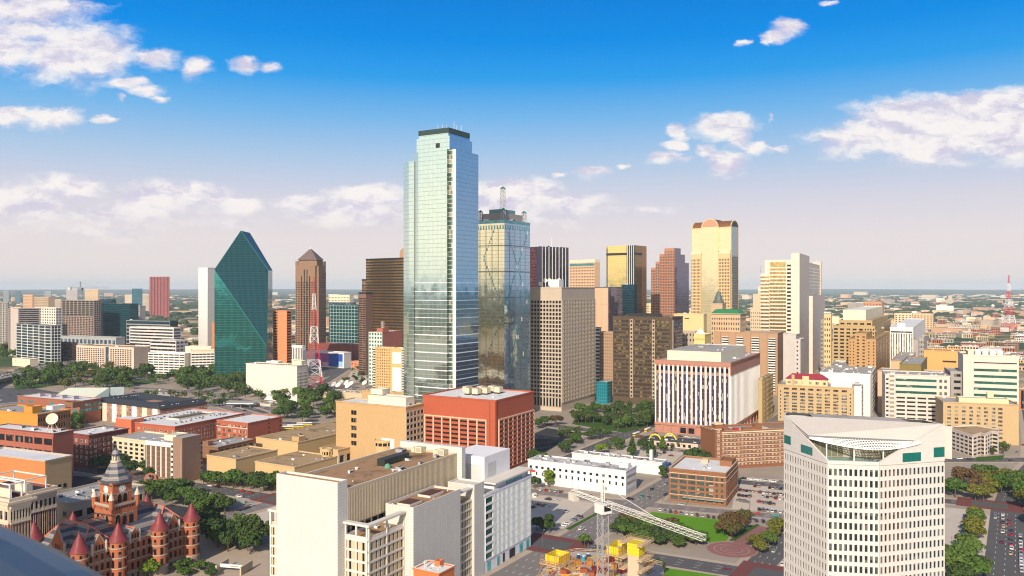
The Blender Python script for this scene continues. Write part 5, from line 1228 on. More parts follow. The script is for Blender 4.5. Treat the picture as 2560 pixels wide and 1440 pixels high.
# ---- arched cream tower
def arched():
    Y = 1250; st = wall((.66,.47,.25), .05); gp = cur((.92,.80,.50),(1.7,3.9),(.16,.3),(.60,.48,.26),.7,.08); gb = cur((.30,.42,.48),(1.7,3.9),(.2,.4),(.42,.33,.2),.8,.06); cop = plain((.22,.10,.045), .45, .3)
    B = Bld('arched_tower', 'tall cream skyscraper with barrel vaulted copper roofs', 'skyscraper', 1828, Y, 566, 1730, 1841, ang=42, a=24)
    a, b, h = B.a, B.b, B.h
    B.w.prism(B.poly, 0, h, st, RG)
    # projecting curtain wall bay on the left face with an arched head; vaults along both axes
    def vault(q, T0, wd, L, z, mat, endm, ax):
        n = 12; r = wd/2
        for i in range(n):
            a0, a1 = pi*i/n, pi*(i+1)/n
            def pt(an, l): 
                s_ = r-r*cos(an); zz = z+r*sin(an)*.9
                return (T0[0]+l, T0[1]+s_, zz) if ax == 'x' else (T0[0]+s_, T0[1]+l, zz)
            q.face([pt(a0,0),pt(a0,L),pt(a1,L),pt(a1,0)] if ax=='x' else [pt(a0,L),pt(a0,0),pt(a1,0),pt(a1,L)], [(0,i),(L,i),(L,i+1),(0,i+1)], mat)
            # pale rim
            for l in (0, L-1.0):
                def pr(an, l_, k): s_ = r-(r+k)*cos(an); zz = z+(r+k)*sin(an)*.9; return (T0[0]+l_, T0[1]+s_, zz) if ax=='x' else (T0[0]+s_, T0[1]+l_, zz)
                e = [pr(a0,l,.5),pr(a0,l+1.0,.5),pr(a1,l+1.0,.5),pr(a1,l,.5)]; q.face(e if ax=='x' else e[::-1], [(0,0)]*4, st)
                e = [pr(a0,l-.02,.5),pr(a1,l-.02,.5),pr(a1,l-.02,-.9),pr(a0,l-.02,-.9)]; q.face(e, [(0,0)]*4, st)
        for l in (0.02, L-.02): q.face([pt(pi*i/n, l) for i in range(n+1)], [(0,0)]*(n+1), endm)
    y0 = B.lx(1798,'L'); fb = B.lx(1756,'L')-y0
    def rf(q):
        vault(q, (-3.2, y0), fb, a+3.2, h, cop, plain((.50,.27,.18),.5), 'x'); vault(q, (0, 0), a, b, h-1, cop, GL['dark'], 'y')
    B.part('vaulted_roof', rf)
    B.w.prism([(-3.2,y0),(0,y0),(0,y0+fb),(-3.2,y0+fb)], 0, h+.5, gp, st)
    g1 = Seg((0,y0),(0,0)); g2 = Seg((0,b),(0,y0+fb)); zs = ZH(620+15, Y)
    for g in (g1, g2):
        B.fbox(g, .6, g.L-.3, 4, zs, 0, 4.2, st); B.fbox(g, 0, g.L-.6, zs+4, h-2, 0, .1, gp)
        go = Seg(g.T(0,0,4.2)[:2], g.T(g.L,0,4.2)[:2]); B.grid(go, 7, 36, st, GL['dark'], 6, zs-6, s0=1, s1=go.L-.7, fw=.5, fh=.62, d=.2)
        mb = MB(); n = 6
        for i in range(n):
            a0, a1 = pi/2*i/n, pi/2*(i+1)/n; r = 5.5
            mb.face([g.T(.6,zs+r*sin(a0),4.2*cos(a0)),g.T(g.L-.3,zs+r*sin(a0),4.2*cos(a0)),g.T(g.L-.3,zs+r*sin(a1),4.2*cos(a1)),g.T(.6,zs+r*sin(a1),4.2*cos(a1))],[(0,0)]*4, st if i<1 else glass((.3,.3,.3),.2,.3,.7,0,.02,(2,2),(.6,.3,(.65,.55,.38))))
        mb.build('curved_shoulder', B.root)
    B.fbox(B.R, 2.0, B.R.L-1.5, 4, h, 0, .1, gb); B.finish(100)
arched()
# ---- cream office tower with blank fins
def cream():
    Y = 1250; cw = wall((.70,.60,.50), .04, grid=(3,3.9,.08), line=.88); gz = glass((.62,.44,.16), .1, .85, .7, 0, .02, (2,4), (.08,.08,(.4,.3,.15))); cg_ = wall((.55,.48,.42), .04, grid=(3,3.9,.08), line=.88)
    B = Bld('cream_tower', 'cream office tower with golden ribbon windows and tall blank fins', 'skyscraper', 1993, Y, 649, 1912, 2050, ang=26)
    a, b, h = B.a, B.b, B.h
    B.body(cw, top=RG); 
    l0 = B.L.L
    g = B.L; s1 = g.L*.60; B.grid(g, 6, 30, cw, gz, 6, h-12, s0=g.L*.155, s1=s1+g.L*.06, fw=.99, fh=.62, d=.5); B.fbox(g, g.L*.17, s1+g.L*.05, h-11, h-3.5, 0, .2, gz)
    B.grid(g, 2, 30, cw, gz, 6, h-30, s0=g.L*0, s1=g.L*.15, fw=.99, fh=.45, d=.4); B.grid(g, 2, 30, cw, GL['dark'], 6, h-6, s0=g.L*.69, s1=g.L*.98, fw=.99, fh=.5, d=.1)
    B.w.prism([(-2,b*.86),(6,b*.86),(6,b+6),(-2,b+6)], 0, h-21, cw, RG); B.grid(Seg((-2,b+6),(-2,b*.86)), 2, 28, cw, gz, 6, h-24, fw=.99, fh=.5, d=.4)
    # tall blank fin and stair towers on the right
    f1 = B.lx(2018,'R'); ztop = ZH(633, Y)
    B.w.prism([(-1.5,-3.5),(f1,-3.5),(f1,9),(-1.5,9)], 0, ztop, cw, RG); x2, x3 = B.lx(2027,'R'), B.lx(2048,'R')
    B.grid(Seg((f1,0),(a,0)), 2, 30, cw, GL['brown'], 6, h-6, s0=0, s1=a-f1-6, fw=.99, fh=.45, d=.5)
    B.w.prism([(a-8,-2.5),(a+2,-2.5),(a+2,12),(a-8,12)], 0, ZH(640,Y+35), cg_, RG)
    B.w.prism([(f1-3,-9),(a-3,-9),(a-3,-3.51),(f1-3,-3.51)], 0, ZH(741,Y+12), cw, RG)
    B.finish(100)
cream()
# ================================================================ right of centre
YS = wall((.46,.33,.16), .07, brick=True); YS2 = wall((.46,.27,.11), .07, brick=True)
# tiered tan towers
def tiers(name, label, xn, Y, specs, mat, gl, ang=29, top=None, rows=3.9, pair=True):
    """specs: (x left px on the left face, y top px) going outwards from the near corner; right extents in px"""
    pass
B = Bld('tiered_tower', 'ochre stepped tower with a large pale penthouse behind the orange one', 'tower', 2187, 1050, 815, 2068, 2227, ang=29); h = B.h
B.w.prism([(0,B.b*.985),(0,0),(B.a,0),(B.a,B.b)][::-1][::-1], 0, .1, YS)
l = lambda px: B.lx(px, 'L')
z1, z2, z3 = ZH(857,1050), ZH(803,1050), ZH(790,1050)
B.w.prism([(0,l(2080)),(0,l(2187)+.1),(B.a,.1),(B.a,l(2080))][::1], 0, z2, YS, RT) if 0 else None
def seg_block(B, y0, y1, x0, x1, zt, mat, n, m, gl=GL['dark'], z0=4, fw=.34, fh=.42, mull=1, rm=RT):
    B.w.prism([(x0,y0),(x1,y0),(x1,y1),(x0,y1)], 0, zt, mat, rm)
    ring(B.w, [(x0,y0),(x1,y0),(x1,y1),(x0,y1)], .2, .4, zt-.02, zt+1, mat)
    g = Seg((x0,y1),(x0,y0)); 
    if n: B.grid(g, n, m, mat, gl, z0, zt-1.5, fw=fw, fh=fh, d=.18, mull=mull)
seg_block(B, l(2082)+.02, B.b, 1, B.a, z1, YS, 1, 17, GL['ink'], fw=.7, fh=.5, mull=2); seg_block(B, l(2160), l(2082), .5, B.a, ZH(817,1055), YS, 5, 19, GL['ink'], fw=.62, fh=.5, mull=2); seg_block(B, l(2180), l(2097), 3, B.a-3, ZH(803,1055), YS, 5, 21, GL['ink'], fw=.62, fh=.5, mull=2)
seg_block(B, 0, l(2160)-.02, 0, B.a, ZH(817,1050), YS, 4, 19, GL['ink'], fw=.45, fh=.5)
box(B, 6, B.a-4, l(2163), l(2106), ZH(803,1055), ZH(775,1060), wall((.72,.66,.48),.05), RW_); B.finish(100)
B = Bld('tiered_tower', 'orange tan stepped tower with small paired windows', 'tower', 2190, 985, 850, 2121, 2226, ang=29); l = lambda px: B.lx(px, 'L')
seg_block(B, 0, l(2166), .6, B.a, ZH(850,987), YS2, 2, 20, GL['ink'], fw=.26, fh=.42); seg_block(B, l(2166)+.02, l(2138), 0, B.a-4, ZH(836,987), YS2, 2, 21, GL['ink'], fw=.42, mull=2, fh=.42); seg_block(B, l(2138)+.02, B.b, .6, B.a, ZH(850,987), YS2, 2, 20, GL['ink'], fw=.28, fh=.42)
B.grid(B.R, 5, 26, YS2, GL['dark'], 4, ZH(850,987)-2, fw=.25, fh=.4, d=.1); B.units(5, z=ZH(836,987), y1=l(2138)); B.finish(100)
# white vertical strip tower and neighbours
B = std('white_tower', 'white slab tower with narrow vertical window strips and a rooftop drum', 'tower', (2283, 1150, 820, 2225, 2312), WHT, RW_, par=.8, nu=0, L=[g_(9,1,.42,1,z0=6,z1=-8,d=.5,gl=GL['brown'])], ang=29)
B.fbox(B.L, 1, B.L.L-1, B.h-7, B.h-5, 0, .1, GL['dark']); B.w.prism([(0.02,-.01),(10,-.01),(10,-6),(0.02,-6)][::-1], 0, ZH(850,1140), GREY); box(B, 6, 16, B.b*.35, B.b*.7, B.h, B.h+6, WHT); B.finish(40)
B = std('low_block', 'flat topped peach block below the white slab tower', 'building', (2270, 1000, 905, 2227, 2292), wall((.62,.42,.24),.05,grid=(7,30,.2),line=.8), RG, nu=3, ang=29); fin(B)
B = std('low_block', 'wide orange blank block with a pale roof at the right', 'building', (2395, 1010, 880, 2310, 2440), wall((.66,.36,.13),.05), RT, nu=5, ang=32, L=[g_(1,3,.99,.18,f0=.55,f1=.95,q0=.35,q1=.9,gl=GL['black'])]); fin(B)
B = std('low_block', 'olive louvred plant building in front of the orange block', 'building', (2303, 905, 913, 2249, 2318), wall((.25,.19,.06),.05,grid=(.8,30,.3),line=.7), RG, nu=2, ang=30); fin(B)
B = std('low_building', 'pale peach flat roofed strip behind the white ribboned garage', 'building', (2380, 900, 937, 2236, 2420), wall((.62,.42,.28),.05), RG, nu=8, ang=30, b=75); fin(B)
# white ribboned garage
wc = wall((.62,.55,.49), .05); B = std('parking_garage', 'cream office garage with dark ribbon windows above open decks', 'parking garage', (2375, 818, 942, 2213, 2392), wc, RG, par=1, nu=16, ang=20,
    L=[g_(1,3,.99,.42,f0=.16,f1=.80,q0=.63,q1=.97,gl=GL['green']), g_(5,6,.82,.45,f0=.16,f1=.98,q0=.16,q1=.62,gl=GL['black'],d=.8), g_(2,3,.5,.5,f0=.82,f1=.97,q0=.63,q1=.97,mull=2), g_(1,9,.9,.4,f0=.01,f1=.055,q0=.2,q1=.96,gl=GL['black'])],)
B.w.prism([(-1.5,B.b*.86),(3,B.b*.86),(3,B.b*.93),(-1.5,B.b*.93)], 0, B.h+2, wc); B.grid(Seg((-1.5,B.b*.93),(-1.5,B.b*.86)), 1, 12, wc, plain((.25,.22,.2),.7), 2, B.h+1, fw=.98, fh=.5, d=.1)
B.pane(B.L, B.L.L*.55, .5, B.L.L*.72, B.h*.12, plain((.10,.10,.11),.5)); def_ = None
def signm(q): g = B.L; B.fbox(g, B.L.L*.51, B.L.L*.60, .6, B.h*.075, .1, .5, plain((.7,.68,.66),.5), q)
B.part('entrance_sign', signm); fin(B)
B = std('stair_tower', 'grey stair tower joining the cream garage to the pale box building', 'building', (2410, 825, 931, 2376, 2422), GREY, RG, nu=1, ang=20, L=[g_(1,9,.5,.42,gl=GL['dark'])]); fin(B)
wb2 = wall((.66,.58,.50), .04, grid=(9,6,.1), line=.85)
B = std('box_building', 'large pale box building with green ribbon windows and white roof tanks', 'building', (2547, 800, 893, 2408, 2575), wb2, RT, par=1.4, nu=6, ang=22, L=[g_(1,9,.99,.42,f0=.19,f1=.97,q0=.12,q1=.86,gl=GL['green'],d=.5),g_(1,1,.99,.5,f0=.19,f1=.97,q0=.9,q1=.93,gl=GL['black'])])
for i in range(4):
    def tk(q, i=i): q.lathe((10,B.b*.3+i*6.5),[(2.8,B.h),(2.8,B.h+5),(2.2,B.h+5.6),(2.2,B.h+5.4)],14,WHT)
    B.part('roof_tank', tk)
box(B, 14, 30, 20, B.b-6, B.h, B.h+4, CREAM); fin(B)
# tan hotels
def tanhotel():
    B = Bld('hotel', 'tan brick hotel with a red roofed penthouse', 'hotel', 2133, 854, 972, 1945, 2155, ang=24); ty = wall((.50,.36,.19),.07,brick=True); gw = glass((.05,.05,.05),.12,0,.4,.34,.02,blind=(.40,.37,.31))
    B.body(ty); B.grid(B.L, 8, 9, ty, gw, 1, B.h-6, s0=B.L.L*.06, s1=B.L.L*.94, fw=.62, fh=.62, d=.3, mull=3); B.panes(B.L, [B.L.L*.035,B.L.L*.965], [3+4*k for k in range(8)], 1.1, 1.7, GL['dark'], frame=LIM)
    B.grid(B.L, 8, 1, ty, GL['dark'], B.h-4.5, B.h-1.5, s0=B.L.L*.06, s1=B.L.L*.94, fw=.6, fh=.7, d=.2, mull=4); B.grid(B.R, 7, 9, ty, gw, 1, B.h-6, fw=.3, fh=.5, d=.2)
    B.parapet(ty, hh=1.2, top=LIM); B.roof(RG); l = lambda px: B.lx(px,'L')
    y1, y0 = l(1964), l(2069); yw = wall((.66,.52,.30),.05); z = B.h
    B.w.prism([(2,y0),(14,y0),(14,y1),(2,y1)], z, z+7.5, yw); red = plain((.26,.03,.05),.5)
    def rr(q):
        q.face([(1.4,y1+.6,z+7.5),(1.4,y0-.6,z+7.5),(8,y0+6,z+13),(8,y1-6,z+13)],[(0,0)]*4,red); q.face([(14.6,y0-.6,z+7.5),(14.6,y1+.6,z+7.5),(8,y1-6,z+13),(8,y0+6,z+13)],[(0,0)]*4,red)
        q.face([(1.4,y0-.6,z+7.5),(14.6,y0-.6,z+7.5),(8,y0+6,z+13)],[(0,0)]*3,red); q.face([(14.6,y1+.6,z+7.5),(1.4,y1+.6,z+7.5),(8,y1-6,z+13)],[(0,0)]*3,red)
    B.part('red_roof', rr)
    ym = (y0+y1)/2; box(B, .6, 6, ym-2.5, ym+4, z+.1, z+11, yw); box(B, .8, 3, y1-9, y1-6, z+.1, z+12, ty); box(B, 2, 12, 1.5, y0-3, z+.1, z+6, WHT); B.units(6, y1=y0-1); B.grid(Seg((2,y1),(2,y0)), 6, 1, yw, gw, z+1.5, z+6, fw=.45, fh=.6, d=.15, mull=2)
    B.finish(100)
    B = std('parking_garage', 'white parking structure with slotted sides and pipes on its roof, behind the red roofed hotel', 'parking garage', (2176, 895, 938, 2050, 2197), WHT, RG, par=1.2, nu=34, ang=27, R=[g_(1,9,.95,.45,gl=GL['black'],f0=.15,f1=.95)]); fin(B)
    B = std('parking_garage', 'small slotted parking structure tucked beside the red roofed hotel', 'parking garage', (2153, 872, 968, 2120, 2166), WHT, RG, par=.8, nu=3, ang=27, R=[g_(1,8,.95,.5,gl=GL['black'])]); fin(B)
    B = Bld('hotel', 'tan brick hotel at the far right with a pale penthouse storey', 'hotel', 2547, 745, 1014, 2358, 2575, ang=18); B.body(ty)
    B.grid(B.L, 7, 8, ty, gw, 6, B.h-2, s0=B.L.L*.03, s1=B.L.L*.72, fw=.5, fh=.55, d=.3, mull=2); B.grid(B.L, 1, 8, ty, gw, 4, B.h-2, s0=B.L.L*.72, s1=B.L.L*.80, fw=.7, fh=.55, d=.3, mull=3)
    B.parapet(ty, hh=1); B.roof(RG); box(B, 3, 16, B.b*.12, B.b*.78, B.h, B.h+5, wall((.68,.60,.36),.05), roofm((.40,.45,.52),.3)); box(B, 8, 12, B.b*.3, B.b*.38, B.h+5, B.h+10, wall((.68,.60,.36),.05)); B.units(5); B.finish(100)
    # serrated garage
    Y = 700; o = Bld('parking_garage', 'cream parking garage with a zigzag front and open decks', 'parking garage', 2435, 693, 1088, 2372, 2495, ang=30, h=18.6); B = o
    e0 = B.loc(Q(2380,715)); pts = [B.loc(P(px,py,18.6)) for px,py in ((2380,1074),(2432,1090),(2452,1084),(2462,1087),(2480,1079),(2496,1082),(2497,1075),(2440,1065),(2385,1067))]
    pl = [(p.x,p.y) for p in pts]; B.w.prism(pl, 0, 18.6, wc, RT); ring(B.w, pl, .3, .3, 18.58, 19.6, wc)
    for i in range(5):
        g = Seg(pl[i], pl[i+1]); B.grid(g, max(1,int(g.L/6)), 5, wc, GL['black'], 1, 17.8, fw=.82, fh=.5, d=.4)
    B.finish(60)
    B = std('blank_building', 'tall blank cream annex beside the zigzag garage', 'building', (2380, 685, 1066, 2345, 2381), wc, RG, nu=2, ang=30, h=26, a=3); fin(B)
tanhotel()
# low yellow drums and tan blocks between the brown tower and the cream tower
B = std('tan_block', 'blank pale yellow block with a tiny window row, right of the brown chequered tower', 'building', (1759, 1120, 787, 1684, 1767), wall((.62,.50,.26),.04), RG, nu=2, ang=29, L=[g_(1,1,.5,.25,f0=.3,f1=.6,q0=.92,q1=.98,mull=5)]); fin(B)
B = std('tan_block', 'tan block with small punched windows below the pale yellow block', 'building', (1738, 1060, 830, 1690, 1745), LIMD, RG, nu=2, ang=29, L=[g_(6,12,.4,.4)]); fin(B)
B = std('yellow_block', 'yellow tiered building with white pyramidal skylight roofs', 'building', (1762, 1000, 838, 1735, 1778), wall((.70,.55,.22),.05), RW_, nu=1, ang=29, L=[g_(1,8,.98,.2,gl=plain((.5,.38,.16),.6))])
def pr(q): q.lathe((8,8),[(7,B.h+1),(3,B.h+5),(0,B.h+8)],4,WHT,cap=False)
B.part('pyramid_skylight', pr); fin(B)
B = std('historic_block', 'tan masonry block with a green mansard roof', 'building', (1850, 1130, 785, 1778, 1864), wall((.52,.37,.23),.06), RG, par=0, nu=0, ang=29, L=[g_(12,14,.4,.5,q0=.05,q1=.97)], R=[g_(5,14,.4,.5)])
ring(B.w, B.poly, 1.0, .5, B.h-6, B.h-5.2, LIM); ring(B.w, B.poly, 1.4, .5, B.h-.5, B.h+.4, LIM)
def gm(q):
    P0, P1 = offs(B.poly, .4), offs(B.poly, -5)
    for i in range(4): j=(i+1)%4; q.face([(*P0[i],B.h+.4),(*P0[j],B.h+.4),(*P1[j],B.h+6),(*P1[i],B.h+6)],[(0,0)]*4,plain((.02,.17,.07),.6))
    q.face([(*p,B.h+6) for p in P1],[(0,0)]*4,plain((.02,.17,.07),.6))
B.part('mansard_roof', gm)
fin(B)
B = std('old_tower', 'old tan tower with a domed green lantern behind the green mansard roof', 'tower', (1806, 1190, 760, 1778, 1815), wall((.48,.35,.24),.06), RG, nu=0, ang=29)
def lant(q): c=(B.a/2,B.b/2); q.lathe(c,[(8,B.h),(8,B.h+3),(6,B.h+6),(5,B.h+10),(3.5,B.h+13),(3,B.h+16),(.5,B.h+19),(0,B.h+22)],10,plain((.10,.13,.12),.5),cap=False)
B.part('lantern_dome', lant); fin(B)
tb2 = wall((.40,.25,.15),.06)
B = std('balcony_block', 'long brown slab with columns of white balconies', 'apartment building', (1944, 1090, 834, 1785, 1959), tb2, RG, par=.8, nu=3, ang=29)
for f0, f1 in ((.13,.24),(.36,.47),(.60,.72),(.86,.97)): B.grid(B.L, 1, 22, tb2, GL['dark'], 4, B.h-6, s0=f0*B.L.L, s1=f1*B.L.L, fw=.97, fh=.55, d=1.3, sp=WHT)
for f in (.0,.245,.475,.73): B.fbox(B.L, B.L.L*f, B.L.L*f+B.L.L*.11, 0, B.h+1, 0, 1.6, tb2)
fin(B)
gt = wall((.52,.48,.46), .05, grid=(3,3.5,.07), line=.85)
B = std('white_slab', 'pale tiled blank slab below the cream tower', 'building', (1990, 1060, 838, 1958, 1999), gt, RG, nu=1, ang=29); fin(B)
B = std('white_slab', 'low pale tiled slab with a column of small square windows', 'building', (2001, 1035, 850, 1986, 2012), gt, RG, nu=0, ang=29, L=[g_(1,14,.3,.35,f0=.1,f1=.9)]); fin(B)
B = std('tan_block', 'tan arched office block right of the striped block', 'building', (1905, 860, 950, 1896, 1932), wall((.45,.33,.15),.06), RG, nu=2, ang=27, R=[g_(8,9,.6,.55,gl=GL['brown'])]); fin(B)
B = std('old_tower', 'old tan brick tower with scattered small windows left of the chequered tower', 'tower', (1535, 1070, 832, 1499, 1545), wall((.42,.28,.18),.07,brick=True), RG, nu=3, ang=29, L=[g_(8,20,.35,.4)]); fin(B)
B = std('glass_cube', 'small bright teal glass box at the foot of the concrete tower', 'building', (1518, 1010, 957, 1491, 1531), cur((.02,.34,.44),(2.5,3.9),(.15,.25),(.04,.30,.36),.6,.08), RG, par=.6, nu=1, ang=29); fin(B)
B = std('blue_block', 'blue ribboned office sliver beside the concrete tower', 'building', (1500, 1120, 820, 1486, 1503), GL['blue'], RG, nu=1, ang=29, L=[g_(1,18,.98,.6,mat=WHT,gl=GL['blue'])]); fin(B)
B = std('clock_tower_building', 'cream setback tower with a clock, left of the cream office tower', 'tower', (1912, 1380, 770, 1876, 1918), wall((.60,.50,.36),.05), RG, nu=0, ang=29, L=[g_(7,16,.3,.4,q1=.95,q0=.05)])
box(B, 2, 14, 2, 20, B.h, ZH(735,1380), wall((.60,.50,.36),.05)); box(B, 4, 10, 2.5, 12, ZH(735,1380), ZH(716,1380), wall((.66,.58,.46),.05))
def ck(q): g=Seg((2,20),(2,2)); zc=ZH(725,1380); q.face([g.T(12+3*cos(2*pi*k/16),zc+3*sin(2*pi*k/16),.1) for k in range(16)],[(0,0)]*16,WHT); q.bar(g.T(12,zc,.2),g.T(12,zc+2.4,.2),.2,DARKM); q.bar(g.T(12,zc,.2),g.T(13.6,zc,.2),.2,DARKM)
B.part('clock_face', ck); B.part('spire', lambda q: q.bar((6,8,ZH(716,1380)),(6,8,ZH(664,1380)),.4,GREY)); fin(B)
# ================================================================ left of centre
B = std('red_slab', 'orange red brick slab with a blank centre strip and balcony stacks', 'apartment building', (716, 1320, 778, 682, 728), wall((.62,.25,.12),.05), RG, nu=1, ang=25, L=[g_(1,24,.95,.5,f0=.08,f1=.36,gl=GL['black'],d=.8)], R=[g_(1,24,.9,.5,gl=GL['black'],d=.8)]); fin(B)
B = std('red_slab', 'sliver of an orange brick slab at the left edge of the faceted tower', 'apartment building', (537, 1450, 806, 530, 545), wall((.52,.19,.08),.05), RG, nu=0, ang=25); fin(B)
wg = cur((.90,.88,.84),(2,3.6),(.1,.3),(.74,.70,.66),.35,.15)
B = std('white_glass_tower', 'rounded white glass tower beside the faceted green tower', 'tower', (519, 1750, 670, 496, 545), wg, RW_, nu=1, ang=30); fin(B)
B = std('green_office', 'teal glass office block with a white mullion grid', 'office block', (893, 1700, 764, 824, 904), cur((.02,.15,.16),(8,7),(.8,.9),(.36,.46,.44),.75,.08), RG, par=1, nu=3, ang=28, b=None); fin(B)
B = std('white_block', 'cream block with punched windows behind the teal office', 'building', (874, 2600, 738, 822, 884), wall((.70,.62,.46),.05), RW_, nu=2, ang=28, L=[g_(14,6,.5,.4,q0=.5,q1=.97)]); fin(B)
B = std('blue_band_block', 'low blue glass podium in front of the cream block', 'building', (885, 2300, 757, 822, 890), GL['blue'], RG, nu=1, ang=28); fin(B)
B = std('low_block', 'dark brick low block with a sunken roof court beside the teal office', 'building', (880, 1600, 862, 796, 902), DRED, RG, nu=4, ang=30); fin(B)
# mural building
B = Bld('mural_building', 'low white building with a pink, purple and blue painted wall', 'building', 860, 1460, 883, 757, 878, ang=31); B.body(WHT); B.roof(RW_); B.parapet(WHT, hh=.8)
mb = MB(); pal = [((.34,.07,.30),0,.5,.42,1),((.01,.07,.42),.5,1,.42,1),((.75,.02,.40),0,.28,0,.42),((.75,.38,.55),.28,.5,0,.3),((.34,.07,.30),.28,.5,.3,.42),((.01,.07,.42),.5,.86,0,.42),((.30,.50,.62),.86,1,0,.42)]
s0, s1 = B.L.L*.30, B.L.L*.97
for c, a0, a1, z0, z1 in pal: B.fbox(B.L, s0+(s1-s0)*a0, s0+(s1-s0)*a1-.05, 2+(B.h-4)*z0, 2+(B.h-4)*z1-.05, 0, .12, plain(c,.6,0,.02), mb)
mb.build('painted_mural', B.root); B.finish()
B = std('pink_low_block', 'low salmon block with a row of small square windows', 'building', (935, 1420, 907, 877, 945), wall((.56,.25,.14),.05), RG, nu=3, ang=31, L=[g_(7,1,.5,.3,q0=.5,q1=.9)]); fin(B)
B = std('small_office', 'small white ribbed office among trees beside the mural building', 'building', (756, 1600, 866, 728, 764), WHT, RG, nu=2, ang=31, L=[g_(7,1,.5,.8,gl=GL['dark'])]); fin(B)
B = std('red_tower_block', 'red brick mid rise with a pale tiled left side and antennas', 'building', (956, 1200, 831, 922, 1005), wall((.42,.13,.08),.06,brick=True), RW_, par=.6, nu=3, ang=31, L=[g_(5,14,.5,.5,mat=wall((.50,.62,.56),.05),gl=GL['dark'])])
box(B, 4, 18, 3, 14, B.h, B.h+6, wall((.42,.13,.08),.06,brick=True), RW_)
for i in range(3): B.part('antenna', lambda q, i=i: q.bar((7+i*3,8,B.h+6),(7+i*3,8,B.h+16),.2,WHT))
fin(B)
B = std('tan_hotel', 'yellow tan hotel tower with two tall white blank panels and rounded balconies', 'hotel', (1014, 1060, 873, 933, 1030), wall((.62,.40,.17),.05), RW_, par=1, nu=6, ang=25, L=[g_(1,19,.9,.5,f0=0,f1=.09,mat=CREAM,gl=GL['black'],d=1.2),g_(8,18,.45,.55,f0=.10,f1=.55,gl=GL['brown']),g_(1,19,.9,.5,f0=.90,f1=1,mat=CREAM,gl=GL['black'],d=1.2)])
B.fbox(B.L, B.L.L*.60, B.L.L*.86, 2, B.h*.62, 0, .2, WHT); B.fbox(B.L, B.L.L*.60, B.L.L*.86, B.h*.70, B.h*.93, 0, .2, WHT); fin(B)
B = std('tan_podium', 'low tan podium roof at the foot of the yellow tan hotel', 'building', (1010, 900, 985, 905, 1022), TAN, roofm((.45,.36,.28),.4), nu=8, ang=28); fin(B)
# white blank-walled building and surroundings
B = std('blank_white_building', 'large white blank walled building with a tan roof', 'building', (742.5, 1082, 916, 615, 768), wall((.66,.60,.54),.02,streak=.02), RT, par=1, nu=5, ang=25, R=[g_(8,7,.9,.5,gl=GL['green'],q0=.05,q1=.8)]); box(B, 14, 24, 4, 20, B.h, B.h+6, CREAM); box(B, 20, 30, 50, 70, B.h, B.h+3, WHT); fin(B)
B = std('white_strip_building', 'small white single storey building in front of the blank white one', 'building', (742, 1020, 992, 661, 744), WHT, RG, nu=8, ang=31); fin(B)
B = std('beige_store', 'beige convenience store with a flat roof by the fuel canopy', 'building', (676, 985, 1013, 641, 706), CREAM, RG, nu=4, ang=31, L=[g_(6,1,.6,.5,q0=.1,q1=.6)]); fin(B)
o = thing('fuel_canopy', 'grey flat fuel station canopy on thin posts', 'canopy', tuple(P(605,1018))); mb = MB(); mb.box(-16,16,-8,8,5,6.2,WHT,RG,bottom=True); mb.build('canopy_roof', o)
for x in (-11,0,11):
    for y in (-4,4): mb = MB(); mb.box(x-.3,x+.3,y-.3,y+.3,0,5,GREY); mb.build('post', o)
# dish farm beside the mast
R = random.Random(9)
for i, (px, py) in enumerate(((835,966),(846,968),(853,960),(866,962),(870,970),(878,964),(912,962),(793,964))):
    z = 8; p = P(px, py+8, 0); o = thing('satellite_dish', f'white satellite dish, {nth(i)} of the cluster by the red and white mast', 'satellite dish', tuple(p), 0, 'dishes by the mast'); mb = MB(); r = 4.2; c = Vector((0,0,7)); n_ = 14; ax = Vector((-.4,-.6,.7)).normalized(); u = ax.orthogonal().normalized(); v = ax.cross(u)
    pts = [c+ax*1.2+(u*cos(2*pi*k/n_)+v*sin(2*pi*k/n_))*r for k in range(n_)]
    for k in range(n_): mb.face([c,pts[k],pts[(k+1)%n_]],[(0,0)]*3,WHT); mb.face([c-ax*.15,pts[(k+1)%n_],pts[k]],[(0,0)]*3,WHT)
    mb.build('reflector', o); mb = MB(); mb.bar((0,0,0),tuple(c),.5,GREY); mb.bar(tuple(c),tuple(c+ax*3),.12,GREY); mb.build('pedestal', o)
B = std('dish_platform', 'long low tan building under the satellite dishes', 'building', (905, 1045, 984, 765, 935), wall((.55,.44,.30),.06), RG, nu=10, ang=27, par=.6, a=18); fin(B)
# west end brick blocks
rb2 = wall((.43,.105,.055), .1, brick=True)
def wins(B, gl=GL['warm'], rows=4, cl=8, cr=8, fw=.35, fh=.5, mat=None, z0=1.5, zt=-2.5, frame=WHT):
    for g, n in ((B.L, cl),(B.R, cr)):
        if n: hh = (B.h+zt-z0)/rows; B.panes(g, [g.L*(i+.5)/n for i in range(n)], [z0+hh*(j+.25) for j in range(rows)], g.L/n*fw, hh*fh, gl, frame=frame, fo=.1)
B = Bld('brick_loft', 'orange red brick loft with a white roof and a plain brick right side', 'building', 620, 745, 1060, 542, 706, ang=27); B.body(rb2); B.grid(B.L, 6, 4, rb2, GL['warm'], 1, B.h-1.2, fw=.6, fh=.62, d=.3, mull=2); B.panes(B.R, [B.R.L*.6,B.R.L*.93], [3+4.2*k for k in range(5)], 1.6, 1.4, GL['dark']); B.parapet(rb2, hh=1, top=LIM); B.roof(RW_); B.units(5); B.fbox(B.L,0,B.L.L,B.h-4.6,B.h-4.2,.3,.5,WHT)
B.finish(60)
B = Bld('courtyard_block', 'wide red brick block with a white roof around a courtyard', 'building', 437, 735, 1068, 300, 612, ang=25); B.body(rb2); B.parapet(rb2, hh=.9, top=WHT); wins(B, rows=4, cl=10, cr=26, fw=.4)
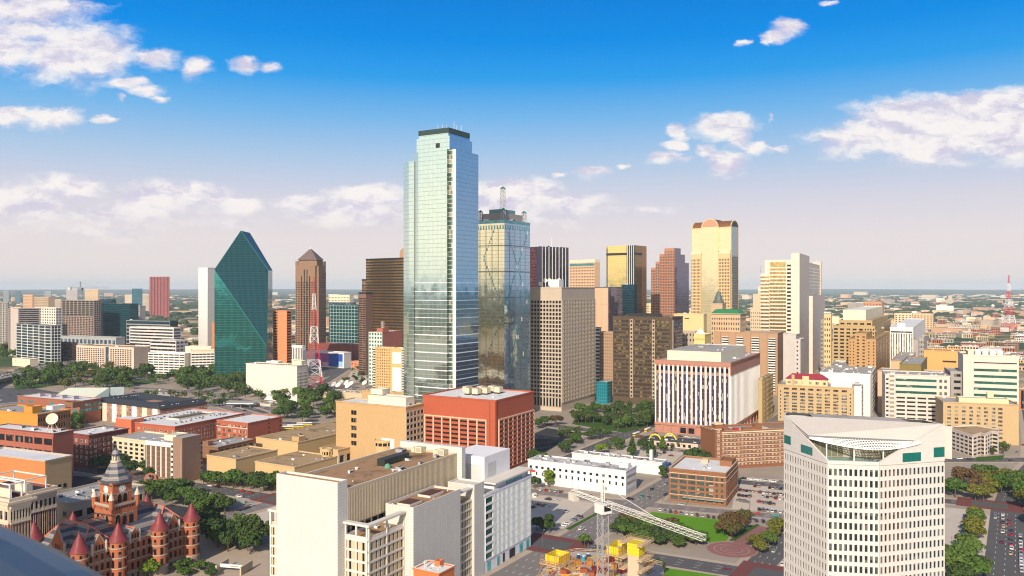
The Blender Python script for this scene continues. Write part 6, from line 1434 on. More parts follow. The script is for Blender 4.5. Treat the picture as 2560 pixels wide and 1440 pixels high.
B.roof(RW_); a, b, h = B.a, B.b, B.h
def court(q):
    x0,x1,y0,y1 = a*.35,a*.85,b*.4,b*.62; q.box(x0,x1,y0,y1,h+.03,h+.1,plain((.10,.09,.08),.9)); ring(q, [(x0,y0),(x1,y0),(x1,y1),(x0,y1)], .5, .2, h+.03, h+1.3, CREAM)
B.part('courtyard', court); 
dkx = plain((.08,.14,.12), .6)
for k in range(60): 
    pass
RR = random.Random(4)
for k in range(46):
    side = k % 4; o = link('roof_unit', UNITS[1], B.root); t_ = RR.uniform(.1,.92)
    o.location = (a*t_, b*(.2 if side==0 else (.8 if side==1 else (.28 if side==2 else .72))), h+.05); o.scale = (1.5,1.5,1.2)
B.w.prism([(-4,b*.72),(10,b*.72),(10,b+1),(-4,b+1)], 0, h+4, wall((.60,.15,.06),.05,brick=True), RW_); B.finish(100)
B = Bld('brick_loft', 'dark red brick warehouse with paired white windows, five storeys', 'building', 222, 650, 1090, 162, 321, ang=27); B.body(DRED); wins(B, rows=5, cl=5, cr=9, fw=.5, fh=.55); B.parapet(DRED, hh=1, do=.6, top=LIM); B.roof(RW_); B.units(9); B.finish(100)
B = Bld('cream_loft', 'cream painted brick building with green grey windows', 'building', 363, 640, 1105, 282, 372, ang=27, a=30); cm = wall((.62,.56,.40),.05); B.body(cm); B.grid(B.L, 6, 6, cm, GL['dark'], 1, B.h-1.5, fw=.55, fh=.6, d=.3, mull=1); B.parapet(cm, hh=1.2); B.roof(RG); B.units(6); B.finish(60)
bm_ = wall((.28,.18,.13),.06)
B = Bld('brown_office', 'brown and white ribbed office with ribbon windows and a tall brown end tower', 'building', 455, 600, 1112, 365, 492, ang=24); B.body(bm_); B.grid(B.L, 5, 6, bm_, plain((.16,.09,.06),.6), 3, B.h-3, s0=.5, s1=B.L.L*.72, fw=.8, fh=.9, d=.6, pm=WHT); B.fbox(B.L, 0, B.L.L*.72, B.h-2.6, B.h+.4, 0, .9, WHT)
B.grid(B.L, 1, 7, WHT, GL['dark'], 2, B.h, s0=B.L.L*.72, s1=B.L.L-.2, fw=.98, fh=.55, d=1.0); B.w.prism([(-1,-1.2),(17,-1.2),(17,8),(-1,8)], 0, B.h+5, bm_, RG); B.grid(Seg((17,0),(B.a,0)), 1, 7, WHT, GL['dark'], 2, B.h, s1=B.a-17-.2, fw=.95, fh=.5, d=1.1); B.parapet(WHT, hh=.6); B.roof(RG); box(B, 8, 20, 14, 26, B.h, B.h+4.5, CREAM); B.units(5, y0=14); B.finish(60)
B = Bld('brown_low_block', 'brown brick low block with a grey roof and white pilaster caps', 'building', 545, 660, 1120, 493, 635, ang=27); B.body(BRN); B.grid(B.R, 6, 2, BRN, GL['dark'], 5, B.h-1, fw=.75, fh=.6, d=.4, mull=3); B.parapet(BRN, hh=.9, top=LIM); B.roof(RG); B.units(8); box(B, 1, 6, 12, 20, B.h, B.h+4, BRN); B.finish(40)
# far-left group
oc = wall((.58,.26,.03), .05, brick=True)
B = Bld('ochre_building', 'bright ochre brick building with dark square windows and a dark brick right side', 'building', 94, 690, 1038, -40, 176, ang=25); B.body(oc, mats=[BRN,oc,oc,oc]); B.panes(B.L, [B.L.L*f for f in (.06,.14,.24,.33,.42,.52,.58,.64,.72,.78,.88,.93)], [2+4.4*k for k in range(5)], 2.3, 2.6, GL['ink']); B.grid(B.R, 13, 5, BRN, GL['dark'], 1, B.h-1, fw=.6, fh=.5, d=.25, mull=2); B.parapet(oc, hh=1); B.roof(RG)
box(B, 3, 12, 11, 22, B.h, B.h+6, oc); box(B, 22, 34, 12, 20, B.h, B.h+4, WHT); box(B, 40, 52, 10, 22, B.h, B.h+5, BRN); B.units(4); B.finish(100)
B = Bld('brick_hall', 'brown brick building with teal glass corner windows and a white roof', 'building', 200, 860, 1004, 44, 252, ang=25); bh = wall((.30,.10,.06),.07,brick=True); B.body(bh); B.panes(B.L, [B.L.L*f for f in (.08,.22,.55,.74,.92)], [B.h-6,B.h-11], 7, 2.6, GL['teal']); B.panes(B.R, [B.R.L*f for f in (.08,.3,.52,.72,.92)], [B.h-6,B.h-11], 6, 2.8, GL['teal'])
B.panes(B.R, [B.R.L*.05], [2,6], 2, 3, GL['dark']); B.parapet(bh, hh=.8, top=WHT); B.roof(RW_)
for i in range(4): box(B, 8, 14, B.b*(.2+.18*i), B.b*(.2+.18*i)+4, B.h, B.h+3.4, plain((.35,.33,.38),.5), name='roof_unit')
B.finish(60)
def shed():
    o = thing('metal_shed', 'large pale green metal shed with a sloping roof', 'building'); m1 = wall((.48,.52,.46),.04,grid=(1.2,60,.1),line=.88); m2 = wall((.36,.44,.46),.05,grid=(1,60,.08),line=.85)
    A, B_, C, D = P(130,993,12), P(236,993,12), P(273,969,22), P(172,969,22); E, F_ = P(310,966,22), P(275,992,3)
    q = MB(); V = lambda v, z=None: (v.x, v.y, v.z if z is None else z)
    q.face([V(A),V(B_),V(C),V(D)],[(0,0),(60,0),(60,30),(0,30)],m1); q.build('roof', o)
    q = MB(); q.face([V(A,0),V(B_,0),V(B_),V(A)],[(0,0),(50,0),(50,12),(0,12)],m2); q.face([V(B_,0),V(C,0),V(C),V(B_)],[(0,0),(100,0),(100,22),(0,12)],m2); q.face([V(C,0),V(D,0),V(D),V(C)],[(0,0),(50,0),(50,22),(0,22)],m2)
    q.face([V(B_)+(),V(C),V(E),V(P(262,985,8))],[(0,0)]*4,m1) if 0 else None; q.build('wall', o)
    o2 = thing('metal_shed', 'narrow metal shed with a steep roof right of the larger shed', 'building'); q = MB(); A, B_, C, D = P(262,988,9), P(280,985,9), P(310,967,20), P(276,968,20)
    q.face([V(A),V(B_),V(C),V(D)],[(0,0),(60,0),(60,30),(0,30)],m1); q.build('roof', o2); q = MB(); q.face([V(A,0),V(B_,0),V(B_),V(A)],[(0,0),(50,0),(50,12),(0,12)],m2); q.face([V(B_,0),V(C,0),V(C),V(B_)],[(0,0),(100,0),(100,22),(0,12)],m2); q.face([V(C,0),V(D,0),V(D),V(C)],[(0,0),(40,0),(40,20),(0,20)],m2); q.build('wall', o2)
shed()
B = Bld('brick_apartments', 'long brick apartment block with dark pitched roofs around a court', 'apartment building', 400, 835, 1023, 233, 518, ang=31); ba = wall((.36,.17,.11),.08,brick=True); B.body(ba); wins(B, rows=4, cl=20, cr=30, fw=.5, fh=.5, gl=GL['warm']); 
for i in range(0,20,3): B.fbox(B.L, i*B.L.L/20, (i+1.4)*B.L.L/20, 0, B.h, 0, .5, CREAM if i%2 else WHT)
a, b, h = B.a, B.b, B.h; rd = plain((.035,.04,.05),.7)
def pit(q):
    for (x0,x1,y0,y1) in ((-1,a+1,-1,17),(-1,a+1,b-17,b+1),(-1,17,17,b-17),(a-17,a+1,17,b-17)):
        if x1-x0 > y1-y0: 
            ym=(y0+y1)/2; q.face([(x0,y0,h),(x1,y0,h),(x1-5,ym,h+4.2),(x0+5,ym,h+4.2)],[(0,0)]*4,rd); q.face([(x1,y1,h),(x0,y1,h),(x0+5,ym,h+4.2),(x1-5,ym,h+4.2)],[(0,0)]*4,rd); q.face([(x0,y1,h),(x0,y0,h),(x0+5,ym,h+4.2)],[(0,0)]*3,rd); q.face([(x1,y0,h),(x1,y1,h),(x1-5,ym,h+4.2)],[(0,0)]*3,rd)
        else:
            xm=(x0+x1)/2; q.face([(x0,y1+5,h),(x0,y0-5,h),(xm,y0-5,h+4.1),(xm,y1+5,h+4.1)],[(0,0)]*4,rd); q.face([(x1,y0-5,h),(x1,y1+5,h),(xm,y1+5,h+4.1),(xm,y0-5,h+4.1)],[(0,0)]*4,rd)
    q.box(17,a-17,17,b-17,h-.2,h+.05,rd); [q.box(30+k*a*.3,30+k*a*.3+a*.18,b*.42,b*.58,h+.05,h+.3,plain((.34,.2,.13),.8)) for k in range(3)]
B.part('roof', pit)
RR = random.Random(2)
for k in range(54): o = link('roof_vent', UNITS[3], B.root); yy = RR.choice((4,12,b-12,b-4)); o.location = (RR.uniform(3,a-3), yy, h+1.7); o.scale = (1.1,1.1,1.3)
B.finish(100)
# front-left brick and stone buildings
B = Bld('brick_garage', 'red brick building with dark ribbon bays and a pale roof at the left edge', 'building', 134, 590, 1086, -30, 150, ang=24, a=16); B.body(wall((.36,.11,.07),.08,brick=True)); B.grid(B.L, 7, 4, wall((.36,.11,.07),.08,brick=True), GL['dark'], 2, B.h-1.5, fw=.84, fh=.55, d=.6, mull=2); B.parapet(DRED, hh=.8, top=LIM); B.roof(RW_); B.units(9, sz=(2,5))
def dishb(q):
    c = Vector((8,12,B.h+9)); r=4.2; n_=16; ax = Vector((-.7,-.5,.35)).normalized(); u = ax.orthogonal().normalized(); v = ax.cross(u); pts=[c+ax*1.2+(u*cos(2*pi*k/n_)+v*sin(2*pi*k/n_))*r for k in range(n_)]
    for k in range(n_): q.face([c,pts[k],pts[(k+1)%n_]],[(0,0)]*3,CREAM); q.face([c-ax*.1,pts[(k+1)%n_],pts[k]],[(0,0)]*3,CREAM)
    for s1_,s2_ in ((-1,-1),(1,-1),(1,1),(-1,1)): q.bar((8+s1_*3,12+s2_*3,B.h),(8+s1_*.5,12+s2_*.5,B.h+8),.18,CREAM)
B.part('satellite_dish', dishb); B.finish(60)
B = Bld('orange_loft', 'orange brick building with a tan brick front and a white membrane roof', 'building', 113, 520, 1155, -60, 179, ang=24); B.body(wall((.46,.33,.17),.06,brick=True), mats=[wall((.46,.33,.17),.06,brick=True)]*3+[wall((.58,.20,.06),.07,brick=True)]); B.panes(B.R, lin(4,B.R.L-3,3), [3,8,13.5], 2.2, 2.8, GL['dark'], frame=LIM); B.panes(B.L, lin(2,B.L.L-2,10), [3,8,13], 2.2, 3.0, GL['dark'], frame=LIM); B.parapet(LIMD, hh=1, do=.5, top=WHT); B.roof(roofm((.66,.68,.72),.2,(.4,.42,.48))); B.finish(60)
sn = wall((.56,.48,.37),.06)
def beaux(xn, Y, yt, xl, xr, lab, a=None):
    B = Bld('courthouse_annex', lab, 'building', xn, Y, yt, xl, xr, ang=26, a=a); rbk = wall((.24,.06,.045),.08,brick=True); B.body(rbk)
    for g in (B.L, B.R):
        B.grid(g, 7, 1, sn, GL['dark'], B.h-9, B.h-3, fw=.6, fh=.62, d=.5, mull=2); B.grid(g, 7, 6, rbk, GL['blue'], 3, B.h-9.2, fw=.5, fh=.6, d=.4, mull=2)
        B.fbox(g, 0, g.L, B.h-3, B.h-1, 0, .9, sn); B.fbox(g, 0, g.L, B.h-9.6, B.h-9, 0, .8, sn); B.fbox(g, 0, g.L, 0, 3, 0, .6, sn)
        for c in lin(0, g.L, 7): B.fbox(g, c-g.L/14*.62, c-g.L/14*.5, 3, B.h-9, .3, .55, sn); B.fbox(g, c+g.L/14*.5, c+g.L/14*.62, 3, B.h-9, .3, .55, sn)
    ring(B.w, B.poly, 1.9, .6, B.h-1, B.h, sn); B.parapet(sn, hh=1.2, top=sn, do=.5); ring(B.w, B.poly, -.6, 1.0, B.h+.01, B.h+1.0, wall((.24,.06,.045),.08)); B.roof(roofm((.22,.17,.13),.4), inset=1.4)
    box(B, 4, B.a*.45, 5, 14, B.h, B.h+4, CREAM)
    def fr(q):
        z = B.h+6.5; P4 = [(2,3),(B.a*.8,3),(B.a*.8,B.b-4),(2,B.b-4)]
        for i in range(4): q.bar((*P4[i],z),(*P4[(i+1)%4],z),.3,WHT); q.bar((*P4[i],B.h),(*P4[i],z),.3,WHT)
    B.part('roof_frame', fr); B.finish(100)
beaux(62, 400, 1238, -40, 140, 'red brick and cream stone office with a rooftop steel frame, beside the castle')
beaux(24, 345, 1255, -60, 31, 'red brick and cream stone office cut off by the left edge', a=9)
B = Bld('limestone_office', 'grey limestone office with tall grouped windows left of the clock tower', 'building', 178, 440, 1262, 132, 262, ang=27, b=30, a=46); lm = wall((.44,.38,.29),.07); B.body(lm); B.grid(B.R, 6, 1, lm, GL['dark'], B.h-8, B.h-3.5, fw=.66, fh=.8, d=.4, mull=2); B.grid(B.R, 6, 1, lm, GL['green'], 3, B.h-9, fw=.6, fh=.92, d=.5, mull=2); B.grid(B.L, 3, 4, lm, GL['dark'], 3, B.h-3, fw=.35, fh=.5, d=.2); B.parapet(lm, hh=1); B.roof(RG); B.units(16, sz=(1.2,3)); B.finish(60)
# ---------------- far left cluster
def far(label, xn, Y, yt, xl, xr, wm, cat='tower', name='far_tower', L=(), R=(), ang=20, rm=RG, nu=2, par=.8, **k):
    B = std(name, label, cat, (xn, Y, yt, xl, xr), wm, rm, L=L, R=R, ang=ang, nu=nu, par=par, **k); return fin(B)
bd = cur((.03,.09,.13),(3,4),(.15,.3),(.03,.08,.11),.7,.08); tl = cur((.02,.13,.16),(3,4),(.12,.4),(.02,.09,.11),.75,.06)
B = far('pale tower with a blank left panel and stacked balconies at the left edge', 45, 1700, 772, 22, 101, wall((.50,.44,.40),.05), L=[g_(1,24,.9,.6,f0=0,f1=.22,gl=GL['black'],d=.8)], R=[g_(1,24,.9,.55,f0=.0,f1=.98,gl=GL['dark'],d=.8)], ang=38)
B = far('dark glass office with a stepped white frame grid', 128, 1530, 815, 41, 152, bd, L=[g_(6,13,.93,.85,mat=WHT,gl=bd,d=.5)], R=[g_(3,13,.9,.85,mat=WHT,gl=bd,d=.5)], ang=38, name='office_block', cat='office block')
B = far('pale stone tower with a curved grey roof behind the white framed office', 140, 2000, 770, 88, 160, wall((.66,.62,.55),.05), L=[g_(9,14,.5,.5)], R=[g_(3,14,.7,.6,gl=GL['blue'])], ang=30)
# tower under construction
B = far('concrete tower under construction with bare upper floors', 235, 1750, 752, 157, 252, wall((.30,.25,.23),.1), L=[g_(11,22,.62,.55,q0=0,q1=.70,gl=GL['dark'],mat=wall((.27,.20,.17),.08)), g_(8,8,.9,.75,q0=.72,q1=1,gl=GL['black'],d=2,mat=wall((.34,.28,.24),.1))], R=[g_(3,26,.9,.6,gl=GL['dark'],d=1)], ang=30, name='construction_tower', nu=5)
B.fbox(B.L, 0, B.L.L, B.h*.70, B.h*.725, 0, 1.4, plain((.5,.07,.04),.6)) if 0 else None
def towercrane(label, px, Y, z0, zm, arm, back, r, col, rotd, cat='crane', mast=None):
    o = thing('tower_crane', label, 'tower crane', tuple(Q(px, Y, 0)), rotd); c = plain(col, .5)
    def lattice(q, a, b, w_, n, rr, c=None):
        c = c or plain(col, .5)
        a, b = Vector(a), Vector(b); ax = (b-a).normalized(); up_ = Vector((0,0,1)) if abs(ax.z) < .9 else Vector((1,0,0)); u = ax.cross(up_).normalized(); v = u.cross(ax)
        cs = [u*sx*w_/2+v*sy*w_/2 for sx, sy in ((-1,-1),(1,-1),(1,1),(-1,1))]
        for k in cs: q.bar(a+k, b+k, rr, c)
        for i in range(n):
            p, e = a.lerp(b, i/n), a.lerp(b, (i+1)/n)
            for j in range(4): q.bar(p+cs[j], e+cs[(j+1)%4], rr*.5, c); q.bar(e+cs[j], e+cs[(j+1)%4], rr*.45, c)
    q = MB(); lattice(q, (0,0,z0), (0,0,zm), r, int((zm-z0)/r/1.3), r*.05, plain(mast, .5) if mast else None); q.build('mast', o)
    q = MB(); lattice(q, (1.5,0,zm+1), (arm,0,zm+1), r*.60, int(arm/r/1.1), r*.028); q.build('jib', o)
    q = MB(); lattice(q, (-1,0,zm+1), (-back,0,zm+1), r*.45, int(back/r/1.2), r*.04); q.box(-back-1,-back+r*.9,-r*.45,r*.45,zm-r*.8,zm+r*.3,plain((.55,.52,.45),.8),bottom=True); q.build('counter_jib', o)
    q = MB(); lattice(q, (0,0,zm+1), (0,0,zm+r*2.8), r*.32, 4, r*.04); q.bar((0,0,zm+r*2.6),(arm*.62,0,zm+1.5),r*.03,c); q.bar((0,0,zm+r*2.6),(-back,0,zm+1.5),r*.03,c); q.build('apex', o)
    q = MB(); q.box(-r*.7,r*.9,-r*.8,r*.8,zm-r*1.0,zm+.6,c); q.box(r*.91,r*1.0,-r*.5,r*.5,zm-r*.6,zm+.3,GL['dark']); q.build('cab', o); return o
towercrane('grey tower crane above the unfinished concrete tower', 201, 1780, 0, ZH(720,1780), 62, 25, 5, (.18,.20,.22), 0)
B = far('broad dark teal glass tower behind the curved office', 325, 1800, 760, 250, 346, tl, ang=25, R=())
B = far('pale narrow tower beside the broad teal glass tower', 349, 1900, 766, 342, 364, wall((.55,.50,.44),.06), ang=25, L=[g_(2,20,.6,.5)])
B = far('far navy glass block behind the teal tower', 278, 2300, 749, 248, 290, bd, ang=25)
# curved office with white ribbons
wb3 = wall((.62,.58,.56),.05)
B = far('white ribboned office with a dark glass upper storey', 434, 1640, 820, 324, 452, wb3, L=[g_(1,7,.97,.5,q0=.3,q1=.98,gl=GL['dark'],mull=5)], R=[g_(1,7,.95,.5,q0=.3,q1=.98)], ang=25, name='office_block', cat='office block')
B.part if 0 else None
B = far('lower white ribboned office wing', 440, 1560, 853, 375, 470, wb3, L=[g_(1,6,.97,.5,gl=GL['dark'],mull=4)], R=[g_(3,6,.8,.5,gl=GL['blue'])], ang=25, name='office_block', cat='office block')
B = far('dark glass office with a curved left fin above the white ribbons', 425, 1700, 803, 316, 445, bd, L=[g_(1,9,.99,.75,mat=GREY,gl=bd)], ang=25, name='office_block', cat='office block')
# beige grid building
bg_ = wall((.62,.50,.40),.05)
B = std('beige_office', 'beige concrete office with a grid of dark square windows in two wings', 'office block', (334, 1423, 870, 191, 375), bg_, RT, ang=24, nu=7, L=[g_(12,9,.66,.62,f0=.02,f1=.50,q0=.16,q1=.94,d=.7,gl=GL['ink']), g_(9,9,.66,.62,f0=.60,f1=.97,q0=.16,q1=.94,d=.7,gl=GL['ink']), g_(12,1,.5,.9,f0=.02,f1=.50,q0=0,q1=.15,d=.7),g_(9,1,.5,.9,f0=.60,f1=.97,q0=0,q1=.15,d=.7)], R=[g_(18,9,.3,.6,d=.5)]); B.fbox(B.L, B.L.L*.52, B.L.L*.575, 0, B.h, 0, .2, GL['blue']); fin(B)
B = std('retaining_podium', 'low orange tan podium wall below the beige grid office', 'building', (330, 1370, 933, 195, 350), wall((.62,.36,.20),.05), RT, ang=24, nu=0, par=.5, a=20); fin(B)
B = std('parking_garage', 'white open deck parking garage left of the faceted tower', 'parking garage', (462, 1360, 885, 371, 480), WHT, RW_, ang=15, nu=3, L=[g_(7,8,.9,.5,gl=GL['dark'],d=.8)]); fin(B)
B = std('parking_garage', 'cream stair tower and deck garage next to the faceted tower', 'parking garage', (477, 1350, 877, 461, 545), CREAM, RW_, ang=72, nu=2, b=20, L=[g_(1,8,.4,.4,gl=GL['dark'])], R=[g_(7,8,.9,.5,mat=WHT,gl=GL['dark'],d=.8,f0=.02,f1=1,q1=.9,q0=0)]); fin(B)
B = std('low_block', 'pale flat roofed block above the cream deck garage', 'building', (528, 1480, 868, 463, 540), CREAM, RG, ang=20, nu=3, L=[g_(1,1,.9,.5,f0=.4,f1=.95,q0=.7,q1=.95)]); fin(B)
B = std('low_block', 'maroon ribboned low building between the framed office and the beige one', 'building', (180, 1580, 858, 150, 194), wall((.28,.14,.13),.06), RG, ang=30, nu=2, L=[g_(1,5,.98,.4,gl=GL['dark'])]); fin(B)
B = std('low_block', 'long grey blue low office with a planted roof', 'building', (290, 1640, 845, 150, 312), wall((.36,.38,.38),.06), RG, ang=24, nu=6, L=[g_(14,2,.6,.6,q0=.3,q1=.95,gl=GL['blue'])]); fin(B)
B = std('white_hall', 'long white low hall with three small windows beside the highway', 'building', (75, 1480, 899, 31, 96), CREAM, RG, ang=30, nu=1, L=[g_(3,1,.1,.3,q0=.5,q1=.9)]); fin(B)
B = std('far_tower', 'grey ribbed tower cut off by the left edge', 'tower', (19, 2000, 757, -20, 22), GREY, RG, ang=20, nu=1, L=[g_(6,20,.5,.6)]); fin(B)
# distant towers, each with its own look
FT = [(81,3800,737,58,85,(.62,.38,.22),'peach'),(121,3400,743,85,137,(.44,.33,.22),'tan and green'),(423,4000,692,375,424,(.28,.09,.09),'dark red ribbed'),(355,4400,722,330,356,(.03,.12,.17),'dark teal'),(22,6000,728,8,24,(.25,.28,.3),'small grey'),(51,7000,727,37,52,(.10,.16,.2),'small dark blue'),
      (128,6500,728,111,130,(.3,.32,.35),'grey'),(193,6200,723,166,195,(.45,.42,.42),'pale grey'),(245,5200,724,212,248,(.62,.46,.28),'yellow'),(334,5200,737,312,336,(.6,.5,.38),'cream'),(372,4800,735,356,376,(.5,.42,.34),'beige'),(152,5400,748,137,156,(.5,.4,.3),'low tan'),
      (2204,2700,755,2157,2210,(.48,.26,.17),'pink brick'),(2292,3000,779,2280,2294,(.75,.72,.66),'white'),(2280,2700,784,2236,2282,(.66,.52,.34),'low cream'),(2332,2700,785,2268,2335,(.6,.42,.26),'low peach'),(1847,2600,788,1840,1850,(.7,.66,.6),'white sliver'),(1699,2200,760,1616,1702,(.6,.5,.3),'yellow base'),
      (2077,1000,783,2060,2080,(.58,.46,.26),'tall yellow'),(2062,1300,800,2052,2066,(.33,.30,.27),'narrow grey'),(2310,1160,843,2298,2318,(.34,.31,.28),'grey side')]
for (xn, Y, yt, xl, xr, c, w_) in FT:
    m_ = wall(c, .05); B = Bld('distant_tower' if Y > 1500 else 'side_tower', f'{w_} block standing '+('on the far horizon plain' if Y > 4100 else 'beyond the downtown towers'), 'tower', xn, Y, yt, xl, xr, ang=35); B.body(m_, top=RG)
    n = max(3, int(B.b/9)); mm = max(4, int(B.h/7)); B.grid(B.L, n, mm, m_, GL['dark'], 3, B.h-4, fw=.45, fh=.45, d=.4); 
    if w_ == 'dark red ribbed':
        for i in range(6): B.fbox(B.L, B.L.L*(i+.15)/6, B.L.L*(i+.55)/6, 0, B.h, 0, 5, m_)
    B.parapet(m_); B.units(1, sz=(6,12)); B.finish(0, True)
# ---------------- lattice masts
def latmast(label, px, Ybase, ztop, w0, w1, bands, name='radio_mast', thick=1.0):
    o = thing(name, label, 'radio mast', tuple(Q(px, Ybase, 0)), .35); rd_, wh_ = plain((.55,.035,.05),.5), plain((.74,.74,.74),.5); n = 22
    for b in range(bands):
        q = MB(); c = rd_ if b % 2 == 0 else wh_; za, zb = ztop*(1-(1-b/bands)**1.0), ztop*(1-(1-(b+1)/bands)**1.0)
        def W_(z): t_ = z/ztop; return w1+(w0-w1)*(1-t_)**1.35
        m = max(2, int((zb-za)/ (W_(za)*.75+1.5)))
        for k in range(m):
            z0, z1 = za+(zb-za)*k/m, za+(zb-za)*(k+1)/m; a, b_ = W_(z0)/2, W_(z1)/2; rr = (.09+.011*W_(z0))*thick
            A = [(-a,-a),(a,-a),(a,a),(-a,a)]; Bq = [(-b_,-b_),(b_,-b_),(b_,b_),(-b_,b_)]
            for i in range(4):
                j = (i+1)%4; q.bar((*A[i],z0),(*Bq[i],z1),rr*1.5,c); q.bar((*A[i],z0),(*Bq[j],z1),rr*.8,c); q.bar((*A[j],z0),(*Bq[i],z1),rr*.8,c); q.bar((*Bq[i],z1),(*Bq[j],z1),rr*.8,c)
        q.build('lattice_section', o)
    return o
latmast('red and white lattice radio mast beside the blank white building', 785, 1119, 158, 22, 1.6, 7)
latmast('distant red and white lattice mast at the right horizon', 2522, 2700, ZH(688,2700), 34, 2.5, 7, thick=1.3)
# ================================================================ trees
import numpy as np
def foliage_mat():
    m, t, b = newmat('foliage'); oi = t.new('ShaderNodeObjectInfo'); pos = t.new('ShaderNodeNewGeometry').outputs['Position']
    base = oi.outputs['Color']; r = oi.outputs['Random']
    n = t.noise(pos, 1.1, 3, .7); n2 = t.noise(pos, .25, 2, .5)
    c = t.mix(t.sstep(n, .35, .68), t.mix(.45, base, (.008,.018,.008)), t.mix(.3, base, (.20,.22,.04)))
    c = t.mix(t.m('MULTIPLY', n2, .5), c, t.mix(.5, base, (.02,.05,.015)))
    c = t.mix(t.m('MULTIPLY', r, .35), c, t.mix(.6, base, (.12,.13,.03)))
    t.put(b.inputs['Base Color'], c); b.inputs['Roughness'].default_value = .75; b.inputs['Specular IOR Level'].default_value = .12
    return m
FOL = foliage_mat(); BARK = plain((.10,.075,.055), .9)
def crown_mesh(seed, kind):
    R = random.Random(seed); mb = MB(); cl = []
    if kind == 'cone':
        for k in range(30): z = 2.2+k*.24; rr = 3.1*(1-(k/31))**.8; a = R.uniform(0,6.28); cl.append((rr*.55*cos(a), rr*.55*sin(a), z, max(.7, rr*.52)))
    else:
        nC = 19 if kind == 'broad' else 14; RX = 3.6 if kind == 'broad' else 2.5
        for k in range(nC):
            a = R.uniform(0,6.28); q = sqrt(R.random())*RX; zz = 5.6+R.uniform(-1.2,1.9)*(1-(q/RX)*.55)-(q/RX)**2*.9
            if kind == 'tall': zz = 3.2+R.random()*5.2; q *= .75
            cl.append((q*cos(a), q*sin(a), zz, R.uniform(1.15,1.9)))
    NL = 1500
    for i in range(NL):
        cx_, cy_, cz_, cr_ = R.choice(cl)
        v = Vector((R.gauss(0,1), R.gauss(0,1), R.gauss(.25,1))).normalized()
        p = Vector((cx_,cy_,cz_))+Vector((v.x,v.y,v.z*.8))*cr_*R.uniform(.72,1.08)
        n = (v+Vector((R.gauss(0,.45),R.gauss(0,.45),R.gauss(.1,.45)))).normalized(); u = n.orthogonal().normalized(); w_ = n.cross(u); an = R.uniform(0,3.14); u, w_ = u*cos(an)+w_*sin(an), w_*cos(an)-u*sin(an)
        s = R.uniform(.26,.52)
        mb.face([p-u*s-w_*s*.6, p+u*s*.9-w_*s*.7, p+u*s*.8+w_*s*.7, p-u*s*.7+w_*s*.8], [(0,0)]*4, FOL)
    return mb.data('crown')
def trunk_mesh(seed, kind):
    R = random.Random(seed); mb = MB(); top = 5.0 if kind != 'cone' else 7.5
    mb.lathe((0,0),[(.34,0),(.22,1.0),(.18,2.6),(.1,top)],6,BARK)
    for k in range(5):
        a = R.uniform(0,6.28); z0 = R.uniform(1.9,3.2); L = R.uniform(1.6,2.8); mb.bar((0,0,z0),(L*cos(a),L*sin(a),z0+R.uniform(1.4,2.6)),.075,BARK,5)
    return mb.data('trunk')
CROWNS = {k: [crown_mesh(10*i+j, k) for i in range(n)] for j, (k, n) in enumerate((('broad',4),('tall',3),('cone',2)))}
TRUNKS = {k: trunk_mesh(i, k) for i, k in enumerate(('broad','tall','cone'))}
TC = dict(dark=(.030,.082,.026), green=(.062,.145,.028), mid=(.098,.180,.036), lime=(.16,.26,.02), olive=(.16,.155,.025), red=(.13,.055,.04), brown=(.11,.085,.035))
TN = dict(dark='dark green', green='green', mid='mid green', lime='bright lime green', olive='yellow olive', red='reddish', brown='brownish')
NTREE = 0
TR = random.Random(77)
def tree(p, wid, col, kind='broad', label=None, group=None, hs=1.0):
    global NTREE; NTREE += 1
    s = wid/8.2 if kind != 'cone' else wid/6.5
    o = thing('tree', label, 'tree', (p.x, p.y, 0), TR.uniform(0,6.28), group); o.scale = (s, s, s*hs*TR.uniform(.88,1.1))
    c = link('crown', TR.choice(CROWNS[kind]), o); k = TR.uniform(.8,1.2); c.color = (*[min(1,x*k) for x in TC[col]], 1)
    link('trunk', TRUNKS[kind], o); return o
def grove(poly, n, wid, cols, where, kind='broad', mind=.62, z=0, hs=1.0, seed=0):
    R = random.Random(n*31+seed+int(poly[0][0])); xs = [p[0] for p in poly]; ys = [p[1] for p in poly]; pts = []; tries = 0
    def inside(x, y):
        c = False
        for i in range(len(poly)):
            (x0,y0),(x1,y1) = poly[i-1], poly[i]
            if (y0 > y) != (y1 > y) and x < (x1-x0)*(y-y0)/(y1-y0)+x0: c = not c
        return c
    while len(pts) < n and tries < n*80:
        tries += 1; x, y = R.uniform(min(xs),max(xs)), R.uniform(min(ys),max(ys))
        if not inside(x, y): continue
        p = P(x, y); 
        if any((p-q).length < wid*mind for q, _, _ in pts): continue
        pts.append((p, x, y))
    pts.sort(key=lambda t: t[1])
    for i, (p, x, y) in enumerate(pts):
        c = R.choice(cols); tree(p, wid*R.uniform(.78,1.2), c, kind if kind != 'mix' else R.choice(('broad','tall','broad')), f'{TN[c]} tree, {nth(i)} from the left {where}', 'trees '+where, hs)
grove([(500,1320),(560,1330),(660,1360),(672,1392),(600,1398),(505,1350)], 15, 13, ['dark','dark','green'], 'in the grove right of the castle', mind=.5)
grove([(495,1208),(690,1222),(690,1236),(495,1214)], 10, 12, ['dark','green'], 'in the row before the low tan complex', mind=.5)
grove([(340,1232),(480,1240),(475,1268),(345,1258)], 13, 12, ['dark','green','green'], 'on the square behind the clock tower', mind=.5)
grove([(470,1252),(590,1262),(570,1290),(480,1300)], 9, 11, ['green','mid','dark'], 'on the corner square beside the traffic cones', mind=.5)
grove([(235,1168),(420,1185),(430,1206),(330,1196),(230,1180)], 10, 12, ['dark'], 'below the cream painted building', mind=.5)
grove([(108,1082),(200,1048),(215,1062),(130,1100)], 9, 12, ['dark','green'], 'beside the ochre building', mind=.5)
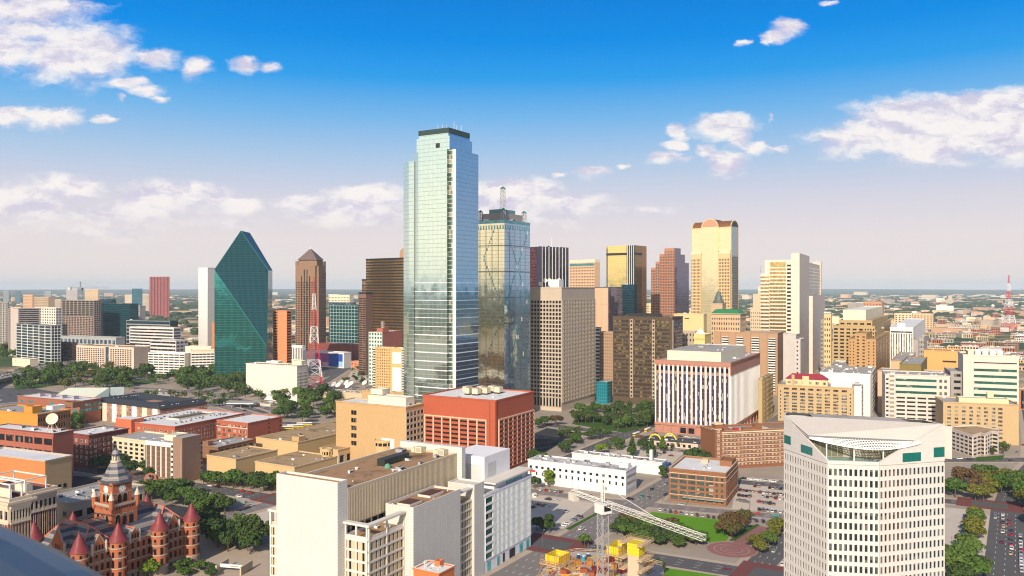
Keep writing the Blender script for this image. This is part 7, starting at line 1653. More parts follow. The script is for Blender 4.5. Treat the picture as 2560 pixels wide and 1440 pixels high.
grove([(228,1012),(318,1004),(330,1022),(240,1030)], 5, 12, ['dark','mid'], 'beside the brick hall', mind=.5)
grove([(680,1008),(760,992),(840,985),(842,1050),(770,1060),(690,1048)], 29, 15, ['dark','green','dark','mid'], 'in the park left of the ochre wall', mind=.5)
grove([(445,945),(535,930),(612,935),(612,985),(520,975),(450,962)], 26, 18, ['dark','green','green','dark'], 'at the foot of the faceted tower', mind=.5)
grove([(25,968),(70,935),(185,932),(230,950),(190,966)], 12, 20, ['dark','green'], 'beside the highway ramp', mind=.5)
grove([(210,968),(280,940),(375,935),(375,955),(300,972)], 12, 22, ['dark','green'], 'before the beige grid office', mind=.5)
grove([(1425,1045),(1470,1025),(1640,1022),(1645,1066),(1560,1074),(1440,1062)], 34, 12, ['dark','dark','green','dark'], 'in the central park', mind=.6, kind='mix')
grove([(1425,1090),(1520,1082),(1525,1095),(1440,1112)], 7, 10, ['green','dark'], 'along the street by the asphalt car park', mind=.5)
grove([(1395,1128),(1440,1118),(1450,1126),(1400,1140)], 3, 9, ['dark'], 'at the lower corner of the asphalt car park')
grove([(1725,1165),(1790,1150),(1800,1168),(1740,1176)], 9, 13, ['green','mid','olive','dark'], 'left of the brown brick hotel', mind=.5)
for px, py, wd, c, k, lb in ((1503,1136,10,'lime','broad','lime green tree on the street corner by the pale car park'),(1543,1122,12,'green','broad','round green tree behind the lime one on the corner'),(1580,1142,10,'dark','cone','pointed dark tree, leftmost in the pale car park'),(1608,1128,11,'dark','broad','round dark tree below the yellow arches'),(1629,1146,10,'dark','cone','pointed dark tree at the front of the pale car park'),(1657,1130,10,'green','cone','pointed green tree right of the yellow arches'),
        (1372,1217,11,'lime','tall','bright green tree before the white warehouse'),(1466,1222,6,'green','tall','narrow green tree before the white warehouse, behind the crane'),(1338,1222,9,'dark','broad','dark tree at the left end of the white warehouse'),(1656,1198,9,'green','tall','green tree beside the blue canopy'),(1335,1158,11,'dark','broad','dark tree between the red garage and the white wing'),(1352,1160,10,'green','broad','green tree left of the white warehouse roof'),
        (1342,1326,8,'dark','broad','leftmost dark tree at the pale car park corner'),(1374,1332,10,'dark','tall','tall dark tree at the pale car park corner'),(1357,1328,8,'dark','broad','middle dark tree at the pale car park corner'),(1461,1368,7,'mid','broad','small round tree behind the formwork'),(1640,1438,9,'dark','broad','dark tree on the kerb below the park street'),
        (375,1445,9,'lime','broad','lime green tree in front of the castle'),(1362,1066,12,'dark','broad','dark tree at the upper edge of the asphalt car park'),(1345,1072,10,'dark','broad','dark tree beside the red garage corner'),(1390,1064,12,'red','broad','reddish tree at the upper edge of the asphalt car park')):
    tree(P(px,py), wd, c, k, lb)
grove([(1540,1338),(1560,1312),(1700,1335),(1765,1362),(1700,1378),(1600,1362)], 28, 9.5, ['dark','green','dark'], 'in the dense clump below the crane jib', mind=.45, hs=.78)
grove([(1560,1310),(1640,1318),(1700,1335),(1690,1338),(1560,1316)], 8, 8, ['red','brown'], 'along the back of the clump by the lawn', mind=.4)
grove([(1800,1340),(1830,1348),(1878,1305),(1860,1298)], 7, 10, ['red','red','brown'], 'in the line of reddish trees by the lawn', mind=.5)
grove([(1868,1382),(1895,1392),(1962,1340),(1955,1318),(1910,1345)], 8, 9, ['olive','olive','mid'], 'beside the round brick plaza', mind=.5)
grove([(2364,1230),(2440,1205),(2520,1205),(2535,1230),(2490,1262),(2400,1250)], 18, 13, ['olive','green','olive','red'], 'in the park right of the round tower', mind=.45)
grove([(2418,1292),(2446,1290),(2440,1398),(2415,1392)], 8, 9, ['olive','mid'], 'along the right hand car park', mind=.5)
grove([(2366,1392),(2440,1400),(2470,1450),(2366,1470)], 9, 12, ['green','mid','dark'], 'at the bottom right corner of the round tower', mind=.45)
grove([(2545,1210),(2580,1200),(2600,1340),(2556,1335)], 7, 13, ['olive','green'], 'at the right edge beyond the boulevard', mind=.5)
grove([(455,1405),(560,1425),(540,1450),(455,1440)], 6, 8, ['dark','green'], 'beside the castle entrance ramp', mind=.5, hs=.6)
grove([(2140,1180),(2300,1150),(2330,1160),(2200,1200)], 3, 10, ['green'], 'behind the round tower')
def more_trees():
    R = random.Random(41); mb = MB(); shades = [foliage_plain(c) for c in ((.028,.078,.026),(.052,.125,.028),(.072,.145,.035),(.11,.12,.035))]
    def inside(poly, x, y):
        c = False
        for i in range(len(poly)):
            (x0,y0),(x1,y1) = poly[i-1], poly[i]
            if (y0 > y) != (y1 > y) and x < (x1-x0)*(y-y0)/(y1-y0)+x0: c = not c
        return c
    for poly, n, wd in (([(20,930),(190,912),(380,935),(430,960),(300,980),(190,975),(30,975)],70,16),([(435,935),(540,925),(614,935),(614,995),(560,1000),(440,975)],60,16),([(0,870),(160,850),(160,892),(0,905)],34,18),([(300,985),(450,990),(600,1000),(560,1020),(330,1006)],16,11),
                        ([(880,925),(935,925),(935,962),(850,968)],16,8),([(560,880),(760,868),(820,872),(760,890),(620,905)],30,16),([(330,865),(370,850),(500,862),(530,880),(470,885)],22,18),([(640,1000),(760,985),(850,980),(850,1000),(700,1015)],24,12),([(1420,1040),(1640,1020),(1645,1064),(1440,1058)],30,9),([(1395,1080),(1450,1072),(1470,1086),(1400,1100)],8,7),([(2200,1060),(2240,1040),(2250,1060),(2210,1090)],5,8),
                        ([(2440,1118),(2500,1112),(2530,1135),(2450,1140)],8,7),([(110,1085),(210,1050),(215,1075),(140,1105)],12,9),([(500,1205),(690,1218),(690,1232),(500,1216)],12,9),([(1500,1120),(1720,1118),(1700,1128),(1500,1130)],8,6)):
        xs = [p[0] for p in poly]; ys = [p[1] for p in poly]; k = 0; tr = 0
        while k < n and tr < n*40:
            tr += 1; x, y = R.uniform(min(xs),max(xs)), R.uniform(min(ys),max(ys))
            if not inside(poly, x, y): continue
            p = P(x, y); k += 1; s = wd/2*R.uniform(.7,1.2); m = R.choice(shades); zc = s*1.15
            cl = [(p.x+R.gauss(0,.42)*s, p.y+R.gauss(0,.42)*s, zc+R.uniform(-.25,.35)*s, s*R.uniform(.34,.52)) for _ in range(8)]
            for _ in range(170):
                c = R.choice(cl); v = Vector((R.gauss(0,1),R.gauss(0,1),R.gauss(.25,1))).normalized(); q = Vector(c[:3])+v*c[3]*R.uniform(.75,1.08); nn = (v+Vector((R.gauss(0,.4),R.gauss(0,.4),R.gauss(.1,.4)))).normalized(); u = nn.orthogonal().normalized(); w_ = nn.cross(u); e = s*R.uniform(.09,.16)
                mb.face([q-u*e-w_*e*.7, q+u*e-w_*e*.8, q+u*e*.8+w_*e*.8, q-u*e*.8+w_*e], [(0,0)]*4, m)
            mb.bar((p.x,p.y,0),(p.x,p.y,zc),.3,BARK)
    mb.build('tree_cover', kind='stuff')
def foliage_plain(c):
    m, t, b = newmat('foliage'); pos = t.new('ShaderNodeNewGeometry').outputs['Position']
    k = t.mix(t.sstep(t.noise(pos, 1.0, 3, .7), .35, .68), t.mix(.45, c, (.008,.018,.008)), t.mix(.3, c, (.20,.22,.04))); t.put(b.inputs['Base Color'], k); b.inputs['Roughness'].default_value = .75; b.inputs['Specular IOR Level'].default_value = .12; return m
more_trees()
# ================================================================ far woods (one mass) and far low buildings
def ico():
    bm = bmesh.new(); bmesh.ops.create_icosphere(bm, subdivisions=2, radius=1); v = np.array([x.co[:] for x in bm.verts]); f = np.array([[q.index for q in x.verts] for x in bm.faces]); bm.free(); return v, f
ROOTS = [(o.location.x, o.location.y) for o in COL.objects if o.parent is None and o.get('category') and o.location.y > 800 and o.get('category') != 'tree']
RP = np.array(ROOTS)
def woods():
    rng = np.random.default_rng(5); V0, F0 = ico(); Vs, Fs = [], []; off = 0; N = 0
    def vn(x, y):  # lattice of sines: clumped cover
        return np.sin(x*.0031+1.3)*np.cos(y*.0023+.4)+.7*np.sin(x*.0081-y*.0062)+.5*np.cos(x*.017+y*.011)+.4*np.sin(x*.031)*np.cos(y*.027)
    for _ in range(60000):
        t = rng.random(); Y = 1350*(20000/1350)**(t**.85); X = rng.uniform(-.70,.70)*Y
        dens = vn(X, Y)+ (1.0 if Y > 3500 else 0) + (.9 if Y > 7000 else 0) - (.9 if (X > .36*Y and Y < 3300) else 0) + (.55 if (X < -.15*Y and Y < 3200) else 0)
        if dens < .35: continue
        if Y < 2400:
            d2 = ((RP[:,0]-X)**2+(RP[:,1]-Y)**2)
            if d2.min() < 62**2: continue
        if Y < 1500 and abs(X) > 800 and X < 0: continue
        r = min(7+max(0, Y-1800)*.0065, 70)*rng.uniform(.7,1.25); hh = min(5.2+r*.16, 13)*rng.uniform(.75,1.2)
        v = V0*(1+rng.uniform(-.36,.30,(len(V0),1))); a = rng.uniform(0,6.28); c, s = np.cos(a), np.sin(a)
        v = np.stack([(v[:,0]*c-v[:,1]*s)*r*rng.uniform(.8,1.3)+X, (v[:,0]*s+v[:,1]*c)*r+Y, np.maximum(v[:,2],-.4)*hh+hh*.55], 1)
        Vs.append(v); Fs.append(F0+off); off += len(V0); N += 1
        if N > 8500: break
    for _ in range(2600):   # river bottom woods behind and beside the viewpoint, seen in the mirror glass
        a0 = rng.uniform(1.9, 5.3); D = rng.uniform(420, 5200); X, Y = D*np.cos(a0), D*np.sin(a0)
        if Y > 150 or vn(X, Y) < -.2: continue
        r = rng.uniform(9,24); hh = rng.uniform(7,12); v = V0*(1+rng.uniform(-.22,.22,(len(V0),1))); v = np.stack([v[:,0]*r+X, v[:,1]*r+Y, np.maximum(v[:,2],-.4)*hh+hh*.55], 1); Vs.append(v); Fs.append(F0+off); off += len(V0)
    V = np.concatenate(Vs); Fc = np.concatenate(Fs); me = bpy.data.meshes.new('far_woods'); me.vertices.add(len(V)); me.vertices.foreach_set('co', V.ravel()); me.loops.add(Fc.size); me.loops.foreach_set('vertex_index', Fc.ravel())
    me.polygons.add(len(Fc)); me.polygons.foreach_set('loop_start', np.arange(0, Fc.size, 3)); me.polygons.foreach_set('loop_total', np.full(len(Fc), 3)); me.update()
    m, t, b = newmat('woodland'); pos = t.new('ShaderNodeNewGeometry').outputs['Position']
    c = t.mix(t.sstep(t.noise(pos, .05, 4, .7), .35, .7), (.028,.055,.025), (.10,.13,.045)); c = t.mix(t.sstep(t.noise(pos, .3, 3, .7), .4, .7), c, (.02,.04,.02))
    t.put(b.inputs['Base Color'], c); b.inputs['Roughness'].default_value = .9; b.inputs['Specular IOR Level'].default_value = .05; me.materials.append(m)
    link('far_woods', me, kind='stuff')
woods()
def far_roofs():
    rng = np.random.default_rng(11); pal = np.array([(.60,.44,.28),(.66,.55,.40),(.74,.70,.62),(.50,.30,.19),(.62,.40,.26),(.40,.34,.28)]); mats = [plain(tuple(float(x) for x in c), .8) for c in pal]; mb = MB()
    for _ in range(3400):
        Y = 2600*(15000/2600)**rng.random(); X = rng.uniform(-.68,.68)*Y
        c = np.sin(X*.0021+.7)*np.cos(Y*.0016)+.6*np.sin(X*.006+Y*.004)+(.55 if X > .35*Y else 0)
        if c < .15: continue
        a, b, h = rng.uniform(18,60)*(1+Y/5000), rng.uniform(14,36)*(1+Y/6000), rng.uniform(5,13)*(1+Y/9000)*(1 if rng.random() < .94 else 2.6); r = rng.choice((.55,-.9,1.2)); ca, sa = cos(r), sin(r)
        q = [(X+x*ca-y*sa, Y+x*sa+y*ca) for x, y in ((0,0),(a,0),(a,b),(0,b))]; m = mats[rng.integers(6)]
        mb.prism(q, 0, h, m, mats[2] if rng.random() < .4 else m)
    mb.build('far_rooftops', kind='stuff')
far_roofs()
def lowrise():
    R = random.Random(21); pal = [('tan',(.55,.38,.22)),('peach',(.62,.40,.24)),('brick red',(.42,.16,.09)),('cream',(.68,.58,.42)),('white',(.74,.70,.64)),('brown',(.33,.21,.13)),('yellow tan',(.62,.46,.22))]
    rfs = [roofm((.60,.56,.50),.3), roofm((.44,.33,.22),.3), roofm((.28,.24,.20),.3), roofm((.70,.68,.64),.2)]
    regs = [('at the right, beyond the ochre towers', 2235, 2600, 1500, 5000, 150), ('beyond the cream tower', 2045, 2240, 1800, 5200, 34), ('left of the faceted tower', -20, 530, 2100, 6000, 52), ('between the left hand towers', 560, 940, 1900, 5600, 34), ('between the central towers', 1420, 2045, 1900, 5000, 26), ('at the right edge beyond the boulevard', 2558, 2640, 860, 1480, 7)]
    meshes = []
    for i in range(26):
        nm, c = pal[i % 7]; wm = wall(c, .08); rm = rfs[i % 4]; a, b, h = R.uniform(20,80), R.uniform(16,50), R.uniform(4.5,12) if R.random() < .85 else R.uniform(14,24)
        mb = MB(); mb.box(0,a,0,b,0,h,wm); n = int(a/5); rows = max(1,int(h/4))
        for k in range(n):
            for j in range(rows): mb.face([(k*a/n+.8,-.05,j*h/rows+1.1),((k+1)*a/n-.8,-.05,j*h/rows+1.1),((k+1)*a/n-.8,-.05,(j+1)*h/rows-1),(k*a/n+.8,-.05,(j+1)*h/rows-1)],[(0,0)]*4,GL['dark'])
        for k in range(int(b/5)): mb.face([(-.05,(k+1)*5-1,1.1),(-.05,k*5+1,1.1),(-.05,k*5+1,h-1.2),(-.05,(k+1)*5-1,h-1.2)],[(0,0)]*4,GL['dark'])
        rb_ = MB()
        if i % 5 == 4: rb_.face([(-1,-1,h),(a+1,-1,h),(a-3,b/2,h+4.5),(3,b/2,h+4.5)],[(0,0)]*4,rm); rb_.face([(a+1,b+1,h),(-1,b+1,h),(3,b/2,h+4.5),(a-3,b/2,h+4.5)],[(0,0)]*4,rm); rb_.face([(-1,b+1,h),(-1,-1,h),(3,b/2,h+4.5)],[(0,0)]*3,rm); rb_.face([(a+1,-1,h),(a+1,b+1,h),(a-3,b/2,h+4.5)],[(0,0)]*3,rm)
        else:
            rb_.box(.5,a-.5,.5,b-.5,h,h+.4,rm); 
            for q in range(3): x, y = R.uniform(2,a-6), R.uniform(2,b-6); rb_.box(x,x+R.uniform(2,4),y,y+3,h+.41,h+2,rfs[3])
        meshes.append((nm, mb.data('wall'), rb_.data('roof'), 'pitched' if i % 5 == 4 else 'flat', a))
    taken = []
    for where, x0, x1, Y0, Y1, n in regs:
        k = 0; tr = 0
        while k < n and tr < n*30:
            tr += 1; Y = 1/(R.uniform(1/Y1, 1/Y0)); px = R.uniform(x0, x1); X = (px-1280)*Y/F
            if any((X-a)**2+(Y-b)**2 < 46**2 for a, b in taken) or ((RP[:,0]-X)**2+(RP[:,1]-Y)**2).min() < 75**2: continue
            taken.append((X, Y)); nm, wm_, rm_, kd, a_ = R.choice(meshes)
            o = thing('low_building', f'low {nm} building with a {kd} roof {where}', 'building', (X, Y, 0), R.choice((radians(58),radians(-32),radians(80),radians(20))), f'low {nm} {kd} roofed buildings {where}')
            link('wall', wm_, o); link('roof', rm_, o); k += 1
lowrise()
# water tower on the right horizon
p = Q(2482, 5200); o = thing('water_tower', 'white bulbous water tower on the right horizon', 'water tower', tuple(p)); mb = MB(); mb.lathe((0,0),[(2.5,20),(9,26),(11,31),(9,36),(3,39),(0,40)],14,WHT,cap=False); mb.build('tank', o)
mb = MB()
for i in range(6): mb.bar((10*cos(i*1.047),10*sin(i*1.047),0),(8*cos(i*1.047),8*sin(i*1.047),29),.5,WHT)
mb.bar((0,0,0),(0,0,22),1.2,WHT,8); mb.build('leg_frame', o)
# ================================================================ cars
def paint():
    m, t, b = newmat('car_paint'); oi = t.new('ShaderNodeObjectInfo'); t.put(b.inputs['Base Color'], oi.outputs['Color']); b.inputs['Roughness'].default_value = .28; b.inputs['Coat Weight'].default_value = .6; b.inputs['Coat Roughness'].default_value = .08; return m
PNT = paint(); CG = glass((.02,.025,.03), .06, 0, .8, 0, 0, nm='car_glass'); TY = plain((.015,.015,.015), .8); RIM = plain((.4,.4,.42), .3, .8); LRED = plain((.5,.01,.01), .3); LWH = plain((.8,.8,.75), .2)
def loft(mb, prof, secs, mat):
    """secs: list of (y, inset) across; prof: closed side outline [(x,z)]"""
    n = len(prof)
    for (y0, k0), (y1, k1) in zip(secs, secs[1:]):
        for i in range(n):
            a, b = prof[i], prof[(i+1) % n]; cx_ = sum(p[0] for p in prof)/n; cz_ = sum(p[1] for p in prof)/n
            f = lambda p, k: ((p[0]-cx_)*k+cx_, (p[1]-cz_)*k+cz_)
            A, B_, C, D = f(a,k0), f(b,k0), f(b,k1), f(a,k1)
            mb.face([(A[0],y0,A[1]),(B_[0],y0,B_[1]),(C[0],y1,C[1]),(D[0],y1,D[1])], [(0,0)]*4, mat)
    for (y, k), fl in ((secs[0], False), (secs[-1], True)):
        q = [((p[0]-cx_)*k+cx_, y, (p[1]-cz_)*k+cz_) for p in prof]; mb.face(q if not fl else q[::-1], [(0,0)]*n, mat)
def car_proto(kind):
    o = thing('car', 'car', 'car'); L, Wd = dict(sedan=(4.7,1.82), suv=(4.8,1.92), pickup=(5.7,2.0), van=(5.3,2.0))[kind]; h = L/2; w2 = Wd/2
    low = [(-h,.38),(-h+.05,.78),(-h+.2,.95),(-h*.45,.98),(h*.35,.96),(h*.82,.84),(h-.04,.70),(h,.40),(h*.9,.25),(-h*.92,.25)]
    if kind in ('suv','van'): low = [(-h,.4),(-h+.04,.95),(-h+.15,1.08),(h*.42,1.08),(h*.88,.98),(h-.03,.80),(h,.42),(h*.92,.28),(-h*.92,.28)]
    if kind == 'pickup': low = [(-h,.5),(-h,1.12),(-.35,1.14),(h*.40,1.12),(h*.92,1.02),(h,.82),(h,.5),(h*.92,.35),(-h*.92,.35)]
    mb = MB(); loft(mb, low, [(-w2,.90),(-w2+.10,1.0),(w2-.10,1.0),(w2,.90)], PNT)
    roof = dict(sedan=[(-h*.62,.97),(-h*.34,1.42),(h*.08,1.44),(h*.44,.96)], suv=[(-h*.97,1.08),(-h*.84,1.70),(h*.12,1.72),(h*.46,1.07)], pickup=[(-.40,1.13),(-.30,1.74),(h*.18,1.74),(h*.44,1.11)], van=[(-h*.98,1.08),(-h*.95,1.95),(h*.3,1.92),(h*.62,1.05)])[kind]
    body = mb; xs = [p[0] for p in roof]; zt = roof[1][1]
    body.face([(roof[1][0]-.05,-w2*.74,zt+.025),(roof[2][0]+.05,-w2*.74,zt+.045),(roof[2][0]+.05,w2*.74,zt+.045),(roof[1][0]-.05,w2*.74,zt+.025)],[(0,0)]*4,PNT)
    for sx in (-1,1):
        for a, b in ((roof[0],roof[1]),(roof[3],roof[2])): body.bar((a[0],sx*w2*.93,a[1]),(b[0],sx*w2*.77,b[1]),.05,PNT)
        body.bar(((roof[0][0]+roof[3][0])/2,sx*w2*.94,1.0),((roof[1][0]+roof[2][0])/2,sx*w2*.785,zt),.045,PNT)
    if kind == 'pickup': body.box(-h+.15,-.5,-w2+.15,w2-.15,1.10,1.15,TY)
    link('body', body.data('body'), o)
    mb = MB(); A = [(p[0],-w2*.92 if i in (0,3) else -w2*.75,p[1]) for i, p in enumerate(roof)]; Bq = [(p[0],-y,z) for p, (x,y,z) in zip(roof, A)]
    mb.face([A[0],A[3],A[2],A[1]],[(0,0)]*4,CG); mb.face([Bq[3],Bq[0],Bq[1],Bq[2]],[(0,0)]*4,CG); mb.face([A[3],Bq[3],Bq[2],A[2]],[(0,0)]*4,CG); mb.face([Bq[0],A[0],A[1],Bq[1]],[(0,0)]*4,CG); mb.face([A[1],A[2],Bq[2],Bq[1]],[(0,0)]*4,CG)
    link('windows', mb.data('windows'), o)
    mb = MB()
    for k in range(12):
        a, b = 2*pi*k/12, 2*pi*(k+1)/12; r = .34
        mb.face([(r*cos(a),-.11,r*sin(a)),(r*cos(b),-.11,r*sin(b)),(r*cos(b),.11,r*sin(b)),(r*cos(a),.11,r*sin(a))][::-1],[(0,0)]*4,TY)
    for y in (-.112,.112):
        mb.face([(.34*cos(2*pi*k/12),y,.34*sin(2*pi*k/12)) for k in range(12)],[(0,0)]*12,TY); mb.face([(.2*cos(2*pi*k/12),y*1.05,.2*sin(2*pi*k/12)) for k in range(12)],[(0,0)]*12,RIM)
    wm_ = mb.data('wheel')
    for x in (-h*.60,h*.62):
        for y in (-w2+.1,w2-.1): q = link('wheel', wm_, o); q.location = (x,y,.34)
    mb = MB(); mb.box(-.04,.04,-.2,.2,-.08,.08,LRED); tl_ = mb.data('tail_light'); mb = MB(); mb.box(-.05,.05,-.2,.2,-.07,.07,LWH); hl_ = mb.data('headlight')
    for y in (-w2*.72,w2*.72): q = link('tail_light', tl_, o); q.location = (-h,y,.78 if kind=='sedan' else .95); q = link('headlight', hl_, o); q.location = (h*.97,y,.66 if kind=='sedan' else .8)
    return o
PROTO = {k: car_proto(k) for k in ('sedan','suv','pickup','van')}; USED = {k: False for k in PROTO}
CC = dict(white=(.72,.72,.72), silver=(.42,.44,.46), grey=(.14,.15,.16), black=(.012,.012,.014), navy=(.012,.025,.07), blue=(.03,.10,.30), red=(.38,.015,.02), green=(.01,.05,.04), maroon=(.12,.01,.02), beige=(.45,.38,.26), teal=(.03,.30,.30), steel=(.13,.20,.27), yellow=(.6,.42,.03))
CW = ['white','white','silver','silver','grey','black','black','navy','steel','red','grey','maroon','beige','green']
CR = random.Random(12)
KN = dict(sedan='sedan', suv='wagon', pickup='pickup', van='van')
def car(p, az, col, kind, where, z=0.0, group=None):
    """az: heading from +Y towards +X in degrees"""
    pr = PROTO[kind]; rz = pi/2-radians(az); z = z or .075
    if not USED[kind]:
        USED[kind] = True; o = pr; o.location = (p.x,p.y,z); o.rotation_euler = (0,0,rz); o['label'] = where; 
        for c in [o]+list(o.children): c.color = (*CC[col],1)
    else: o = dup(pr, (p.x,p.y,z), rz, where, CC[col])
    o['group'] = group or 'cars'
    return o
def pick(): return CR.choice(['sedan','sedan','suv','suv','sedan','pickup','van'])
def row(a, b, n, az, where, cols=None, miss=0., kinds=None, jit=2.):
    A, B_ = P(*a), P(*b); k = 0
    for i in range(n):
        if CR.random() < miss: continue
        c = cols[i] if cols and i < len(cols) else CR.choice(CW); kd = kinds[i] if kinds and i < len(kinds) else pick()
        p = A.lerp(B_, i/max(1,n-1)); car(p, az+CR.uniform(-jit,jit)+(180 if CR.random() < .3 and jit > 1.5 else 0), c, kd, f'{c} {KN[kd]}, {nth(k)} from the left {where}', group='cars '+where); k += 1
row((1650,1277),(1812,1299), 13, 8, 'in the angled row above the lawn', ['white','steel','green','red','steel','white','white','green','silver','navy','green','green','white'], kinds=['suv','sedan','suv','suv','sedan','suv','suv','suv','suv','suv','sedan','sedan','sedan'], jit=1)
for px, py, c, k, az, w_ in ((1370,1250,'black','suv',-60,'alone at the top of the pale car park'),(1391,1252,'silver','sedan',-60,'right of the black one at the top of the pale car park'),(1334,1261,'white','sedan',31,'beside the white wing in the pale car park'),(1349,1262,'black','suv',31,'second in the short line by the white wing'),(1358,1265,'grey','suv',31,'third in the short line by the white wing'),(1370,1266,'white','sedan',31,'last in the short line by the white wing'),(1333,1270,'navy','sedan',31,'just below the short line by the white wing'),(1417,1280,'white','sedan',31,'alone in the middle of the pale car park'),
        (1447,1295,'grey','van',-50,'uppermost by the grass strip'),(1434,1302,'steel','suv',-50,'second by the grass strip'),(1416,1311,'white','sedan',-50,'third by the grass strip'),(1409,1316,'white','sedan',-50,'lowest by the grass strip'),(1359,1320,'blue','pickup',-50,'under the trees at the pale car park corner'),
        (1453,1324,'white','suv',31,'driving beside the grass strip'),(1577,1294,'blue','sedan',31,'driving beside the dense tree clump'),(1573,1249,'black','pickup',-66,'turning at the warehouse corner'),(1605,1242,'teal','sedan',31,'left of the brick loft junction'),(1622,1245,'steel','sedan',31,'at the brick loft junction'),(1629,1225,'navy','suv',211,'beside the blue canopy annex'),(1665,1211,'silver','van',31,'beside the brick loft wall'),(1664,1238,'navy','suv',31,'stopped at the brick loft kerb'),(1704,1264,'silver','suv',-70,'below the brick loft awning'),
        (1935,1380,'silver','sedan',31,'on the street right of the brick plaza'),(1816,1424,'maroon','sedan',-70,'on the bottom street'),(1957,1413,'white','suv',31,'at the bottom beside the round tower'),
        (1895,1286,'red','sedan',-70,'on the street below the full car park'),(1938,1291,'teal','sedan',-70,'behind the red one below the full car park'),
        (525,1216,'white','sedan',-62,'on the street before the low tan complex'),(543,1219,'black','suv',-62,'behind the white one before the low tan complex'),(605,1229,'red','sedan',-62,'left of two red ones before the low tan complex'),(624,1233,'red','sedan',-62,'right of two red ones before the low tan complex'),(598,1243,'white','suv',118,'in the far lane of the street left of the white block'),(525,1294,'steel','pickup',31,'on the street beside the castle'),(627,1266,'white','pickup',31,'near the brick crossing left of the white block'),(456,1202,'black','suv',-62,'near the brick arches'),(424,1206,'red','sedan',-62,'left of the brick arches')):
    car(P(px,py), az, c, k, f'{c} {KN[k]} {w_}')
row((1353,1226),(1403,1231), 5, 25, 'along the white warehouse', ['white','red','beige','silver','maroon'], jit=1)
row((1450,1238),(1476,1241), 3, 25, 'along the warehouse behind the crane', jit=1)
row((1858,1198),(1950,1207), 6, -70, 'parked along the brown brick hotel', ['black','white','white','silver','white','grey'], kinds=['suv']*6)
row((1888,1217),(1962,1225), 9, 28, 'in the top row of the full car park', miss=.1, jit=1); row((1850,1227),(1962,1239), 14, 28, 'in the second row of the full car park', miss=.05, jit=1); row((1848,1240),(1875,1243), 4, 28, 'in the short third row of the full car park', jit=1)
row((1908,1243),(1962,1250), 6, 28, 'in the third row of the full car park', jit=1, miss=.1); row((1848,1252),(1866,1257), 3, -60, 'by the brick loft in the full car park', jit=1); row((1898,1256),(1935,1262), 5, 28, 'in the fourth row of the full car park', jit=1); row((1888,1275),(1960,1283), 8, 10, 'in the bottom row of the full car park', miss=.15, jit=1); row((1874,1302),(1908,1306), 3, 8, 'in the bays beside the reddish trees', ['steel','navy','navy'], kinds=['sedan','suv','van'], jit=1)
Z2 = lambda x, y: P(2340+x*.2361, 1100+y*.2361)
for i, (x, y, c, k) in enumerate(((627,795,'grey','suv'),(628,830,'silver','sedan'),(708,800,'white','sedan'),(708,838,'silver','sedan'),(704,878,'maroon','sedan'),(714,925,'beige','suv'),(706,980,'white','pickup'),(700,1090,'maroon','sedan'),(780,850,'maroon','suv'),(780,895,'red','sedan'),(797,967,'navy','sedan'),(797,1010,'red','sedan'),(795,1055,'navy','suv'),(797,1113,'red','sedan'),(800,1155,'white','suv'),(790,1212,'beige','sedan'))):
    car(Z2(x,y), 31, c, k, f'{c} {KN[k]}, {nth(i)} in the queue on the right hand boulevard', group='traffic on the boulevard')
for i in range(11): c = CR.choice(['black','navy','grey','white','white','red','silver']); k = pick(); car(Z2(893+i*1.5,1025+i*37), 31, c, k, f'{c} {KN[k]}, {nth(i)} in the line by the right edge', group='line by the right edge')
for x, y, c, k, az, w_ in ((862,358,'white','suv',35,'white car past the bend of the boulevard'),(882,620,'white','van',35,'white van beyond the boulevard junction'),(785,218,'navy','suv',37,'navy car at the far junction'),(855,133,'steel','sedan',37,'steel car beyond the far junction'),(920,58,'red','sedan',37,'red car farthest up the boulevard'),(335,816,'navy','sedan',100,'navy car alone in the right car park')): car(Z2(x,y), az, c, k, w_)
for i, (x, y) in enumerate(((305,890),(300,916),(300,972),(318,994),(300,1020),(305,1044),(300,1066),(285,1108))): c = ['silver','navy','steel','maroon','navy','steel','black','white'][i]; k = pick(); car(Z2(x,y), 100, c, k, f'{c} {KN[k]}, {nth(i)} from the top under the car park trees', group='cars in the right car park')
for i, (x, y) in enumerate(((140,194),(250,203),(365,213))): c = ['grey','white','black'][i]; car(Z2(x,y), 92, c, 'suv', f'{c} car parked below the zigzag garage', group='cars below the zigzag garage')
Z3 = lambda x, y: P(1400+x*.21875, 860+y*.21875)
for i, (x, y, c, az) in enumerate(((1285,1180,'red',-60),(1345,1188,'white',-60),(1275,1222,'black',31),(1350,1228,'silver',31),(1395,1230,'grey',31),(1145,1268,'silver',31),(1195,1250,'black',31),(1268,1282,'maroon',-60),(1250,1052,'white',-52),(1370,1062,'maroon',-52),(1460,1070,'white',-52),(1550,1082,'silver',-52),(1690,1150,'red',-52),(200,1272,'steel',31),(285,1245,'white',31),(275,1272,'blue',31),(387,1182,'blue',31),(405,1220,'white',31),(235,1062,'white',-60),(195,1085,'navy',-60),(135,1004,'white',-55),(865,997,'grey',31),(950,987,'red',31),(925,1070,'red',31),(1085,1032,'red',-52),(880,1160,'silver',31),(1040,1155,'grey',31))):
    k = pick() if c != 'blue' else 'sedan'; car(Z3(x,y), az, c, k, f'{c} {KN[k]}, {nth(i)} scattered car below the central park', group='scattered cars in the middle')
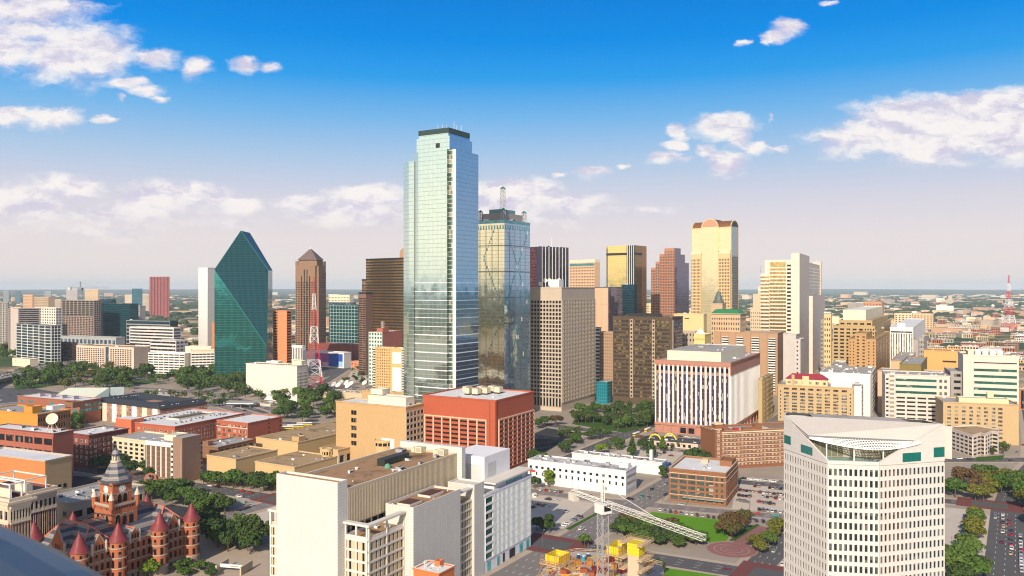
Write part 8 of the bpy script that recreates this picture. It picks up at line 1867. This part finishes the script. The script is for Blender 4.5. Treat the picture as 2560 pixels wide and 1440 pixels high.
for (a, b, n, az, w_, ms) in (((200,990),(400,976),7,85,'on the road before the brick hall',.2),((430,982),(600,1000),6,100,'on the slip road before the faceted tower',.2),((340,990),(440,982),7,20,'in the small pale car park beyond the brick apartments',.1),((5,990),(150,980),8,70,'in the upper left open car park',.3),((0,1002),(120,998),6,70,'in the lower row of the left open car park',.4),((585,1030),(690,1018),5,60,'by the fuel station',.3),((815,925),(862,912),6,30,'beside the mural building',.2),((885,935),(932,932),6,31,'in the car park below the salmon block',.2),((885,945),(925,943),5,31,'in the lower bays below the salmon block',.3),((390,962),(560,985),7,75,'on the road before the faceted tower',.3),((700,1080),(830,1085),4,-60,'near the train',.3),((150,1190),(175,1165),3,31,'by the dark red warehouse',0)):
    row(a, b, n, az, w_, miss=ms)
# buses and train
def bus(p, az, c1, c2, lab, L=12, name='bus', cat='bus', z=.08):
    o = thing(name, lab, cat, (p.x,p.y,z), pi/2-radians(az)); a, b = plain(c1,.4), plain(c2,.4); mb = MB(); mb.box(-L/2,L/2,-1.28,1.28,.35,1.5,a); mb.box(-L/2,L/2,-1.27,1.27,2.45,3.1,b); mb.box(-L/2+.4,L/2-.4,-1.1,1.1,3.1,3.3,WHT); mb.build('body', o)
    mb = MB(); mb.box(-L/2+.03,L/2-.03,-1.24,1.24,1.5,2.45,CG); mb.build('windows', o)
    for x in (-L*.32,L*.34):
        for y in (-1.2,1.2): q = link('wheel', bpy.data.meshes.get('wheel'), o); q.location = (x,y,.45); q.scale = (1.35,1,1.35)
    return o
bus(Z3(872,1048), 31, (.65,.42,.02), (.75,.75,.72), 'yellow and white city bus stopped at the junction'); bus(Z3(1002,998), 31, (.65,.42,.02), (.75,.75,.72), 'yellow and white city bus behind the first one'); bus(P(778,1077), 118, (.05,.13,.20), (.45,.55,.60), 'blue grey coach on the road left of the ochre wall')
for i, (px, py) in enumerate(((714,1073),(738,1069),(761,1064))): bus(P(px,py), 62+18, (.70,.50,.03), (.72,.72,.70), f'yellow and white tram carriage, {nth(i)} from the left', 16, 'tram_carriage', 'tram')
# ================================================================ highway
def highway():
    pts = [(-700,1020),(-770,1200),(-800,1420),(-790,1620),(-700,1800),(-520,1960),(-200,2150)]; dm = surf((.36,.33,.30),(.24,.22,.2)); cm = wall((.55,.48,.40),.08)
    o = thing('elevated_highway', 'elevated concrete highway full of traffic at the left', 'highway'); 
    strip('deck', pts, 36, 7.0, dm, kind=None, hgt=1.2, parent=o)
    for of in (-18,18,0): strip('barrier', pts, .6, 8.2, cm, kind=None, hgt=1.1, parent=o, off=of)
    T = 1200
    for t_ in range(20, 1200, 45):
        p, d_ = along(pts, t_); q = Vector((d_.y,-d_.x)); mb = MB()
        for s_ in (-13,-4.5,4.5,13): c = p+q*s_; mb.lathe((c.x,c.y),[(.9,0),(.9,6.2)],8,cm)
        mb.bar((*(p-q*16),6.5),(*(p+q*16),6.5),.8,cm); mb.build('pier', o)
    dashes(pts, [-13,-9,-5,5,9,13], z=8.26, t1=1150, parent=o)
    k = 0
    meshb = {}
    for lane in (-14.5,-11,-7,-3.2,3.2,7,11,14.5):
        t_ = 30+CR.uniform(0,12)
        while t_ < 640 and k < 84:
            p, d_ = along(pts, t_); q = Vector((d_.y,-d_.x)); c = CR.choice(CW); kd = CR.choice(['sedan','suv','van']); pr = PROTO[kd]
            a = degrees_(d_); P3 = Vector((*(p+q*lane),8.25)); x_ = 1280+F*P3.x/P3.y
            if x_ > -25:
                oo = thing('car', f'{c} {KN[kd]} in the dense traffic on the elevated highway', 'car', tuple(P3), pi/2-radians(a+(180 if lane>0 else 0)), 'cars on the elevated highway')
                for nm in ('body','windows'):
                    ch = [x for x in pr.children if x.name.startswith(nm)][0]; cc_ = link(nm, ch.data, oo); cc_.color = (*CC[c],1)
                k += 1
            t_ += CR.uniform(14,34)
def degrees_(d_): return math.degrees(atan2(d_.x, d_.y))
highway()
# ================================================================ construction site and crane
def site():
    slab = wall((.42,.39,.36),.1); wood = wall((.62,.45,.28),.1,grid=(2.4,.3,.05),line=.7); yel = wall((.72,.55,.03),.06,grid=(1.2,1.35,.08),line=.35); rust = plain((.36,.09,.04),.7); Z = 28.0
    B = Bld('construction_site', 'unfinished concrete building with timber decks at the bottom edge', 'construction site', 1500, 318, 1400, 1352, 1640, ang=34, h=Z, a=40, b=34); u = lambda px, py: B.loc(P(px, py, Z))
    Lp = [u(1340,1452),u(1480,1500),u(1660,1452),u(1655,1412),u(1560,1385),u(1440,1378),u(1372,1392)]; pl = [(p.x,p.y) for p in Lp]
    ar = sum(pl[i][0]*pl[(i+1)%7][1]-pl[(i+1)%7][0]*pl[i][1] for i in range(7)); pl = pl if ar > 0 else pl[::-1]
    for k in range(8): B.w.prism(offs(pl,-.2*(k%2)), k*3.9, k*3.9+.35, slab, bottom=True)
    B.w.prism(pl, Z-.35, Z, slab, bottom=True)
    for p in pl:
        c = (p[0]*.93+sum(q[0] for q in pl)/7*.07, p[1]*.93+sum(q[1] for q in pl)/7*.07); B.w.box(c[0]-.4,c[0]+.4,c[1]-.4,c[1]+.4,0,Z-.36,slab)
    mb = MB()
    for i in range(len(pl)):
        a, b = Vector(pl[i]), Vector(pl[(i+1)%7])
        for z in (.6,1.2): mb.bar((*a,Z+z),(*b,Z+z),.09,wood)
        for k in range(int((b-a).length/2.4)): p = a.lerp(b, k*2.4/(b-a).length); mb.bar((*p,Z),(*p,Z+1.3),.06,wood)
    mb.build('guard_rail', B.root); B.finish()
    def form(label, px, py, sx, sy, hh, z=Z, deck=True, hollow=True):
        p = P(px, py, z); o = thing('formwork_box', label, 'formwork', (p.x,p.y,z), pi/2-radians(36)); q = MB(); 
        for x0,x1,y0,y1 in ((-sx,sx,-sy,-sy+.3),(-sx,sx,sy-.3,sy),(-sx,-sx+.3,-sy+.31,sy-.31),(sx-.3,sx,-sy+.31,sy-.31)): q.box(x0,x1,y0,y1,1.4,1.4+hh,yel)
        q.build('panel', o); q = MB(); q.box(-sx-1.6,sx+1.6,-sy-1.6,sy+1.6,1.0,1.3,wood,bottom=True)
        for s_ in (-1,1):
            for zz in (.9,1.6): q.bar((-sx-1.5,s_*(sy+1.5),1.3+zz),(sx+1.5,s_*(sy+1.5),1.3+zz),.08,wood); q.bar((s_*(sx+1.5),-sy-1.5,1.3+zz),(s_*(sx+1.5),sy+1.5,1.3+zz),.08,wood)
            for k in range(6):
                t_ = -1+k*.4; q.bar((t_*(sx+1.5),s_*(sy+1.5),0),(t_*(sx+1.5),s_*(sy+1.5),3.0),.07,wood); q.bar((s_*(sx+1.5),t_*(sy+1.5),0),(s_*(sx+1.5),t_*(sy+1.5),3.0),.07,wood)
        q.build('timber_deck', o); q = MB(); q.box(-sx+.6,sx-.6,-sy+.6,sy-.6,0,hh*.75,slab); q.build('core', o)
        q = MB(); 
        for k in range(7): q.bar((-sx+k*sx/3,-sy-.04,1.4),(-sx+k*sx/3,-sy-.04,1.4+hh),.05,rust); q.bar((-sx-.04,-sy+k*sy/3,1.4),(-sx-.04,-sy+k*sy/3,1.4+hh),.05,rust)
        q.build('tie_bar', o)
    form('yellow formwork box with timber decks, left of the crane mast', 1394, 1412, 4.2, 3.4, 3.4); form('larger yellow formwork box right of the crane mast', 1548, 1392, 5.0, 3.4, 4.2)
    p = Q(1590, 297, 0); o = thing('concrete_shaft', 'tall concrete lift shaft topped with yellow formwork and timber platforms', 'construction shaft', (p.x,p.y,0), pi/2-radians(36)); q = MB(); zt = ZH(1354, p.y); q.box(-2.2,2.2,-2.2,2.2,0,zt-4.5,wall((.50,.42,.30),.12)); q.build('shaft', o); q = MB(); q.box(-2.4,2.4,-2.4,2.4,zt-4.49,zt-.2,yel); q.build('formwork', o); q = MB()
    for z in (zt-.19, zt-5.5, zt-9.5):
        q.box(-4.6,4.6,-4.6,-2.42,z,z+.2,wood,bottom=True); q.box(-4.6,4.6,2.42,4.6,z,z+.2,wood,bottom=True); q.box(2.42,4.6,-2.41,2.41,z,z+.2,wood,bottom=True)
        for s_ in (-1,1):
            for zz in (.6,1.2): q.bar((-4.6,s_*4.6,z+zz),(4.6,s_*4.6,z+zz),.08,wood); q.bar((4.6,-4.6,z+zz),(4.6,4.6,z+zz),.08,wood)
            for k in range(5): q.bar((-4.6+k*2.3,s_*4.6,z),(-4.6+k*2.3,s_*4.6,z+1.3),.06,wood)
    q.build('platform', o)
    R = random.Random(8)
    for i, (px, py, c, lb) in enumerate(((1446,1398,(.02,.08,.22),'dark blue'),(1460,1402,(.03,.30,.48),'light blue'),(1470,1396,(.02,.06,.16),'navy'))):
        p = P(px,py,Z); o = thing('portable_toilet', f'{lb} portable toilet on the slab', 'portable toilet', (p.x,p.y,Z), R.uniform(0,1)); q = MB(); m_ = plain(c,.5); q.box(-.6,.6,-.6,.6,0,2.0,m_); q.build('cabin', o); q = MB(); q.lathe((0,0),[(.85,2.0),(.7,2.25),(.2,2.35)],4,plain((.5,.6,.65),.5),rot=pi/4); q.build('roof', o); q = MB(); q.box(-.4,.4,-.65,-.6,.1,1.9,plain(tuple(x*.6 for x in c),.5)); q.build('door', o)
    for i, (px, py) in enumerate(((1445,1412),(1474,1412),(1525,1405),(1460,1432),(1510,1432),(1430,1425),(1480,1440),(1498,1415),(1535,1420),(1555,1432),(1412,1436),(1490,1428),(1528,1440))):
        p = P(px,py,Z); o = thing('site_container', f'{["orange timber","orange timber","dark red steel","rust coloured","dark red steel","brown timber","rust coloured"][i%7]} crate on the slab, {nth(i)} from the back', 'crate', (p.x,p.y,Z), R.uniform(0,3)); q = MB(); c = [(.45,.20,.05),(.45,.20,.05),(.16,.02,.02),(.30,.07,.03),(.16,.02,.02),(.35,.22,.1),(.30,.07,.03)][i%7]; m_ = plain(c,.7); q.box(-1.5,1.5,-1.1,1.1,.1,1.9,m_)
        for x in (-1.2,0,1.2): q.box(x-.06,x+.06,-.95,.95,.0,1.7,plain(tuple(v*.6 for v in c),.7))
        q.build('body', o)
    for i in range(10):
        px = 1352+i*20; p = P(px, 1400+R.uniform(20,40), Z); o = thing('steel_post', f'thin rust red steel post, {nth(i)} from the left on the slab', 'post', (p.x,p.y,Z)); q = MB(); q.bar((0,0,0),(0,0,R.uniform(4,7)),.09,rust); q.build('rod', o)
    for i in range(12):
        p = P(1380+i*22, 1420+(i*37)%24, Z); o = thing('timber_stack', f'stack of pale timber boards, {nth(i)} from the left on the slab', 'timber stack', (p.x,p.y,Z), R.uniform(0,3)); q = MB(); 
        for k in range(5): q.box(-2,2,-.7+k*.3,-.45+k*.3,.0,.35+.1*(k%2),wood)
        q.build('board', o)
    mb = MB(); cols = [wood, rust, plain((.55,.5,.42),.8), plain((.2,.2,.2),.8), plain((.6,.3,.08),.7), yel]
    for _ in range(240):
        px, py = R.uniform(1352,1640), R.uniform(1394,1446); p = P(px,py,Z); l_ = B.loc(p)
        if not (min(q[0] for q in pl)+2 < l_.x < max(q[0] for q in pl)-2 and min(q[1] for q in pl)+2 < l_.y < max(q[1] for q in pl)-2): continue
        a = R.uniform(0,3.14); L_ = R.uniform(.4,2.6); z_ = Z+.08+R.uniform(0,.5)
        mb.bar((p.x-cos(a)*L_,p.y-sin(a)*L_,z_), (p.x+cos(a)*L_,p.y+sin(a)*L_,z_), R.uniform(.05,.22), R.choice(cols))
    mb.build('site_debris', kind='stuff')
    # crane: mast column, jib reaching right and towards the camera, counterweight left
    Yc = 306; zc = ZH(1262, Yc); tip = P(1764,1345,zc-2) if 0 else None
    X0 = (1507-1280)*Yc/F
    # jib level at height zc: choose its far end where the photo column and row put it on that plane
    zj = zc+1; e = P(1760, 1345, zj); c0 = Vector((X0,Yc,zj)); L = (e-c0).length; az = atan2(e.y-c0.y, e.x-c0.x)
    towercrane('cream lattice tower crane over the construction site', 1507, Yc, 20, zc, L, 19, 2.9, (.72,.71,.66), az, mast=(.34,.35,.35))
site()
# ================================================================ street furniture and small things
def lamp(p, hgt=9, lab='', grp='street lamps', arm=1.8, rz=0, col=(.12,.12,.12)):
    o = thing('street_lamp', lab, 'street lamp', (p.x,p.y,0), rz, grp); m_ = plain(col,.5); q = MB(); q.lathe((0,0),[(.22,0),(.14,.6),(.09,hgt)],6,m_); q.bar((0,0,hgt-.1),(arm,0,hgt+.3),.06,m_); q.build('post', o); q = MB(); q.box(arm-.5,arm+.5,-.16,.16,hgt+.2,hgt+.38,plain((.7,.7,.68),.4),bottom=True); q.build('lamp_head', o)
LR = random.Random(3)
for k, (ra, off_, t0, t1, st_, nm) in enumerate((('A',12.5,140,470,38,'along the wide street right of the white block'),('E',10.5,120,560,42,'along the street crossing the bottom'),('I',14.5,90,460,36,'along the right hand boulevard'),('B',-11,10,300,40,'along the bus street'),('D',-8.5,130,330,40,'along the street by the brick loft'),('J',-9.5,10,280,40,'along the street behind the round tower'),('M',-10,0,400,60,'along the avenue by the mural building'),('Lx',-11,60,500,60,'along the avenue by the blank white building'))):
    t_ = t0; i = 0
    while t_ < t1: p, d_ = along(RD[ra], t_); q = Vector((d_.y,-d_.x)); c = p+q*off_; lamp(Vector((c.x,c.y,0)), 9, f'street lamp, {nth(i)} from the near end {nm}', 'street lamps '+nm, rz=atan2(-q.y*off_, -q.x*off_)); t_ += st_; i += 1
def gateway(px, py, lab):
    p = P(px,py); o = thing('brick_arch', lab, 'arch', tuple(p), radians(20)); m_ = wall((.42,.12,.05),.08,brick=True); q = MB(); n = 12
    for i in range(n):
        a0, a1 = pi*i/n, pi*(i+1)/n
        for r0, r1, y0, y1 in ((3.0,4.2,-.7,.7),):
            A = lambda a, r, y: (r*cos(a), y, 2.0+r*sin(a))
            q.face([A(a0,r0,y0),A(a0,r1,y0),A(a1,r1,y0),A(a1,r0,y0)],[(0,0)]*4,m_); q.face([A(a0,r1,y1),A(a0,r0,y1),A(a1,r0,y1),A(a1,r1,y1)],[(0,0)]*4,m_); q.face([A(a0,r1,y0),A(a0,r1,y1),A(a1,r1,y1),A(a1,r1,y0)],[(0,0)]*4,m_); q.face([A(a0,r0,y1),A(a0,r0,y0),A(a1,r0,y0),A(a1,r0,y1)],[(0,0)]*4,m_)
    for s_ in (-1,1): q.box(s_*3.6-.6,s_*3.6+.6,-.7,.7,0,2.0,m_)
    q.build('arch_ring', o)
gateway(376,1203,'left brick gateway arch at the street corner'); gateway(425,1193,'right brick gateway arch at the street corner')
B = Bld('diner', 'low pale diner with a dark roof and two big yellow arches', 'restaurant', 1745, 725, 1105, 1606, 1756, ang=25, h=5.2); B.body(wall((.58,.46,.38),.05)); B.parapet(DARKM, hh=.7); B.roof(RD_); B.units(8, sz=(1.5,3)); B.panes(B.L, lin(2,B.L.L*.9,9), [1], 2.4, 2.6, GL['dark'])
for i, f in enumerate((.78,.55)):
    q = MB(); ya = plain((.80,.62,.02),.4); n = 16; xc, r = (2.5 if i==0 else 11), 6.2
    yb = B.b*f
    for k in range(n): a0, a1 = pi*k/n, pi*(k+1)/n; q.bar((xc,yb+r*cos(a0),1+9.5*sin(a0)),(xc,yb+r*cos(a1),1+9.5*sin(a1)),.55,ya)
    q.build('yellow_arch', B.root)
B.finish(20)
# kiosk, box, banner, people
p = P(1336,1243); o = thing('kiosk', 'small white attendant kiosk in the pale car park', 'kiosk', tuple(p), .5); q = MB(); q.box(-1,1,-1,1,0,2.6,WHT); q.box(-1.2,1.2,-1.2,1.2,2.6,2.8,WHT,bottom=True); q.build('cabin', o); q = MB(); q.box(-.7,.7,-1.05,-1.0,1.1,2.1,GL['dark']); q.build('window', o)
p = P(601,1259); o = thing('utility_box', 'green grey utility cabinet on the pavement by the corner square', 'utility cabinet', tuple(p), .6); q = MB(); q.box(-2.6,2.6,-1,1,0,1.7,plain((.30,.36,.32),.6)); q.box(-2.7,2.7,-1.1,1.1,1.7,1.85,plain((.36,.40,.36),.6)); q.build('cabinet', o)
for i, (px, py) in enumerate(((570,1284),(588,1279),(598,1276),(611,1272),(622,1269),(642,1262))):
    p = P(px,py); o = thing('traffic_cone', f'orange traffic cone, {nth(i)} from the left beside the corner square', 'traffic cone', tuple(p), 0, 'traffic cones'); q = MB(); q.box(-.35,.35,-.35,.35,.06,.12,plain((.7,.12,.02),.6)); q.lathe((0,0),[(.28,.12),(.06,1.1)],10,plain((.75,.14,.02),.6)); q.build('cone', o)
p = P(580,1432); o = thing('underpass_entrance', 'pale walled underpass entrance with a red lettered fascia', 'entrance', tuple(p), radians(-12)); q = MB(); q.box(-7,6,-.4,.4,2.6,4.2,WHT,bottom=True); q.box(-7.4,-6.6,-3,8,0,4.2,LIM); q.box(6,6.8,-3,8,0,4.2,LIM); q.build('wall', o); q = MB(); [q.box(-.5+k*.55,-.15+k*.55,-.46,-.41,3.1,3.7,plain((.5,.03,.03),.5)) for k in range(8)]; q.build('lettering', o)
def person(p, top, leg, lab, rz=0):
    bm = bmesh.new(); js = [(0,0,.95,.15),(0,0,1.2,.15),(0,0,1.42,.14),(0,0,1.55,.065),(0,.02,1.68,.10),(.11,0,.9,.09),(.13,.05,.5,.065),(.13,-.02,.08,.05),(-.11,0,.9,.09),(-.13,-.08,.5,.065),(-.14,-.12,.08,.05),(.2,0,1.40,.055),(.27,.02,1.12,.042),(.28,.1,.86,.035),(-.2,0,1.40,.055),(-.27,.02,1.12,.042),(-.28,-.04,.86,.035)]
    ed = [(0,1),(1,2),(2,3),(3,4),(0,5),(5,6),(6,7),(0,8),(8,9),(9,10),(2,11),(11,12),(12,13),(2,14),(14,15),(15,16)]
    vs = [bm.verts.new(j[:3]) for j in js]; [bm.edges.new((vs[a],vs[b])) for a, b in ed]; me = bpy.data.meshes.new('body'); bm.to_mesh(me); bm.free()
    o = link('person', me, None, (p.x,p.y,.09), rz, lab, 'person'); o.modifiers.new('skin','SKIN'); sv = me.skin_vertices[0].data
    for i, j in enumerate(js): sv[i].radius = (j[3], j[3])
    sv[0].use_root = True; o.modifiers.new('sub','SUBSURF').levels = 1
    m, t, b = newmat('clothes_and_skin'); z = t.xyz(t.new('ShaderNodeTexCoord').outputs['Object'])[2]
    c = t.ramp(t.m('DIVIDE', z, 2.0), [(0,leg),(.48,top),(.745,(.45,.25,.17)),(.87,(.04,.025,.02))], 'CONSTANT'); t.put(b.inputs['Base Color'], c); b.inputs['Roughness'].default_value = .8; me.materials.append(m)
for (x, y, tp, lg, lb) in ((168,1048,(.45,.03,.03),(.05,.05,.08),'person in a red top walking in the right car park'),(195,1034,(.03,.05,.3),(.04,.04,.06),'person in blue walking in the right car park, on the left of a pair'),(206,1030,(.04,.05,.22),(.05,.05,.1),'person in dark blue walking in the right car park, on the right of a pair')): person(Z2(x,y), tp, lg, lb, 1.0)
for i, (px, py) in enumerate(((722,1092),(737,1093),(755,1090),(1885,1243),(1892,1256),(1854,1274))): person(P(px,py), LR.choice(((.5,.05,.05),(.1,.1,.3),(.6,.6,.6),(.3,.3,.3))), (.04,.04,.07), ['person crossing by the train, leftmost of three','person crossing by the train, middle of three','person crossing by the train, rightmost of three','person walking between rows in the full car park','person beside the fourth row of the full car park','person on the pavement at the brick loft corner'][i], 1.3*i)
# ledge of the viewing tower close to the lens
def ledge():
    o = thing('tower_ledge', 'out of focus blue grey metal ledge of the viewing tower in the bottom left corner', 'ledge', (0,0,0)); m_ = plain((.085,.12,.15), .35, .5, .02); q = MB(); Yd = 3.2; z = 0
    def pt(px, py, Y): return Vector(((px-1280)*Y/F, Y, ZH(py, Y)))
    A = [pt(-420,1180,4.4), pt(-120,1290,3.9), pt(30,1358,3.6), pt(150,1428,3.3), pt(330,1560,2.9), pt(560,1760,2.5)]
    r = .30; n = 20; rings = []
    for i, p in enumerate(A):
        d_ = (A[min(i+1,5)]-A[max(i-1,0)]).normalized(); u = d_.cross(Vector((0,1,0))).normalized(); 
        if u.z < 0: u = -u
        v = d_.cross(u); c = p-u*r
        rings.append([c+u*cos(2*pi*k/n)*r+v*sin(2*pi*k/n)*r for k in range(n)])
    for a, b in zip(rings, rings[1:]):
        for k in range(n): j = (k+1)%n; q.face([a[k],a[j],b[j],b[k]],[(0,0)]*4,m_)
    q.build('rail', o, smooth=True)
ledge()
print('TREES', NTREE)
for m_ in bpy.data.materials:
    m_.cycles.volume_sampling = 'EQUIANGULAR' if False else 'MULTIPLE_IMPORTANCE'

import collections
_n = collections.Counter(o.get('category') for o in COL.objects if o.parent is None)
print('COUNTS', _n.most_common(12))
_l = collections.Counter(o['label'] for o in COL.objects if o.parent is None and 'label' in o)
for o in COL.objects:
    if o.parent is None and 'label' in o and not (4 <= len(o['label'].split()) <= 16): print('LONG', len(o['label'].split()), o['label'])
print('DUP', [(k,v) for k,v in _l.items() if v>1 and 'low ' not in k[:5]][:20])
